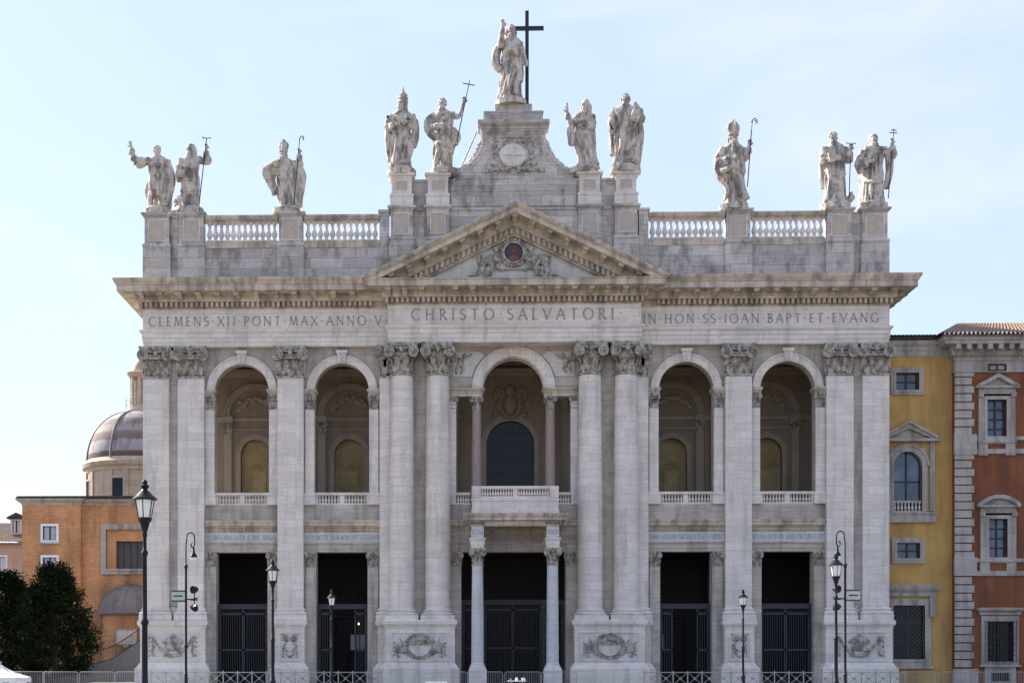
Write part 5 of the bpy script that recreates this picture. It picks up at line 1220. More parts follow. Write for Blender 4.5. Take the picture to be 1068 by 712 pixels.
# 7 evangelist with chalice
F = Fig(17).rock(0.19,0.14,0.045,0.05).robe([(0.03,0.09,0.01,0.16,0.12),(0.14,0.07,0.005,0.13,0.11),(0.33,0.03,0,0.115,0.10),(0.48,0.01,0,0.11,0.095),(0.60,0.01,0,0.105,0.088),(0.72,0.03,0,0.115,0.092),(0.80,0.04,0.005,0.12,0.08),(0.845,0.04,0.01,0.08,0.06),(0.875,0.04,0.01,0.05,0.05)], 0.085, 8, 0.6, -2.5)
F.arm((-0.06,0,0.79),(-0.15,-0.06,0.66),(-0.225,-0.10,0.78),0.05).hand((-0.225,-0.1,0.79),(-0.1,0,1),0.8)
F.arm((0.14,0,0.78),(0.14,-0.05,0.62),(-0.02,-0.13,0.66),0.058).hand((-0.04,-0.135,0.67),(-0.9,0,0.2),0.4)
F.cloth([(-0.13,-0.04,0.68),(-0.17,-0.05,0.55),(-0.15,-0.04,0.40),(-0.155,-0.04,0.34)],[0.05,0.055,0.06,0.045]).cloth([(0.15,0.02,0.76),(0.16,0.03,0.5),(0.17,0.03,0.2),(0.21,0.02,0.06)],[0.04,0.045,0.05,0.05])
F.swag([(-170,0.74),(-110,0.80),(-40,0.76)],0.022).swag([(-165,0.66),(-100,0.60),(-20,0.66)],0.03).swag([(-150,0.5),(-110,0.25),(-90,0.05)],0.024).swag([(-100,0.5),(-70,0.25),(-50,0.05)],0.026).swag([(-50,0.5),(-35,0.2),(-20,0.05)],0.026)
F.mb.lathe([(0.012,0.84),(0.022,0.85),(0.01,0.87),(0.02,0.89),(0.024,0.93),(0.01,0.931)], c=(-0.232,-0.1), n=10)
F.head(0.045,-0.01,0.0,-35,0,0,False,'long')
statue(F, 5.4, st_pos(607,B2), 'beardless long-haired stone saint lifting a small cup, inner right on the raised centre')
# 8 saint with book
F = Fig(18).rock(0.18,0.15).robe(ROBE(0.0,1.05), 0.08, 7, 0.6, 2)
F.arm((-0.13,0,0.80),(-0.19,-0.02,0.66),(-0.17,-0.08,0.48),0.058).hand((-0.17,-0.085,0.47),(-0.3,-0.5,-0.3),0.8)
F.arm((0.14,0,0.79),(0.21,-0.04,0.66),(0.17,-0.12,0.76),0.056).hand((0.165,-0.125,0.765),(-0.6,-0.2,0.6),0.4)
F.cloth([(0.16,0.02,0.76),(0.2,0.02,0.5),(0.17,0.03,0.25),(0.15,0.02,0.06)],[0.05,0.05,0.06,0.05]).cloth([(-0.15,0.02,0.72),(-0.18,0.03,0.5),(-0.16,0.03,0.2)],[0.05,0.04,0.05]).cloth([(0.12,-0.1,0.24),(0.14,-0.1,0.14),(0.10,-0.08,0.06)],[0.04,0.06,0.05])
F.swag([(-150,0.8),(-120,0.6),(-110,0.3),(-125,0.08)],0.03).swag([(-160,0.56),(-90,0.56),(-20,0.60)],0.028).swag([(-30,0.55),(-60,0.35),(-100,0.2)],0.03).swag([(-10,0.45),(-40,0.25),(-80,0.1)],0.024)
v = MB(); v.box(-0.06,0.06,-0.025,0.025,-0.08,0.08); Mx = Matrix.Translation((0.115,-0.145,0.665))@Euler((0.2,0.35,0.15)).to_matrix().to_4x4(); F.mb.add([Mx@Vector(p) for p in v.v], v.f)
F.head(0.0,-0.01,0.0,-12,0,0,True,'curly')
t = statue(F, 5.85, st_pos(652.5,B2), 'stone saint with book and short dark blade, outer right on the raised centre')
m = MB(); m.tube([(-1.05,-0.62,2.8),(-1.2,-0.66,3.1),(-1.34,-0.68,3.42)], [0.05,0.085,0.03], 6); m.build('blade', BRONZE, t, True)
# 9 bishop on the right
F = Fig(19).rock(0.17,0.14,0.045,0.01).robe(ROBE(0.02,0.95), 0.07, 8, 0.55, 2)
F.robe([(0.40,-0.05,-0.01,0.175,0.12),(0.46,-0.05,-0.01,0.185,0.13),(0.55,-0.04,-0.01,0.17,0.12),(0.68,-0.02,0,0.15,0.11),(0.78,-0.01,0,0.14,0.09),(0.83,0,0.01,0.11,0.07)],0.08,11,0.9)
F.arm((-0.13,0,0.78),(-0.22,-0.04,0.60),(-0.06,-0.15,0.60),0.065).hand((-0.04,-0.155,0.6),(0.8,-0.2,0.1),0.5); F.cloth([(-0.2,-0.02,0.62),(-0.22,-0.03,0.5),(-0.17,-0.03,0.4)],[0.05,0.06,0.05])
F.arm((0.11,0,0.78),(0.15,-0.03,0.66),(0.20,-0.07,0.78),0.055).hand((0.20,-0.075,0.79),(0.05,0,1),0.9,-1)
F.cloth([(0.05,-0.08,0.4),(0.1,-0.1,0.2),(0.16,-0.1,0.06)],[0.05,0.05,0.05])
F.swag([(-160,0.50),(-120,0.44),(-80,0.5),(-40,0.44)],0.03).swag([(-150,0.36),(-110,0.2),(-120,0.05)],0.022).swag([(-90,0.40),(-60,0.2),(-40,0.05)],0.026).swag([(-60,0.4),(-30,0.2),(-15,0.05)],0.024)
F.head(0.0,-0.01,0.0,15,0,0,True,'short','mitre')
t = statue(F, 5.75, st_pos(765,B1), 'stone bishop in a mitre and gathered surplice, between the two right balustrades'); staff(t, 5.75, (0.16,-0.14,0.22), (0.235,-0.08,1.13), 0.04, 'crook')
# 10
F = Fig(20).rock(0.19,0.15,0.045,0.02).robe(ROBE(0.0,0.98), 0.075, 8, 0.58, 1.8)
F.arm((-0.13,0,0.79),(-0.17,-0.04,0.62),(-0.06,-0.14,0.60),0.06).hand((-0.05,-0.145,0.6),(0.8,-0.3,0),0.6); F.arm((0.12,0,0.79),(0.18,-0.04,0.62),(0.18,-0.08,0.72),0.055).hand((0.18,-0.085,0.73),(0.2,0,1),0.9,-1)
F.cloth([(-0.15,0.02,0.78),(-0.17,0.03,0.5),(-0.15,0.04,0.25)],[0.045,0.05,0.035]); v = MB(); v.box(-0.05,0.05,-0.02,0.02,-0.065,0.065); Mx = Matrix.Translation((-0.08,-0.16,0.62))@Euler((0.2,-0.3,0)).to_matrix().to_4x4(); F.mb.add([Mx@Vector(p) for p in v.v], v.f)
F.swag([(-60,0.82),(-50,0.6),(-60,0.35)],0.024).swag([(-165,0.48),(-100,0.40),(-30,0.42)],0.024).swag([(-150,0.5),(-125,0.3),(-140,0.06)],0.024).swag([(-20,0.34),(-90,0.28),(-140,0.3)],0.02)
F.mb.ell((0.2,-0.02,0.09), (0.05,0.06,0.055)); F.mb.ell((0.21,-0.05,0.15), (0.025,0.03,0.028)); F.mb.ell((0.24,0,0.11), (0.03,0.06,0.04))
F.head(-0.03,-0.01,0.0,-5,0,0,True,'curly')
t = statue(F, 5.65, st_pos(871,B1), 'stone saint with staff, small creature at his foot, second from the right end'); staff(t, 5.65, (0.155,-0.13,0.06), (0.19,-0.09,0.82), 0.035, 'tau')
# 11
F = Fig(21).rock(0.17,0.14).robe(ROBE(0.0,1.0), 0.045, 7, 0.4, 1)
F.mb.box(-0.14, 0.17, -0.10, 0.06, 0.775, 0.815); F.robe([(0.30,0,0.0,0.135,0.115),(0.45,0,0,0.13,0.11),(0.6,0,0,0.135,0.108),(0.78,0,0,0.15,0.10)],0.02,5,0.2)
F.arm((-0.14,0,0.76),(-0.21,-0.03,0.62),(-0.13,-0.12,0.58),0.07).hand((-0.12,-0.13,0.58),(0.7,-0.4,0),0.5); F.cloth([(-0.19,-0.02,0.66),(-0.21,-0.02,0.55),(-0.17,-0.02,0.46)],[0.06,0.07,0.05])
F.arm((0.15,0,0.77),(0.27,-0.03,0.72),(0.235,-0.07,0.83),0.062).hand((0.235,-0.075,0.84),(0,0,1),0.9,-1); F.cloth([(0.22,0,0.74),(0.23,0.02,0.5),(0.19,0.03,0.25)],[0.06,0.055,0.04])
for x in (-0.055,0.055): F.mb.tube([(x,-0.122,0.74),(x,-0.122,0.3)], 0.012, 5)
F.swag([(-165,0.33),(-90,0.29),(-15,0.33)],0.022).swag([(-120,0.27),(-110,0.06)],0.02).swag([(-60,0.27),(-65,0.06)],0.02)
F.head(0.0,-0.01,0.0,8,0,0,True,'short','skullcap')
t = statue(F, 5.45, st_pos(911,B1), 'stout stone saint in square collar with double-barred cross staff, outermost at the right'); staff(t, 5.45, (0.17,-0.13,0.06), (0.265,-0.08,1.08), 0.038, 'double')
# flank figures seen past the corners
F = Fig(22).rock().robe(ROBE(0.0,1.15), 0.09, 8, 0.6, 2).arm((-0.15,0,0.78),(-0.2,-0.05,0.62),(-0.1,-0.15,0.66),0.06).hand((-0.09,-0.15,0.66),(0.8,-0.3,0.1),0.5).arm((0.15,0,0.78),(0.2,-0.05,0.64),(0.14,-0.16,0.7),0.06).hand((0.13,-0.165,0.7),(-0.6,-0.4,0.3),0.6)
F.swag([(-170,0.6),(-90,0.5),(-10,0.6)],0.03).swag([(-120,0.5),(-110,0.06)],0.026).swag([(-60,0.5),(-70,0.06)],0.026).head(0,-0.01,0,0,0,0,True,'short','mitre')
big = F.scaled(5.3)
t = thing('statue', 'mitred stone figure on the left flank, behind the saint flinging his arm up', 'statue', (-28.6,4.6,36.95), radians(-90), STAT); fg = sculpt(big, 'figure', STATUE, t, 0.05, 0.022)
for ch in (0,):
    t2 = copy_thing(t, (28.6,4.2,36.95), 'mitred stone figure on the right flank, behind the saint in the square collar', STAT, radians(90))
F = Fig(23).rock().robe(ROBE(0.0,1.1), 0.09, 8, 0.6, 2).arm((-0.15,0,0.78),(-0.2,-0.05,0.62),(-0.1,-0.15,0.66),0.06).hand((-0.09,-0.15,0.66),(0.8,-0.3,0.1),0.5).arm((0.15,0,0.78),(0.2,-0.05,0.64),(0.14,-0.16,0.7),0.06).hand((0.13,-0.165,0.7),(-0.6,-0.4,0.3),0.6).swag([(-170,0.6),(-90,0.5),(-10,0.6)],0.03).head(0,-0.01,0,-20,0,0,True,'curly')
t = thing('statue', 'bare-headed stone figure far back on the left flank, low between two saints', 'statue', (-28.7,11.5,36.95), radians(-60), STAT); sculpt(F.scaled(5.4), 'figure', STATUE, t, 0.06, 0.022)
# angels of the pediment
for s in (-1, 1):
    F = Fig(30+s)
    F.mb.tube(spline([(s*1.45,0.05,33.35),(s*1.6,0,32.95),(s*1.75,-0.02,32.45),(s*1.95,0,32.0)],4), [0.17,0.22,0.25,0.27,0.27,0.25,0.24,0.24,0.27,0.29,0.3,0.3,0.3], 10)
    F.mb.ell((s*1.32,-0.16,33.72), (0.2,0.2,0.24)); F.mb.ell((s*1.38,-0.1,33.8), (0.23,0.2,0.2)); F.mb.ell((s*1.2,-0.32,33.7), (0.05,0.08,0.06))
    F.mb.tube(spline([(s*1.5,-0.1,33.2),(s*1.25,-0.3,32.85),(s*0.98,-0.2,33.05)],4), [0.14,0.14,0.13,0.12,0.11,0.10,0.09,0.08,0.08], 8); F.mb.tube(spline([(s*1.65,0,33.25),(s*1.95,-0.2,32.8),(s*1.7,-0.3,32.45)],4), [0.14,0.14,0.13,0.12,0.11,0.10,0.09,0.09,0.08], 8)
    F.mb.tube(spline([(s*1.9,-0.1,32.1),(s*2.4,-0.32,32.15),(s*2.9,-0.22,31.75),(s*3.7,-0.1,31.5)],4), [0.3,0.3,0.28,0.26,0.25,0.23,0.21,0.2,0.18,0.16,0.14,0.12,0.08], 9)
    F.mb.tube(spline([(s*1.9,-0.05,31.9),(s*2.2,-0.35,31.65),(s*2.8,-0.3,31.5),(s*3.4,-0.1,31.42)],4), [0.28,0.28,0.26,0.25,0.23,0.2,0.19,0.18,0.16,0.14,0.12,0.1,0.08], 9)
    for k in range(6): F.mb.tube(spline([(s*(1.8+0.27*k),-0.3,32.35-0.09*k),(s*(1.9+0.27*k),-0.45,32.0-0.06*k),(s*(2.15+0.27*k),-0.35,31.6)],3), [0.05,0.07,0.08,0.08,0.07,0.06,0.04], 6)
    for k in range(7): F.mb.tube(spline([(s*1.7,0.05,33.1-0.05*k),(s*(2.1+0.03*k),-0.08,33.32-0.13*k),(s*(2.95-0.04*k),-0.02,33.12-0.17*k)],3), [0.09,0.10,0.10,0.09,0.08,0.06,0.03], 6)
    F.mb.tube(spline([(s*1.9,0,31.35),(s*2.8,0,31.28),(s*3.7,0,31.25)],3), 0.14, 7)
    mm = MB(); mm.v = [(a-0.05, b_-0.98, c-0.02) for a, b_, c in F.mb.v]; mm.f = F.mb.f
    sculpt(mm, 'carved_angel', CARVED, TYM, 0.032, 0.012, 0)
# slanting iron stay beside the gable
m = MB(); a = AT(480.5,176,0.9); b_ = AT(497,138,0.9); m.tube([(a[0],0.9,a[1]),(b_[0],0.9,b_[1])], 0.07, 8); P(m, 'iron_stay', GALV, GAB)

# ================================================================ NEIGHBOURING BUILDINGS
def holed_wall(mb, x0, x1, z0, z1, y, d, holes):
    xs = sorted({x0,x1}|{h[0] for h in holes}|{h[1] for h in holes}); zs = sorted({z0,z1}|{h[2] for h in holes}|{h[3] for h in holes})
    for i in range(len(xs)-1):
        for j in range(len(zs)-1):
            cx, cz = (xs[i]+xs[i+1])/2, (zs[j]+zs[j+1])/2
            if any(h[0] < cx < h[1] and h[2] < cz < h[3] for h in holes): continue
            mb.box(xs[i], xs[i+1], y, y+d, zs[j], zs[j+1])
def R_(px0, px1, py0, py1, Y): return (AT(px0,py1,Y)[0], AT(px1,py1,Y)[0], AT(px0,py1,Y)[1], AT(px0,py0,Y)[1])
def window(par, r, y, t=0.28, nx=2, nz=2, glass=None, depth=0.3, frame_mat=None, lattice=False, proud=0.14):
    x0, x1, z0, z1 = r; m = MB(); frame(m, x0, x1, z0, z1, y+0.02, t, proud+0.02); frame(m, x0, x1, z0, z1, y+0.02, t*0.45, proud+0.07)
    o = m.build('window', frame_mat or TRIM, par)
    MB().box(x0, x1, y+depth, y+depth+0.04, z0, z1).build('pane', glass or DARK_GLASS, o)
    m = MB(); w_ = 0.07
    for k in range(nx+1): x = x0+(x1-x0)*k/nx; m.box(max(x0,x-w_), min(x1,x+w_), y+depth-0.08, y+depth-0.005, z0, z1)
    for k in range(nz+1): z = z0+(z1-z0)*k/nz; m.box(x0, x1, y+depth-0.07, y+depth-0.01, max(z0,z-w_*0.8), min(z1,z+w_*0.8))
    m.build('sash', WINDOW_IRON, o)
    if lattice:
        m = MB(); st = 0.34; n = int((x1-x0+z1-z0)/st)
        for k in range(1, n):
            for q in (1,-1):
                pts = []
                a = x0+k*st-(z1-z0) if q > 0 else x0+k*st
                p = (a, z0); e = (a+(z1-z0), z1) if q > 0 else (a-(z1-z0), z1)
                def clip(p, e):
                    dx, dz = e[0]-p[0], e[1]-p[1]; t0, t1 = 0.0, 1.0
                    for lo, hi, s_, d_ in ((x0,x1,p[0],dx),):
                        ta, tb = (lo-s_)/d_, (hi-s_)/d_
                        if ta > tb: ta, tb = tb, ta
                        t0, t1 = max(t0,ta), min(t1,tb)
                    return (t0, t1, dx, dz) if t1 > t0 else None
                c = clip(p, e)
                if c: t0, t1, dx, dz = c; m.tube([(p[0]+dx*t0,y+0.1,p[1]+dz*t0),(p[0]+dx*t1,y+0.1,p[1]+dz*t1)], 0.016, 4)
        m.build('lattice', simple('grey_iron_lattice', (0.10,0.105,0.11), 0.5) if 'LAT' not in globals() else LAT, o)
    return o
LAT = simple('grey_iron_lattice', (0.11,0.115,0.12), 0.5)
TILE = simple('terracotta_roof_tiles', (0.22,0.125,0.072), 0.85, var=0.6, scale=2.2)
DARKTILE = simple('dark_eaves_tiles', (0.035,0.028,0.026), 0.8, var=0.4, scale=3)
def tiled(mb, a, b_, c, d, pitch=0.30, h=0.09):
    """pan-and-cover tiles over the quad a-b (eave) d-c (ridge)"""
    a, b_, c, d = [Vector(p) for p in (a, b_, c, d)]; n = max(2, int((b_-a).length/pitch))
    nrm = (b_-a).cross(d-a).normalized(); nrm = nrm if nrm.z > 0 else -nrm; rows = 7; vs = []; fs = []; sub = 6
    for j in range(rows+1):
        v = j/rows
        for i in range(n*sub+1):
            u = i/(n*sub); p = (a*(1-u)+b_*u)*(1-v)+(d*(1-u)+c*u)*v
            vs.append(p+nrm*(h*abs(sin(pi*i/sub))+0.05*(1-(v*rows*2 % 1))))
    k = n*sub+1
    for j in range(rows):
        for i in range(n*sub): fs.append((j*k+i, j*k+i+1, (j+1)*k+i+1, (j+1)*k+i))
    mb.add(vs, fs)

# ---- ochre wing against the basilica's right flank
YO = 2.6
OC = thing('ochre_building', 'narrow ochre yellow palace wing between the basilica and the brick red block', 'building', (0,0,0))
x0, x1 = AX(921,YO), AX(996,YO); zt = AZ(374,YO)
W1 = R_(934,958,389,407,YO); W2 = R_(931.5,961,471,533,YO); W3 = R_(935,959,566,582,YO); W4 = R_(931,964,631,687,YO)
m = MB(); holed_wall(m, x0, x1, 0.1, zt, YO, 0.45, [W1,W2,W3,W4]); m.box(x0, x1, YO+0.45, YO+14, 0.1, zt-0.01); m.build('wall', OCHRE, OC)
q = [(x0,YO+0.3),(x0,YO),(x1,YO)]
m = MB(); m.sweep([(x0,YO),(x1,YO)], [(-0.3,zt-0.05),(0.06,zt),(0.08,zt+0.35),(0.16,zt+0.45),(0.18,zt+0.75),(0.35,zt+0.9),(0.42,zt+1.2),(-0.4,zt+1.25)]); m.build('cornice', TRIM, OC)
m = MB(); m.box(x0, x1+0.3, YO-0.6, YO+13, zt+1.25, zt+1.45); tiled(m, (x0,YO-0.62,zt+1.45), (x1+0.2,YO-0.62,zt+1.45), (x1+0.2,YO+9,zt+3.2), (x0,YO+9,zt+3.2)); m.build('roof', DARKTILE, OC)
window(OC, W1, YO, 0.38, 2, 2, SKY_GLASS); window(OC, W3, YO, 0.4, 2, 2, SKY_GLASS)
o = window(OC, W4, YO, 0.5, 2, 3, DARK_GLASS, lattice=True)
a, b_, c, d = W4
m = MB(); m.sweep([(a-0.75,YO+0.1),(a-0.75,YO-0.12),(b_+0.75,YO-0.12),(b_+0.75,YO+0.1)], [(-0.3,d+0.7),(0.05,d+0.72),(0.1,d+1.0),(0.3,d+1.25),(0.35,d+1.45),(-0.3,d+1.75)])
for s_ in (a-0.55, b_+0.55): m.box(s_-0.2, s_+0.2, YO-0.35, YO+0.02, d-0.9, d+0.7)
m.build('window_hood', TRIM, o); MB().box(a-0.7, b_+0.7, YO-0.3, YO+0.02, c-0.75, c-0.5).build('window_sill', TRIM, o)
# arched window under its pediment
a, b_, c, d = W2; cx = (a+b_)/2; r = (b_-a)/2; zs = d-r
o = window(OC, W2, YO, 0.3, 2, 2, SKY_GLASS)
m = MB(); m.spandrel(cx, zs, r, a-0.01, b_+0.01, d+0.05, YO-0.03, YO+0.3, 24); m.ring(cx, zs, r, r+0.42, YO-0.16, YO+0.02, 24); m.ring(cx, zs, r+0.42, r+0.6, YO-0.22, YO+0.02, 24)
for s in (-1,1): m.box(*sorted((cx+s*r, cx+s*(r+0.42))), YO-0.15, YO+0.02, c, zs); m.box(*sorted((cx+s*(r+0.62), cx+s*(r+0.98))), YO-0.2, YO+0.02, c, d+0.75)
m.box(cx-r-1.15, cx+r+1.15, YO-0.42, YO+0.02, d+0.75, d+1.0); m.build('arch_surround', TRIM, o)
pz = d+1.0; hw = r+1.4; m = MB()
for off, t, yy in ((0,0.22,0.62),(0.22,0.42,0.45)):
    for s in (-1,1):
        poly = [(cx+s*hw, pz), (cx, pz+1.42-off), (cx, pz+1.42-off-t), (cx+s*(hw-t*1.6), pz)]
        if s > 0: poly = poly[::-1]
        m.prism(poly, YO-yy, YO+0.02)
m.prism([(cx-hw,pz-0.22),(cx+hw,pz-0.22),(cx+hw,pz),(cx-hw,pz)], YO-0.55, YO+0.01); m.prism([(cx-hw+0.6,pz),(cx+hw-0.6,pz),(cx,pz+1.0)], YO-0.15, YO+0.02); m.build('window_pediment', TRIM, o)
m = MB(); m.box(a-1.0, b_+1.0, YO-0.3, YO+0.02, c-0.9, c-0.25); m.box(a-1.1, b_+1.1, YO-0.38, YO+0.02, c-0.25, c-0.1); m.box(a, b_, YO-0.02, YO+0.14, c+0.72, c+0.86); m.build('window_sill', TRIM, o)
balusters(o, a, b_, YO+0.06, c, c+0.72, 8, 'thin')

# ---- brick red palace block
YR = 2.0
RD = thing('red_building', 'brick red palace block with pale quoins and a tiled roof at the right edge', 'building')
x0, x1 = AX(996,YR), AX(1068,YR)+16; zt = AZ(391,YR)
ws = [R_(1029,1049,417,457,YR), R_(1031,1050,541,581,YR), R_(1029,1056,648,689,YR), R_(1033,1052,701,710,YR)]
step = 7.4
holes = [(a+k*step, b_+k*step, c, d) for a, b_, c, d in ws for k in (0,1,2)]
m = MB(); holed_wall(m, x0, x1, 0.1, zt, YR, 0.45, holes); m.box(x0, x1, YR+0.45, YR+26, 0.1, zt-0.01); m.build('wall', REDWALL, RD)
m = MB(); z = AZ(696,YR); k = 0; hq = 0.655
while z < zt-0.3:
    wq = 1.46 if k % 2 else 1.27; h = min(hq, zt-z) ; m.prism([(x0-0.05,z+0.06),(x0+wq,z+0.06),(x0+wq,z+h-0.04),(x0-0.05,z+h-0.04)], YR-0.14, YR+0.03); z += hq; k += 1
m.build('quoins', TRIM, RD)
for q_ in ((x0-0.2, x0+1.75, YR-0.25, YR+0.02, 0.1, AZ(697,YR)), (x0-0.1, x0+1.65, YR-0.2, YR+0.02, AZ(601,YR), AZ(582,YR)), (x0-0.1, x0+1.65, YR-0.2, YR+0.02, AZ(476,YR), AZ(455,YR))): MB().box(*q_).build('quoin_plinth', TRIM, RD)
fz0, fz1 = zt, AZ(379.5,YR)
m = MB(); m.box(x0-0.1, x1, YR-0.02, YR+0.4, fz0, fz1); m.sweep([(x0-0.05,YR+6),(x0-0.05,YR-0.05),(x1,YR-0.05)], [(-0.3,fz0),(0.08,fz0),(0.1,fz0+0.12),(0.04,fz0+0.15),(0.02,fz1),(0.1,fz1+0.06),(0.14,fz1+0.3),(0.3,fz1+0.42),(0.36,fz1+0.62),(0.42,fz1+0.66),(0.42,fz1+1.12),(1.15,fz1+1.15),(1.15,fz1+1.36),(1.25,fz1+1.44),(1.35,fz1+1.64),(-0.5,fz1+1.68)])
x = x0-0.2
while x < x1: m.box(x, x+0.12, YR-0.45, YR-0.1, fz1+0.34, fz1+0.5); x += 0.24
x = x0-0.3
while x < x1: m.box(x, x+0.36, YR-1.2, YR-0.4, fz1+0.72, fz1+1.13); x += 0.82
m.build('cornice', TRIM, RD)
fw = R_(1031,1048,380.5,387,YR-0.02)
for k in range(3): window(RD, (fw[0]+k*step, fw[1]+k*step, fw[2]+0.05, fw[3]), YR-0.16, 0.06, 2, 1, DARK_GLASS, 0.12, WINDOW_IRON, proud=0.02)
ez = fz1+1.68; m = MB(); m.box(x0-1.4, x1, YR-1.5, YR+25, ez-0.02, ez+0.14); rz_ = ez+3.5
tiled(m, (x0-1.6,YR-1.55,ez+0.14), (x1,YR-1.55,ez+0.14), (x1,YR+9,rz_), (x0+3.6,YR+9,rz_)); tiled(m, (x0-1.6,YR+22,ez+0.14), (x0-1.6,YR-1.55,ez+0.14), (x0+3.6,YR+9,rz_), (x0+3.6,YR+12,rz_))
m.build('roof', TILE, RD)
m = MB()
for k in range(70): m.ell((x0-1.5+k*0.34, YR-1.56, ez+0.17), (0.13,0.16,0.1), nu=7, nv=5)
m.build('eave_tiles', DARKTILE, RD)
m = MB()
for py0, py1 in ((457,461),(470,475),(583,587),(596,601)): m.box(x0+1.4, x1, YR-0.12, YR+0.02, AZ(py1,YR), AZ(py0,YR))
m.build('string_course', TRIM, RD)
for k in range(3):
    for i, (a, b_, c, d) in enumerate(ws[:3]):
        a += k*step; b_ += k*step; cx = (a+b_)/2; hw = (b_-a)/2
        o = window(RD, (a,b_,c,d), YR, 0.45, 2, 4 if i < 2 else 3, SKY_GLASS if i < 2 else DARK_GLASS)
        m = MB()
        if i < 2:
            for s in (-1,1):
                m.box(*sorted((cx+s*(hw+0.42), cx+s*(hw+0.68))), YR-0.2, YR+0.02, c-0.2, d+0.85); m.box(*sorted((cx+s*(hw+0.35), cx+s*(hw+0.72))), YR-0.34, YR+0.02, d+0.2, d+0.55)
                m.box(*sorted((cx+s*(hw-0.05), cx+s*(hw+0.7))), YR-0.16, YR+0.02, c-1.35, c-0.35)
            m.box(cx-hw-0.5, cx+hw+0.5, YR-0.14, YR+0.02, d+0.3, d+0.9); m.box(cx-hw-0.95, cx+hw+0.95, YR-0.4, YR+0.02, d+0.9, d+1.08); m.box(cx-hw-0.75, cx+hw+0.75, YR-0.25, YR+0.02, c-0.35, c-0.2)
            for q in range(7): m.ell((cx-0.75+0.25*q, YR-0.16, d+0.62+0.08*((-1)**q)), (0.15,0.08,0.1), nu=7, nv=5)
            pz = d+1.08; W = hw+1.0
            if i == 0:
                for s in (-1,1):
                    poly = [(cx+s*W,pz),(cx,pz+0.95),(cx,pz+0.62),(cx+s*(W-0.62),pz)]; m.prism(poly if s < 0 else poly[::-1], YR-0.5, YR+0.02)
                m.prism([(cx-W+0.6,pz),(cx+W-0.6,pz),(cx,pz+0.66)], YR-0.12, YR+0.02)
            else:
                Rr = (W*W+0.8*0.8)/(2*0.8); a0 = math.asin(W/Rr); m.ring(cx, pz+0.8-Rr, Rr-0.3, Rr, YR-0.5, YR+0.02, 18, pi/2-a0, pi/2+a0)
                m.ring(cx, pz+0.8-Rr, Rr-0.75, Rr-0.3, YR-0.1, YR+0.02, 18, pi/2-a0*0.8, pi/2+a0*0.8)
            m.build('window_pediment', TRIM, o)
        else:
            m.sweep([(a-0.55,YR),(a-0.55,YR-0.1),(b_+0.55,YR-0.1),(b_+0.55,YR)], [(-0.2,d+0.5),(0.05,d+0.52),(0.1,d+0.75),(0.3,d+0.9),(0.32,d+1.05),(-0.2,d+1.15)])
            m.build('window_hood', TRIM, o); MB().box(a-0.6, b_+0.6, YR-0.3, YR+0.02, c-0.45, c-0.28).build('window_sill', TRIM, o)
            m = MB(); n = 9
            for q in range(n+1): x = a-0.2+(b_-a+0.4)*q/n; m.tube([(x,YR-0.34,c-0.1),(x,YR-0.34,d+0.1)], 0.022, 5)
            for q in range(8): z = c+(d-c)*q/7; m.box(a-0.22, b_+0.22, YR-0.355, YR-0.325, z-0.018, z+0.018)
            m.build('iron_grille', BLACK_IRON, o)
    a, b_, c, d = ws[3]; window(RD, (a+k*step,b_+k*step,c,d), YR, 0.5, 3, 1, DARK_GLASS)

# ---- orange building far left
YG = 20.0
OG = thing('orange_building', 'old orange plastered building with a lead-roofed apse, left of the basilica', 'building')
x0, xm, x1 = AX(23,YG), AX(84,YG), AX(84,YG)+22; zt = AZ(523,YG,80)
wa = R_(45,59,548.5,563,YG); wb = R_(45,59,581,596,YG); wc = R_(121,156,564,593,YG+0.5)
m = MB(); holed_wall(m, x0, xm, 0.1, zt, YG, 0.4, [wa,wb]); m.box(x0, xm, YG+0.4, YG+24, 0.1, zt-0.01); m.build('wall', ORANGE, OG)
m = MB(); holed_wall(m, xm-0.02, x1, 0.1, zt-0.15, YG+0.5, 0.6, [wc]); m.box(xm, x1, YG+1.6, YG+24, 0.1, zt-0.16); m.build('wall', ORANGE, OG)
m = MB(); m.sweep([(x0-0.02,YG+24),(x0-0.02,YG),(xm+0.05,YG),(xm+0.05,YG+0.48),(x1,YG+0.48)], [(-0.3,zt-0.3),(0.05,zt-0.28),(0.1,zt-0.1),(0.3,zt),(0.45,zt+0.14),(0.5,zt+0.28),(-0.5,zt+0.34)]); m.build('cornice', TRIM, OG)
m = MB(); m.prism([(x0-0.5,zt+0.34),(x1,zt+0.34),(x1,zt+0.5),(x0-0.3,zt+0.5)], YG-0.45, YG+24); m.build('roof', DARKTILE, OG)
for r in (wa, wb):
    o = window(OG, r, YG, 0.22, 2, 1, SHUTTER, 0.12, WHITE_PAINT, proud=0.08)
    m = MB(); x_a, x_b, z_a, z_b = r
    for k in range(14): z = z_a+(z_b-z_a)*(k+0.5)/14; m.box(x_a+0.08, x_b-0.08, YG+0.06, YG+0.1, z-0.02, z+0.02)
    m.build('shutter', SHUTTER, o); MB().box(x_a-0.3, x_b+0.3, YG-0.2, YG+0.02, z_a-0.36, z_a-0.22).build('window_sill', TRIM, o)
ro = R_(111,165,552,593,YG+0.5)
m = MB(); frame(m, *ro, YG+0.52, 0.5, 0.22); frame(m, *ro, YG+0.52, 0.2, 0.3); o = m.build('window', TRIM, OG)
MB().box(wc[0], wc[1], YG+1.0, YG+1.05, wc[2], wc[3]).build('pane', simple('dusty_dark_pane', (0.055,0.057,0.066), 0.5), o)
m = MB()
for k in range(6): x = wc[0]+(wc[1]-wc[0])*k/5; m.box(x-0.03, x+0.03, YG+0.94, YG+0.99, wc[2], wc[3])
m.build('glazing_bars', WINDOW_IRON, o)
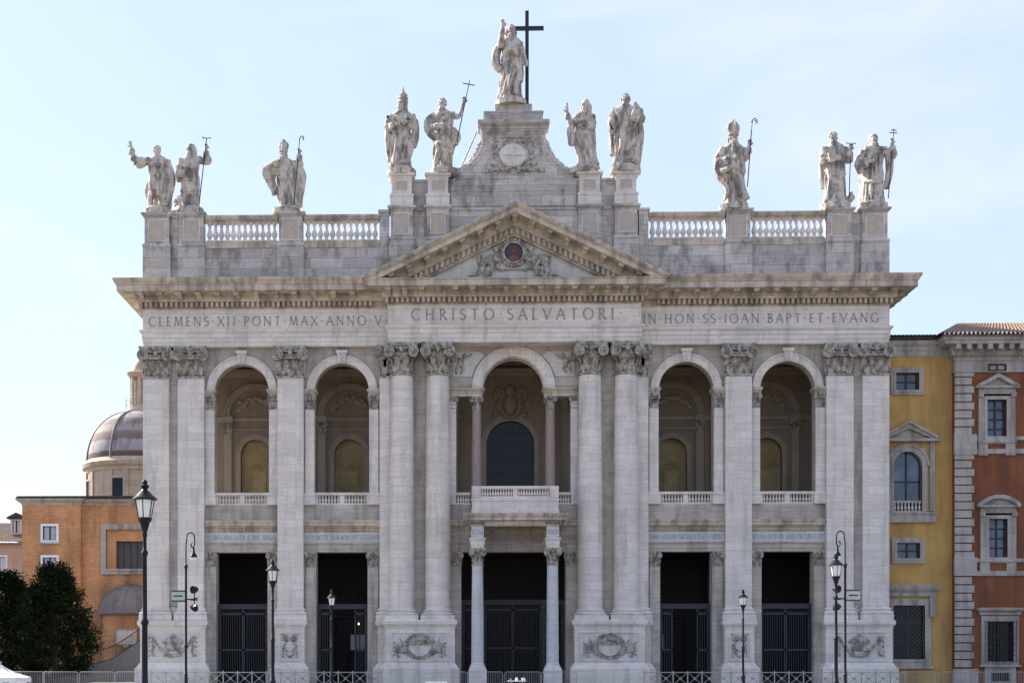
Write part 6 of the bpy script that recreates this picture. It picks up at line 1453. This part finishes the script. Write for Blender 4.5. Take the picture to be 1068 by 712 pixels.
# apse
ax_, ar = AX(134,YG-1), 2.75; za = AZ(637,YG-1)
m = MB(); m.lathe([(ar,0.1),(ar,za-0.3)], c=(ax_,YG+0.5), n=28, a0=pi, a1=2*pi); ap = m.build('apse_wall', ORANGE, OG, True)
m = MB(); pr = [(ar+0.3,za-0.32),(ar+0.42,za-0.2),(ar+0.4,za-0.02),(ar+0.3,za)]+[((ar+0.3)*cos(pi/2*k/10), za+(AZ(608,YG-1)-za)*sin(pi/2*k/10)) for k in range(1,11)]
m.lathe(pr, c=(ax_,YG+0.5), n=32, a0=pi, a1=2*pi)
for k in range(9):
    a = pi+pi*k/8; m.tube([(ax_+(ar+0.32)*cos(a)*cos(pi/2*j/8), YG+0.5+(ar+0.32)*sin(a)*cos(pi/2*j/8), za+0.03+(AZ(608,YG-1)-za)*sin(pi/2*j/8)) for j in range(9)], 0.05, 5)
m.build('apse_roof', LEAD, OG, True)
pq = R_(120.5,142,656,671,YG-2.5); m = MB().box(*pq[:2], YG-2.42, YG-2.2, *pq[2:]); pl = m.build('plaque', TRAV, OG); m = MB(); frame(m, *pq, YG-2.4, 0.1, 0.1); m.build('plaque_frame', TRIM, pl)
m = MB(); mx_ = (pq[0]+pq[1])/2; m.ell((mx_,YG-2.55,pq[2]-0.25), (0.28,0.2,0.16)); m.build('bracket', CARVED, pl, True)

# ---- far house at the left edge
YH = 32.0
FH = thing('pinkish_house', 'low pinkish house with tiled roof and dormer at the left edge behind the trees', 'house')
x1 = AX(23,YH)+1.5; x0 = AX(-60,YH); ze = AZ(566,YH,10); wn_ = R_(-8,6,580.5,597,YH); wn2 = R_(-34,-20,580.5,597,YH)
m = MB(); holed_wall(m, x0, x1, 0.1, ze, YH, 0.4, [wn_, wn2]); m.box(x0, x1, YH+0.4, YH+14, 0.1, ze-0.01); m.build('wall', PINKWALL, FH)
m = MB(); tiled(m, (x0,YH-0.5,ze), (x1,YH-0.5,ze), (x1,YH+6,ze+2.6), (x0,YH+6,ze+2.6)); m.prism([(x0,ze-0.12),(x1,ze-0.12),(x1,ze),(x0,ze)], YH-0.5, YH+10); m.build('roof', simple('old_grey_brown_tiles', (0.20,0.14,0.11), 0.9, var=0.45, scale=2.5), FH)
for r in (wn_, wn2): window(FH, r, YH, 0.18, 2, 1, SHUTTER, 0.12, WHITE_PAINT, proud=0.06)
dr = R_(11,24.5,541,557,YH+1.5); m = MB().box(dr[0], dr[1], YH+1.5, YH+7, dr[2]-0.6, dr[3]); dm = m.build('dormer', PINKWALL, FH)
m = MB(); cx = (dr[0]+dr[1])/2; hw = (dr[1]-dr[0])/2+0.3; m.prism([(cx-hw,dr[3]),(cx+hw,dr[3]),(cx+hw,dr[3]+0.15),(cx,dr[3]+0.65),(cx-hw,dr[3]+0.15)], YH+1.1, YH+7); m.build('dormer_roof', DARKTILE, dm)
window(dm, (cx-0.42,cx+0.42,dr[2]+0.15,dr[3]-0.15), YH+1.35, 0.1, 2, 1, SHUTTER, 0.05, WHITE_PAINT, proud=0.04)

# ---- domed chapel
YD = 45.0
DM = thing('domed_chapel', 'domed chapel with banded lead dome and stone lantern, peeping out left of the basilica', 'chapel')
cx, cy = AX(147.5,YD+6), YD+6; zb = AZ(530,YD,120)-2; zd1 = AZ(489,YD,100); zd2 = AZ(479,YD,100); R0 = 6.25
m = MB(); m.lathe([(R0,zb-8),(R0,zd1)], c=(cx,cy), n=48); dr_ = m.build('drum', DRUM, DM, True)
m = MB(); m.lathe([(R0,zd1-0.1),(R0+0.12,zd1),(R0+0.15,zd1+0.35),(R0+0.45,zd1+0.55),(R0+0.55,zd1+0.95),(R0+0.2,zd1+1.15),(R0,zd2+0.4)], c=(cx,cy), n=64); m.build('drum_cornice', DRUM, DM, True)
for k in range(8):
    a = 2*pi*k/8+0.20
    for off in (-0.24,0.24): 
        q = a+off; m = MB(); m.box(-0.32,0.32,-0.18,0.12,zb-4,zd1-0.05); mm = MB(); M_ = Matrix.Translation((cx+R0*cos(q), cy+R0*sin(q), 0))@Matrix.Rotation(q+pi/2, 4, 'Z'); mm.add([M_@Vector(v) for v in m.v], m.f); mm.build('drum_pilaster', DRUM, DM)
    q = a+pi/8; M_ = Matrix.Translation((cx+R0*cos(q), cy+R0*sin(q), 0))@Matrix.Rotation(q+pi/2, 4, 'Z')
    m = MB(); frame(m, -0.7, 0.7, zb-0.6, zd1-1.0, 0.06, 0.2, 0.2); m1_ = MB(); m1_.add([M_@Vector(v) for v in m.v], m.f); o = m1_.build('window', DRUM, DM)
    m = MB().box(-0.7, 0.7, -0.03, 0.1, zb-0.6, zd1-1.0); m1_ = MB(); m1_.add([M_@Vector(v) for v in m.v], m.f); m1_.build('pane', DARK_GLASS, o)
# lead sheets of the dome: pale and rust-brown courses, a real colouring of the metal
LB, n_, l_, bb = new_mat('banded_lead')
g_ = n_.new('ShaderNodeNewGeometry'); sx = n_.new('ShaderNodeSeparateXYZ'); l_.new(g_.outputs['Position'], sx.inputs[0])
tn = n_.new('ShaderNodeTexNoise'); tn.inputs['Scale'].default_value = 0.9; tn.inputs['Detail'].default_value = 7; mpn = n_.new('ShaderNodeMapping'); mpn.inputs['Scale'].default_value = (2.2,2.2,0.35); l_.new(g_.outputs['Position'], mpn.inputs[0]); l_.new(mpn.outputs[0], tn.inputs['Vector'])
a1_ = n_.new('ShaderNodeMath'); a1_.operation = 'MULTIPLY_ADD'; l_.new(tn.outputs['Fac'], a1_.inputs[0]); a1_.inputs[1].default_value = 0.5; l_.new(sx.outputs['Z'], a1_.inputs[2])
mr = n_.new('ShaderNodeMapRange'); mr.inputs[1].default_value = zd2+0.65; mr.inputs[2].default_value = AZ(424,YD,130)+0.25; l_.new(a1_.outputs[0], mr.inputs[0])
cr = n_.new('ShaderNodeValToRGB'); e = cr.color_ramp; e.interpolation = 'LINEAR'
cols = [(0.0,(0.12,0.075,0.07)),(0.10,(0.14,0.09,0.085)),(0.13,(0.320,0.304,0.320)),(0.34,(0.336,0.320,0.328)),(0.38,(0.20,0.155,0.145)),(0.52,(0.21,0.165,0.155)),(0.56,(0.320,0.288,0.280)),(0.68,(0.304,0.264,0.248)),(0.72,(0.22,0.18,0.17)),(0.82,(0.23,0.19,0.18)),(0.86,(0.336,0.304,0.288)),(1.0,(0.320,0.288,0.272))]
while len(e.elements) > 1: e.elements.remove(e.elements[-1])
e.elements[0].position = cols[0][0]; e.elements[0].color = cols[0][1]+(1,)
for p_, c_ in cols[1:]: el = e.elements.new(p_); el.color = c_+(1,)
l_.new(mr.outputs[0], cr.inputs[0]); mm_ = n_.new('ShaderNodeMix'); mm_.data_type = 'RGBA'; rr_ = n_.new('ShaderNodeMapRange'); rr_.inputs[1].default_value = 0.5; rr_.inputs[2].default_value = 0.75; rr_.inputs[4].default_value = 0.7; l_.new(tn.outputs['Fac'], rr_.inputs[0]); l_.new(rr_.outputs[0], mm_.inputs[0]); l_.new(cr.outputs[0], mm_.inputs[6]); mm_.inputs[7].default_value = (0.13,0.09,0.08,1); l_.new(mm_.outputs[2], bb.inputs['Base Color']); bb.inputs['Roughness'].default_value = 0.9; bb.inputs['Specular IOR Level'].default_value = 0.2
zt = AZ(423,YD,130)
def dome_r(t): return R0*0.99*(cos(t*1.40))**0.82
m = MB(); pr = [(R0+0.02,zd2+0.2)]+[(dome_r(k/24), zd2+0.3+(zt-zd2)*sin(k/24*1.40)/sin(1.40)) for k in range(25)]
m.lathe(pr, c=(cx,cy), n=64); m.build('dome', LB, DM, True)
m = MB()
for k in range(8):
    a = 2*pi*k/8+0.20+0.24; m.tube([(cx+(dome_r(j/16)+0.05)*cos(a), cy+(dome_r(j/16)+0.05)*sin(a), zd2+0.3+(zt-zd2)*sin(j/16*1.40)/sin(1.40)) for j in range(17)], 0.14, 6)
m.build('dome_rib', LEAD, DM, True)
zl = zt+0.1; rl = 1.25
m = MB(); m.lathe([(1.75,zl),(1.85,zl+0.15),(1.7,zl+0.5),(1.45,zl+0.6),(1.4,zl+1.0)], c=(cx,cy), n=28)
for k in range(8): a = 2*pi*k/8; m.tube([(cx+1.15*cos(a),cy+1.15*sin(a),zl+0.9),(cx+1.15*cos(a),cy+1.15*sin(a),AZ(382,YD,140))], 0.2, 8)
z2 = AZ(382,YD,140); m.lathe([(0.75,zl+0.8),(0.75,z2)], c=(cx,cy), n=16)
m.lathe([(1.3,z2-0.1),(1.4,z2),(1.65,z2+0.3),(1.7,z2+0.45),(1.2,z2+0.6),(1.0,z2+1.3),(0.5,z2+2.0),(0.15,z2+2.3),(0.0,z2+2.9)], c=(cx,cy), n=28); m.build('lantern', DRUM, DM, True)
m = MB()
for z in (zl+1.2, zl+1.7): m.tube([(cx+1.8*cos(2*pi*k/24), cy+1.8*sin(2*pi*k/24), z) for k in range(25)], 0.03, 5)
for k in range(12): a = 2*pi*k/12; m.tube([(cx+1.8*cos(a),cy+1.8*sin(a),zl+0.4),(cx+1.8*cos(a),cy+1.8*sin(a),zl+1.7)], 0.03, 5)
m.build('lantern_railing', GALV, DM)

# ================================================================ TREES AND THE RAMP AT THE LEFT
LEAFM, n_, l_, bb = new_mat('dark_evergreen_leaves')
oi = n_.new('ShaderNodeNewGeometry'); cr = n_.new('ShaderNodeValToRGB'); cr.color_ramp.elements[0].color = (0.004,0.006,0.004,1); cr.color_ramp.elements[1].color = (0.020,0.033,0.013,1)
l_.new(oi.outputs['Random Per Island'], cr.inputs[0]); l_.new(cr.outputs[0], bb.inputs['Base Color']); bb.inputs['Roughness'].default_value = 0.8; bb.inputs['Specular IOR Level'].default_value = 0.04
BARK = simple('dark_bark', (0.05,0.04,0.032), 0.9, bump=0.5)
def evergreen(x, y, h, w_, label, seed, n_clump=230):
    r = random.Random(seed); t = thing('evergreen_tree', label, 'tree', (x,y,0.05), 0, 'dark evergreens by the orange building')
    m = MB(); m.tube(spline([(0,0,0),(0.1,0.05,h*0.3),(-0.05,0,h*0.65),(0,0,h*0.93)],6), [0.28-0.24*k/18 for k in range(19)], 9); tr = m.build('trunk', BARK, t, True)
    lm = MB(); lv = MB()
    for k in range(n_clump):
        zf = r.random()**0.85; z = h*(0.08+0.9*zf); prof = w_*(1.0-zf**2.3)*(0.72+0.36*r.random())+0.3
        a = r.uniform(0, 2*pi); rad = prof*(r.random()**0.45)
        c = Vector((rad*cos(a), rad*sin(a), z))
        if k % 3 == 0: lm.tube([(0,0,max(0.4,z-0.35*rad-0.2)), (c.x*0.5,c.y*0.5,z-0.15*rad), tuple(c)], [0.06,0.04,0.015], 5)
        out_ = Vector((cos(a),sin(a),0.35)).normalized()
        for q in range(70):
            d = Vector((r.gauss(0,1), r.gauss(0,1), r.gauss(0,0.8))); p = c+d*0.27+out_*abs(r.gauss(0,0.22))
            ax = (out_+Vector((r.uniform(-.9,.9), r.uniform(-.9,.9), r.uniform(-.5,.9)))).normalized(); sd_ = ax.cross(Vector((r.uniform(-1,1), r.uniform(-1,1), r.uniform(-1,1)))).normalized()
            ln, wd = r.uniform(0.16,0.34), r.uniform(0.04,0.085)
            lv.add([p-sd_*wd*0.3, p+ax*ln*0.5-sd_*wd, p+ax*ln, p+ax*ln*0.5+sd_*wd], [(0,1,2,3)])
    me = bpy.data.meshes.new('crown'); me.from_pydata(lv.v, [], lv.f); me.update(); me.materials.append(LEAFM); o = bpy.data.objects.new('crown', me); C.objects.link(o); o.parent = t
    lm.build('limbs', BARK, t)
evergreen(AX(56,6), 6, AZ(590,6,60), 3.35, 'large dense dark evergreen before the orange building, its top reaching the shuttered windows', 1, 420)
evergreen(AX(6,8), 8, AZ(598,8,6), 3.3, 'second dark evergreen cut off by the left edge of the picture', 2, 360)
evergreen(AX(34,9), 9.5, AZ(612,9,6), 2.6, 'lower dark evergreen squeezed between the two taller ones', 3, 170)

YF = 12.0
RF = thing('ramp_fence', 'grey-blue railing climbing a ramp in front of the orange apse', 'fence')
pts = [(28,692),(60,689),(95,680),(120,672),(146,655)]
m = MB(); tops = [AT(a,b_,YF) for a, b_ in pts]; rl_ = spline([(x,YF,z) for x, z in tops], 8)
m.tube(rl_, 0.05, 6); m.tube([p-Vector((0,0,1.05)) for p in rl_], 0.04, 6); m.build('rail', BLUE_IRON, RF, True)
m = MB()
x = rl_[0].x
while x < rl_[-1].x:
    i = max(k for k in range(len(rl_)) if rl_[k].x <= x+1e-6); i = min(i, len(rl_)-2); u = (x-rl_[i].x)/(rl_[i+1].x-rl_[i].x); z = rl_[i].z*(1-u)+rl_[i+1].z*u
    m.tube([(x,YF,z-1.1),(x,YF,z)], 0.02, 4); x += 0.13
m.build('bars', BLUE_IRON, RF)
m = MB(); poly = [(p.x,p.z-1.1) for p in rl_]; poly = [(rl_[-1].x,0.05)]+poly[::-1]+[(rl_[0].x,0.0)]
poly = [q for q in poly]; m.prism(poly[::-1], YF-0.1, YF+2.5); rw = m.build('ramp_wall', simple('slate_painted_wall', (0.13,0.135,0.155), 0.8), RF)

# ================================================================ STREET FURNITURE
LG = 'lantern street lamps on the piazza'
def street_lamp(x, y, label):
    t = thing('street_lamp', label, 'street lamp', (x,y,0.0), 0, LG)
    m = MB(); m.lathe([(0.2,0),(0.2,0.1),(0.16,0.14),(0.15,0.5),(0.17,0.55),(0.12,0.62),(0.10,0.9),(0.125,0.95),(0.125,1.0),(0.085,1.06),(0.07,1.5),(0.066,2.6),(0.09,2.64),(0.09,2.7),(0.058,2.75),(0.05,4.2),(0.075,4.24),(0.075,4.3),(0.045,4.34),(0.042,4.62),(0.06,4.68),(0.05,4.74),(0.085,4.86),(0.12,4.98),(0.17,5.04),(0.17,5.07),(0.02,5.08)], n=16); m.build('post', BLACK_IRON, t, True)
    m = MB(); n = 6
    def ringp(r, z): return [(r*cos(2*pi*k/n+pi/6), r*sin(2*pi*k/n+pi/6), z) for k in range(n)]
    m.add(ringp(0.145,5.08)+ringp(0.215,5.5), [(k,(k+1)%n,(k+1)%n+n,k+n) for k in range(n)]+[tuple(range(n-1,-1,-1)),tuple(range(n,2*n))]); m.build('lantern_glass', FROSTED, t)
    m = MB(); a, b_ = ringp(0.15,5.08), ringp(0.222,5.5)
    for k in range(n): m.tube([a[k], b_[k]], 0.012, 5); m.tube([a[k], a[(k+1)%n]], 0.014, 5)
    m.lathe([(0.225,5.495),(0.29,5.51),(0.285,5.54),(0.2,5.6),(0.12,5.69),(0.07,5.73),(0.06,5.76),(0.10,5.80),(0.10,5.84),(0.05,5.87),(0.07,5.92),(0.03,5.97),(0.0,5.98)], n=18); m.build('lantern_hood', BLACK_IRON, t, True)
    return t
lamp = street_lamp(AX(151,-74), -74, 'nearest and largest black lantern lamp, in front of the left corner pilasters')
def lamp_at(px, Y, label): return copy_thing(lamp, (AX(px,Y), Y, 0), label, LG)
lamp_at(284.5, -50.4, 'black lantern lamp before the pier between the two left portals')
lamp_at(346, -27.7, 'small far black lantern lamp standing before the half-open left portal')
lamp_at(872, -52.8, 'black lantern lamp close beside the signposted hook-necked post on the right')
lamp_at(775, -27.7, 'small far black lantern lamp before the pier between the two right portals')

SIGN_W = simple('pale_sign_face', (0.42,0.46,0.45), 0.5); SIGN_G = simple('dark_green_sign_edge', (0.03,0.07,0.06), 0.5)
def hook_post(px, Y, s, label):
    """tall thin post with a shepherd's-crook lamp; s=+1 crook to the right"""
    t = thing('hooked_lamp_post', label, 'lamp post', (AX(px,Y),Y,0), 0, 'hook-necked lamp posts with signs')
    m = MB(); m.lathe([(0.17,0),(0.17,0.12),(0.11,0.2),(0.10,0.7),(0.13,0.75),(0.085,0.82),(0.07,1.2),(0.09,1.25),(0.06,1.3),(0.055,2.4),(0.08,2.44),(0.08,2.5),(0.055,2.55),(0.05,5.9),(0.08,5.95),(0.08,6.05),(0.045,6.1)], n=12)
    m.build('post', BLACK_IRON, t, True)
    m = MB(); pts = [(0,0,6.05),(0,0,6.9),(s*0.04,0,7.25)]+[(s*(0.2-0.17*cos(a)),0,7.3+0.19*sin(a)) for a in [pi*k/8 for k in range(1,8)]]+[(s*0.38,0,7.15),(s*0.36,0,6.9),(s*0.26,0,6.85),(s*0.22,0,7.0),(s*0.29,0,7.06)]
    m.tube(spline(pts,3), 0.028, 7); m.build('crook', BLACK_IRON, t, True)
    m = MB(); m.lathe([(0.02,6.85),(0.05,6.8),(0.06,6.62),(0.13,6.52),(0.16,6.4),(0.15,6.39)], c=(s*0.34,0), n=14); hd = m.build('lamp_head', BLACK_IRON, t, True)
    m = MB(); m.lathe([(0.15,6.395),(0.15,6.36),(0.12,6.28),(0.0,6.24)], c=(s*0.34,0), n=14); m.build('lamp_globe', FROSTED, hd, True)
    m = MB(); m.box(*sorted((-s*0.04,-s*0.62)), -0.05, -0.02, 4.47, 4.92); sg = m.build('sign', SIGN_W, t)
    m = MB()
    for z in (4.44, 4.88): m.box(*sorted((-s*0.03,-s*0.63)), -0.06, -0.01, z, z+0.07)
    m.box(*sorted((-s*0.14,-s*0.55)), -0.058, -0.051, 4.66, 4.73); m.build('sign_edging', SIGN_G, sg)
    m = MB(); m.tube([(0,0,4.55),(s*0.3,0,4.56),(s*0.52,0,4.62)], 0.03, 6); m.box(*sorted((s*0.2,s*0.5)), -0.05, 0.05, 4.5, 4.56); br = m.build('bracket', BLACK_IRON, t)
    for cz, tl in ((4.98,0.5),(4.16,-0.5)):
        m = MB(); m.lathe([(0.03,-0.16),(0.1,-0.13),(0.15,-0.02),(0.17,0.1),(0.17,0.14),(0.15,0.13),(0.0,0.1)], n=16); mm = MB(); M_ = Matrix.Translation((s*0.4,-0.05,cz))@Euler((radians(70),0,radians(-s*35))).to_matrix().to_4x4()@Euler((tl,0,0)).to_matrix().to_4x4(); mm.add([M_@Vector(v) for v in m.v], m.f); fl = mm.build('floodlight', BLACK_IRON, t, True)
        MB().tube([(s*0.4,0,cz),(s*0.36,0,4.56)], 0.025, 5).build('floodlight_bracket', BLACK_IRON, fl)
    return t
hook_post(194, -46, 1, 'hook-necked black lamp post with sign and floodlights at the left corner pedestal')
hook_post(881.5, -46, -1, 'hook-necked black lamp post with sign and floodlights at the right corner pedestal')

BG = 'grey crowd barriers before the basilica'
def barrier(x, y, label, rz=0):
    t = thing('crowd_barrier', label, 'barrier', (x,y,0.0), rz, BG)
    w_, h = 2.62, 1.12; m = MB(); pts = [(-w_/2,0,0.05),(-w_/2,0,h-0.14),(-w_/2+0.04,0,h-0.04),(-w_/2+0.14,0,h),(w_/2-0.14,0,h),(w_/2-0.04,0,h-0.04),(w_/2,0,h-0.14),(w_/2,0,0.05)]
    m.tube(pts, 0.024, 7); m.tube([(-w_/2,0,0.2),(w_/2,0,0.2)], 0.02, 6); m.build('frame', GALV, t, True)
    m = MB()
    for k in range(1, 20): x_ = -w_/2+w_*k/20; m.tube([(x_,0,0.2),(x_,0,h)], 0.011, 5)
    m.build('bars', GALV, t)
    for s in (-1,1): m = MB(); m.tube([(s*0.95,-0.3,0.02),(s*0.95,0,0.14),(s*0.95,0.3,0.02)], 0.018, 6); m.build('foot', GALV, t)
    return t
bar = None
def bar_at(px, Y, label, rz=0.0):
    global bar
    if bar is None: bar = barrier(AX(px,Y), Y, label, rz); return bar
    return copy_thing(bar, (AX(px,Y), Y, 0), label, BG, rz)
bar_at(63, -5.2, 'grey crowd barrier below the dark evergreens, leftmost of three before the ramp')
bar_at(101, -5.2, 'grey crowd barrier below the ramp fence, middle of three at the left')
bar_at(139, -5.2, 'grey crowd barrier ending at the large left lamp post, rightmost of the left three', 0.04)
bar_at(29, -3.0, 'grey crowd barrier next to the white canopy at the left edge', -0.1)
bar_at(469, -5.4, 'grey crowd barrier between the left column pedestal and the left porch column')
bar_at(506, -5.2, 'grey crowd barrier before the left half of the central gate')
bar_at(545, -5.2, 'grey crowd barrier before the right half of the central gate, behind the white table')
bar_at(583, -5.2, 'grey crowd barrier before the right porch column of the central door')
bar_at(957, -5.2, 'grey crowd barrier under the latticed window of the ochre wing')
bar_at(997, -5.0, 'grey crowd barrier before the pale quoins of the red block', 0.03)
bar_at(1037, -5.2, 'grey crowd barrier under the grilled window of the red block')
bar_at(1077, -5.2, 'grey crowd barrier running out of the picture at the right edge')

RG = 'cross-braced railings at the foot of the facade'
def railing(px0, px1, Y, label):
    x0, x1 = AX(px0,Y), AX(px1,Y); n = int(round((x1-x0)/1.07)); t = thing('railing', label, 'railing', (0,0,0), 0, RG)
    m = MB()
    for z in (0.16, 1.08): m.box(x0, x1, Y-0.03, Y+0.03, z-0.03, z+0.03)
    m.build('rail', RAIL_IRON, t)
    w_ = (x1-x0)/n
    for k in range(n+1): x = x0+k*w_; m = MB(); m.box(x-0.04, x+0.04, Y-0.045, Y+0.045, 0.02, 1.12); m.ell((x,Y,1.15), (0.05,0.05,0.05)); m.build('rail_post', RAIL_IRON, t)
    for k in range(n):
        a, b_ = x0+k*w_+0.04, x0+(k+1)*w_-0.04; m = MB()
        m.tube([(a,Y-0.012,0.19),(b_,Y-0.012,1.05)], 0.022, 5); m.tube([(a,Y+0.012,1.05),(b_,Y+0.012,0.19)], 0.022, 5); m.ring((a+b_)/2, 0.62, 0.07, 0.11, Y-0.03, Y+0.03, 12, 0, 2*pi); m.build('cross_brace', RAIL_IRON, t)
railing(158, 398, -4.4, 'long cross-braced grey railing before the two left portals')
railing(672, 944, -4.4, 'long cross-braced grey railing before the two right portals')

# small white canopy at the left edge
YC = -55.0
cx = AX(1,YC); t = thing('canopy', 'small peaked white canopy on thin posts at the lower left edge', 'canopy', (cx,YC,0))
pk = AZ(693,YC); ev = AZ(706.5,YC); hw = 0.86
m = MB(); n = 8; vs = []; 
for j in range(n+1):
    u = j/n; r = hw*(0.05+0.95*u); z = pk-(pk-ev)*(u**0.62) 
    for k in range(32):
        a = 2*pi*k/32; sq = 1/max(abs(cos(a)),abs(sin(a))); vs.append((r*cos(a)*sq, r*sin(a)*sq, z+0.02*sin(2*a)**2*u))
m.add(vs, [(j*32+k,j*32+(k+1)%32,(j+1)*32+(k+1)%32,(j+1)*32+k) for j in range(n) for k in range(32)]); m.tube([(0,0,pk-0.05),(0,0,pk+0.14)], 0.012, 6)
m.build('canvas_roof', WHITE_PAINT, t, True)
m = MB()
for s in (-1,1):
    m.box(-hw, hw, s*hw-0.01, s*hw+0.01, ev-0.16, ev); m.box(s*hw-0.01, s*hw+0.01, -hw, hw, ev-0.16, ev)
m.build('valance', WHITE_PAINT, t)
for a in (-1,1):
    for b_ in (-1,1): MB().tube([(a*hw*0.97,b_*hw*0.97,0),(a*hw*0.97,b_*hw*0.97,ev)], 0.02, 6).build('leg', GALV, t)
m = MB(); 
for a in (-1,1): m.tube([(0,0,pk-0.02),(a*hw,0,ev+0.03)], 0.015, 5)
m.build('ridge_pole', WHITE_PAINT, t)

# two white folding tables low at the bottom edge
def table(px, Y, w_, z, label):
    t = thing('folding_table', label, 'table', (AX(px,Y),Y,0), 0, 'white folding tables on the piazza')
    m = MB(); m.box(-w_/2, w_/2, -0.3, 0.3, z-0.04, z); m.build('table_top', WHITE_PAINT, t)
    for a in (-1,1): m = MB(); m.tube([(a*w_*0.42,-0.25,0),(a*w_*0.3,0.25,z-0.05)], 0.015, 5); m.tube([(a*w_*0.42,0.25,0),(a*w_*0.3,-0.25,z-0.05)], 0.015, 5); m.build('leg', GALV, t)
table(539, -29, 1.03, 0.76, 'white folding table with three small bundles in front of the central gate')
table(455, -33, 1.15, 0.74, 'bare white folding table before the left column pedestal')
PK = simple('pale_cloth_bundle', (0.5,0.5,0.52), 0.8); DK = simple('grey_bag_fabric', (0.16,0.17,0.2), 0.8)
def bundle(px, label, mat, sx_, sz_):
    r = random.Random(px); m = MB(); 
    for k in range(5): m.ell((r.uniform(-.4,.4)*sx_, r.uniform(-.3,.3)*sx_, sz_*(0.5+r.uniform(-.1,.15))), (sx_*0.6,sx_*0.5,sz_*0.5), rot=(0,r.uniform(-.4,.4),0))
    m.tube([(-sx_*0.3,0,sz_*0.9),(-sx_*0.1,0,sz_*1.35),(sx_*0.2,0,sz_*1.3),(sx_*0.3,0,sz_*0.9)], 0.01, 5)
    o = m.build('bundle', mat, None, True); o.location = (AX(px,-29),-29,0.762); tag(o, label, 'bag', 'bundles on the white table')
bundle(533, 'grey bundle at the left end of the white table', DK, 0.09, 0.12)
bundle(539, 'round white bundle in the middle of the white table', WHITE_PAINT, 0.09, 0.15)
bundle(546, 'pale bluish bundle at the right end of the white table', PK, 0.13, 0.14)
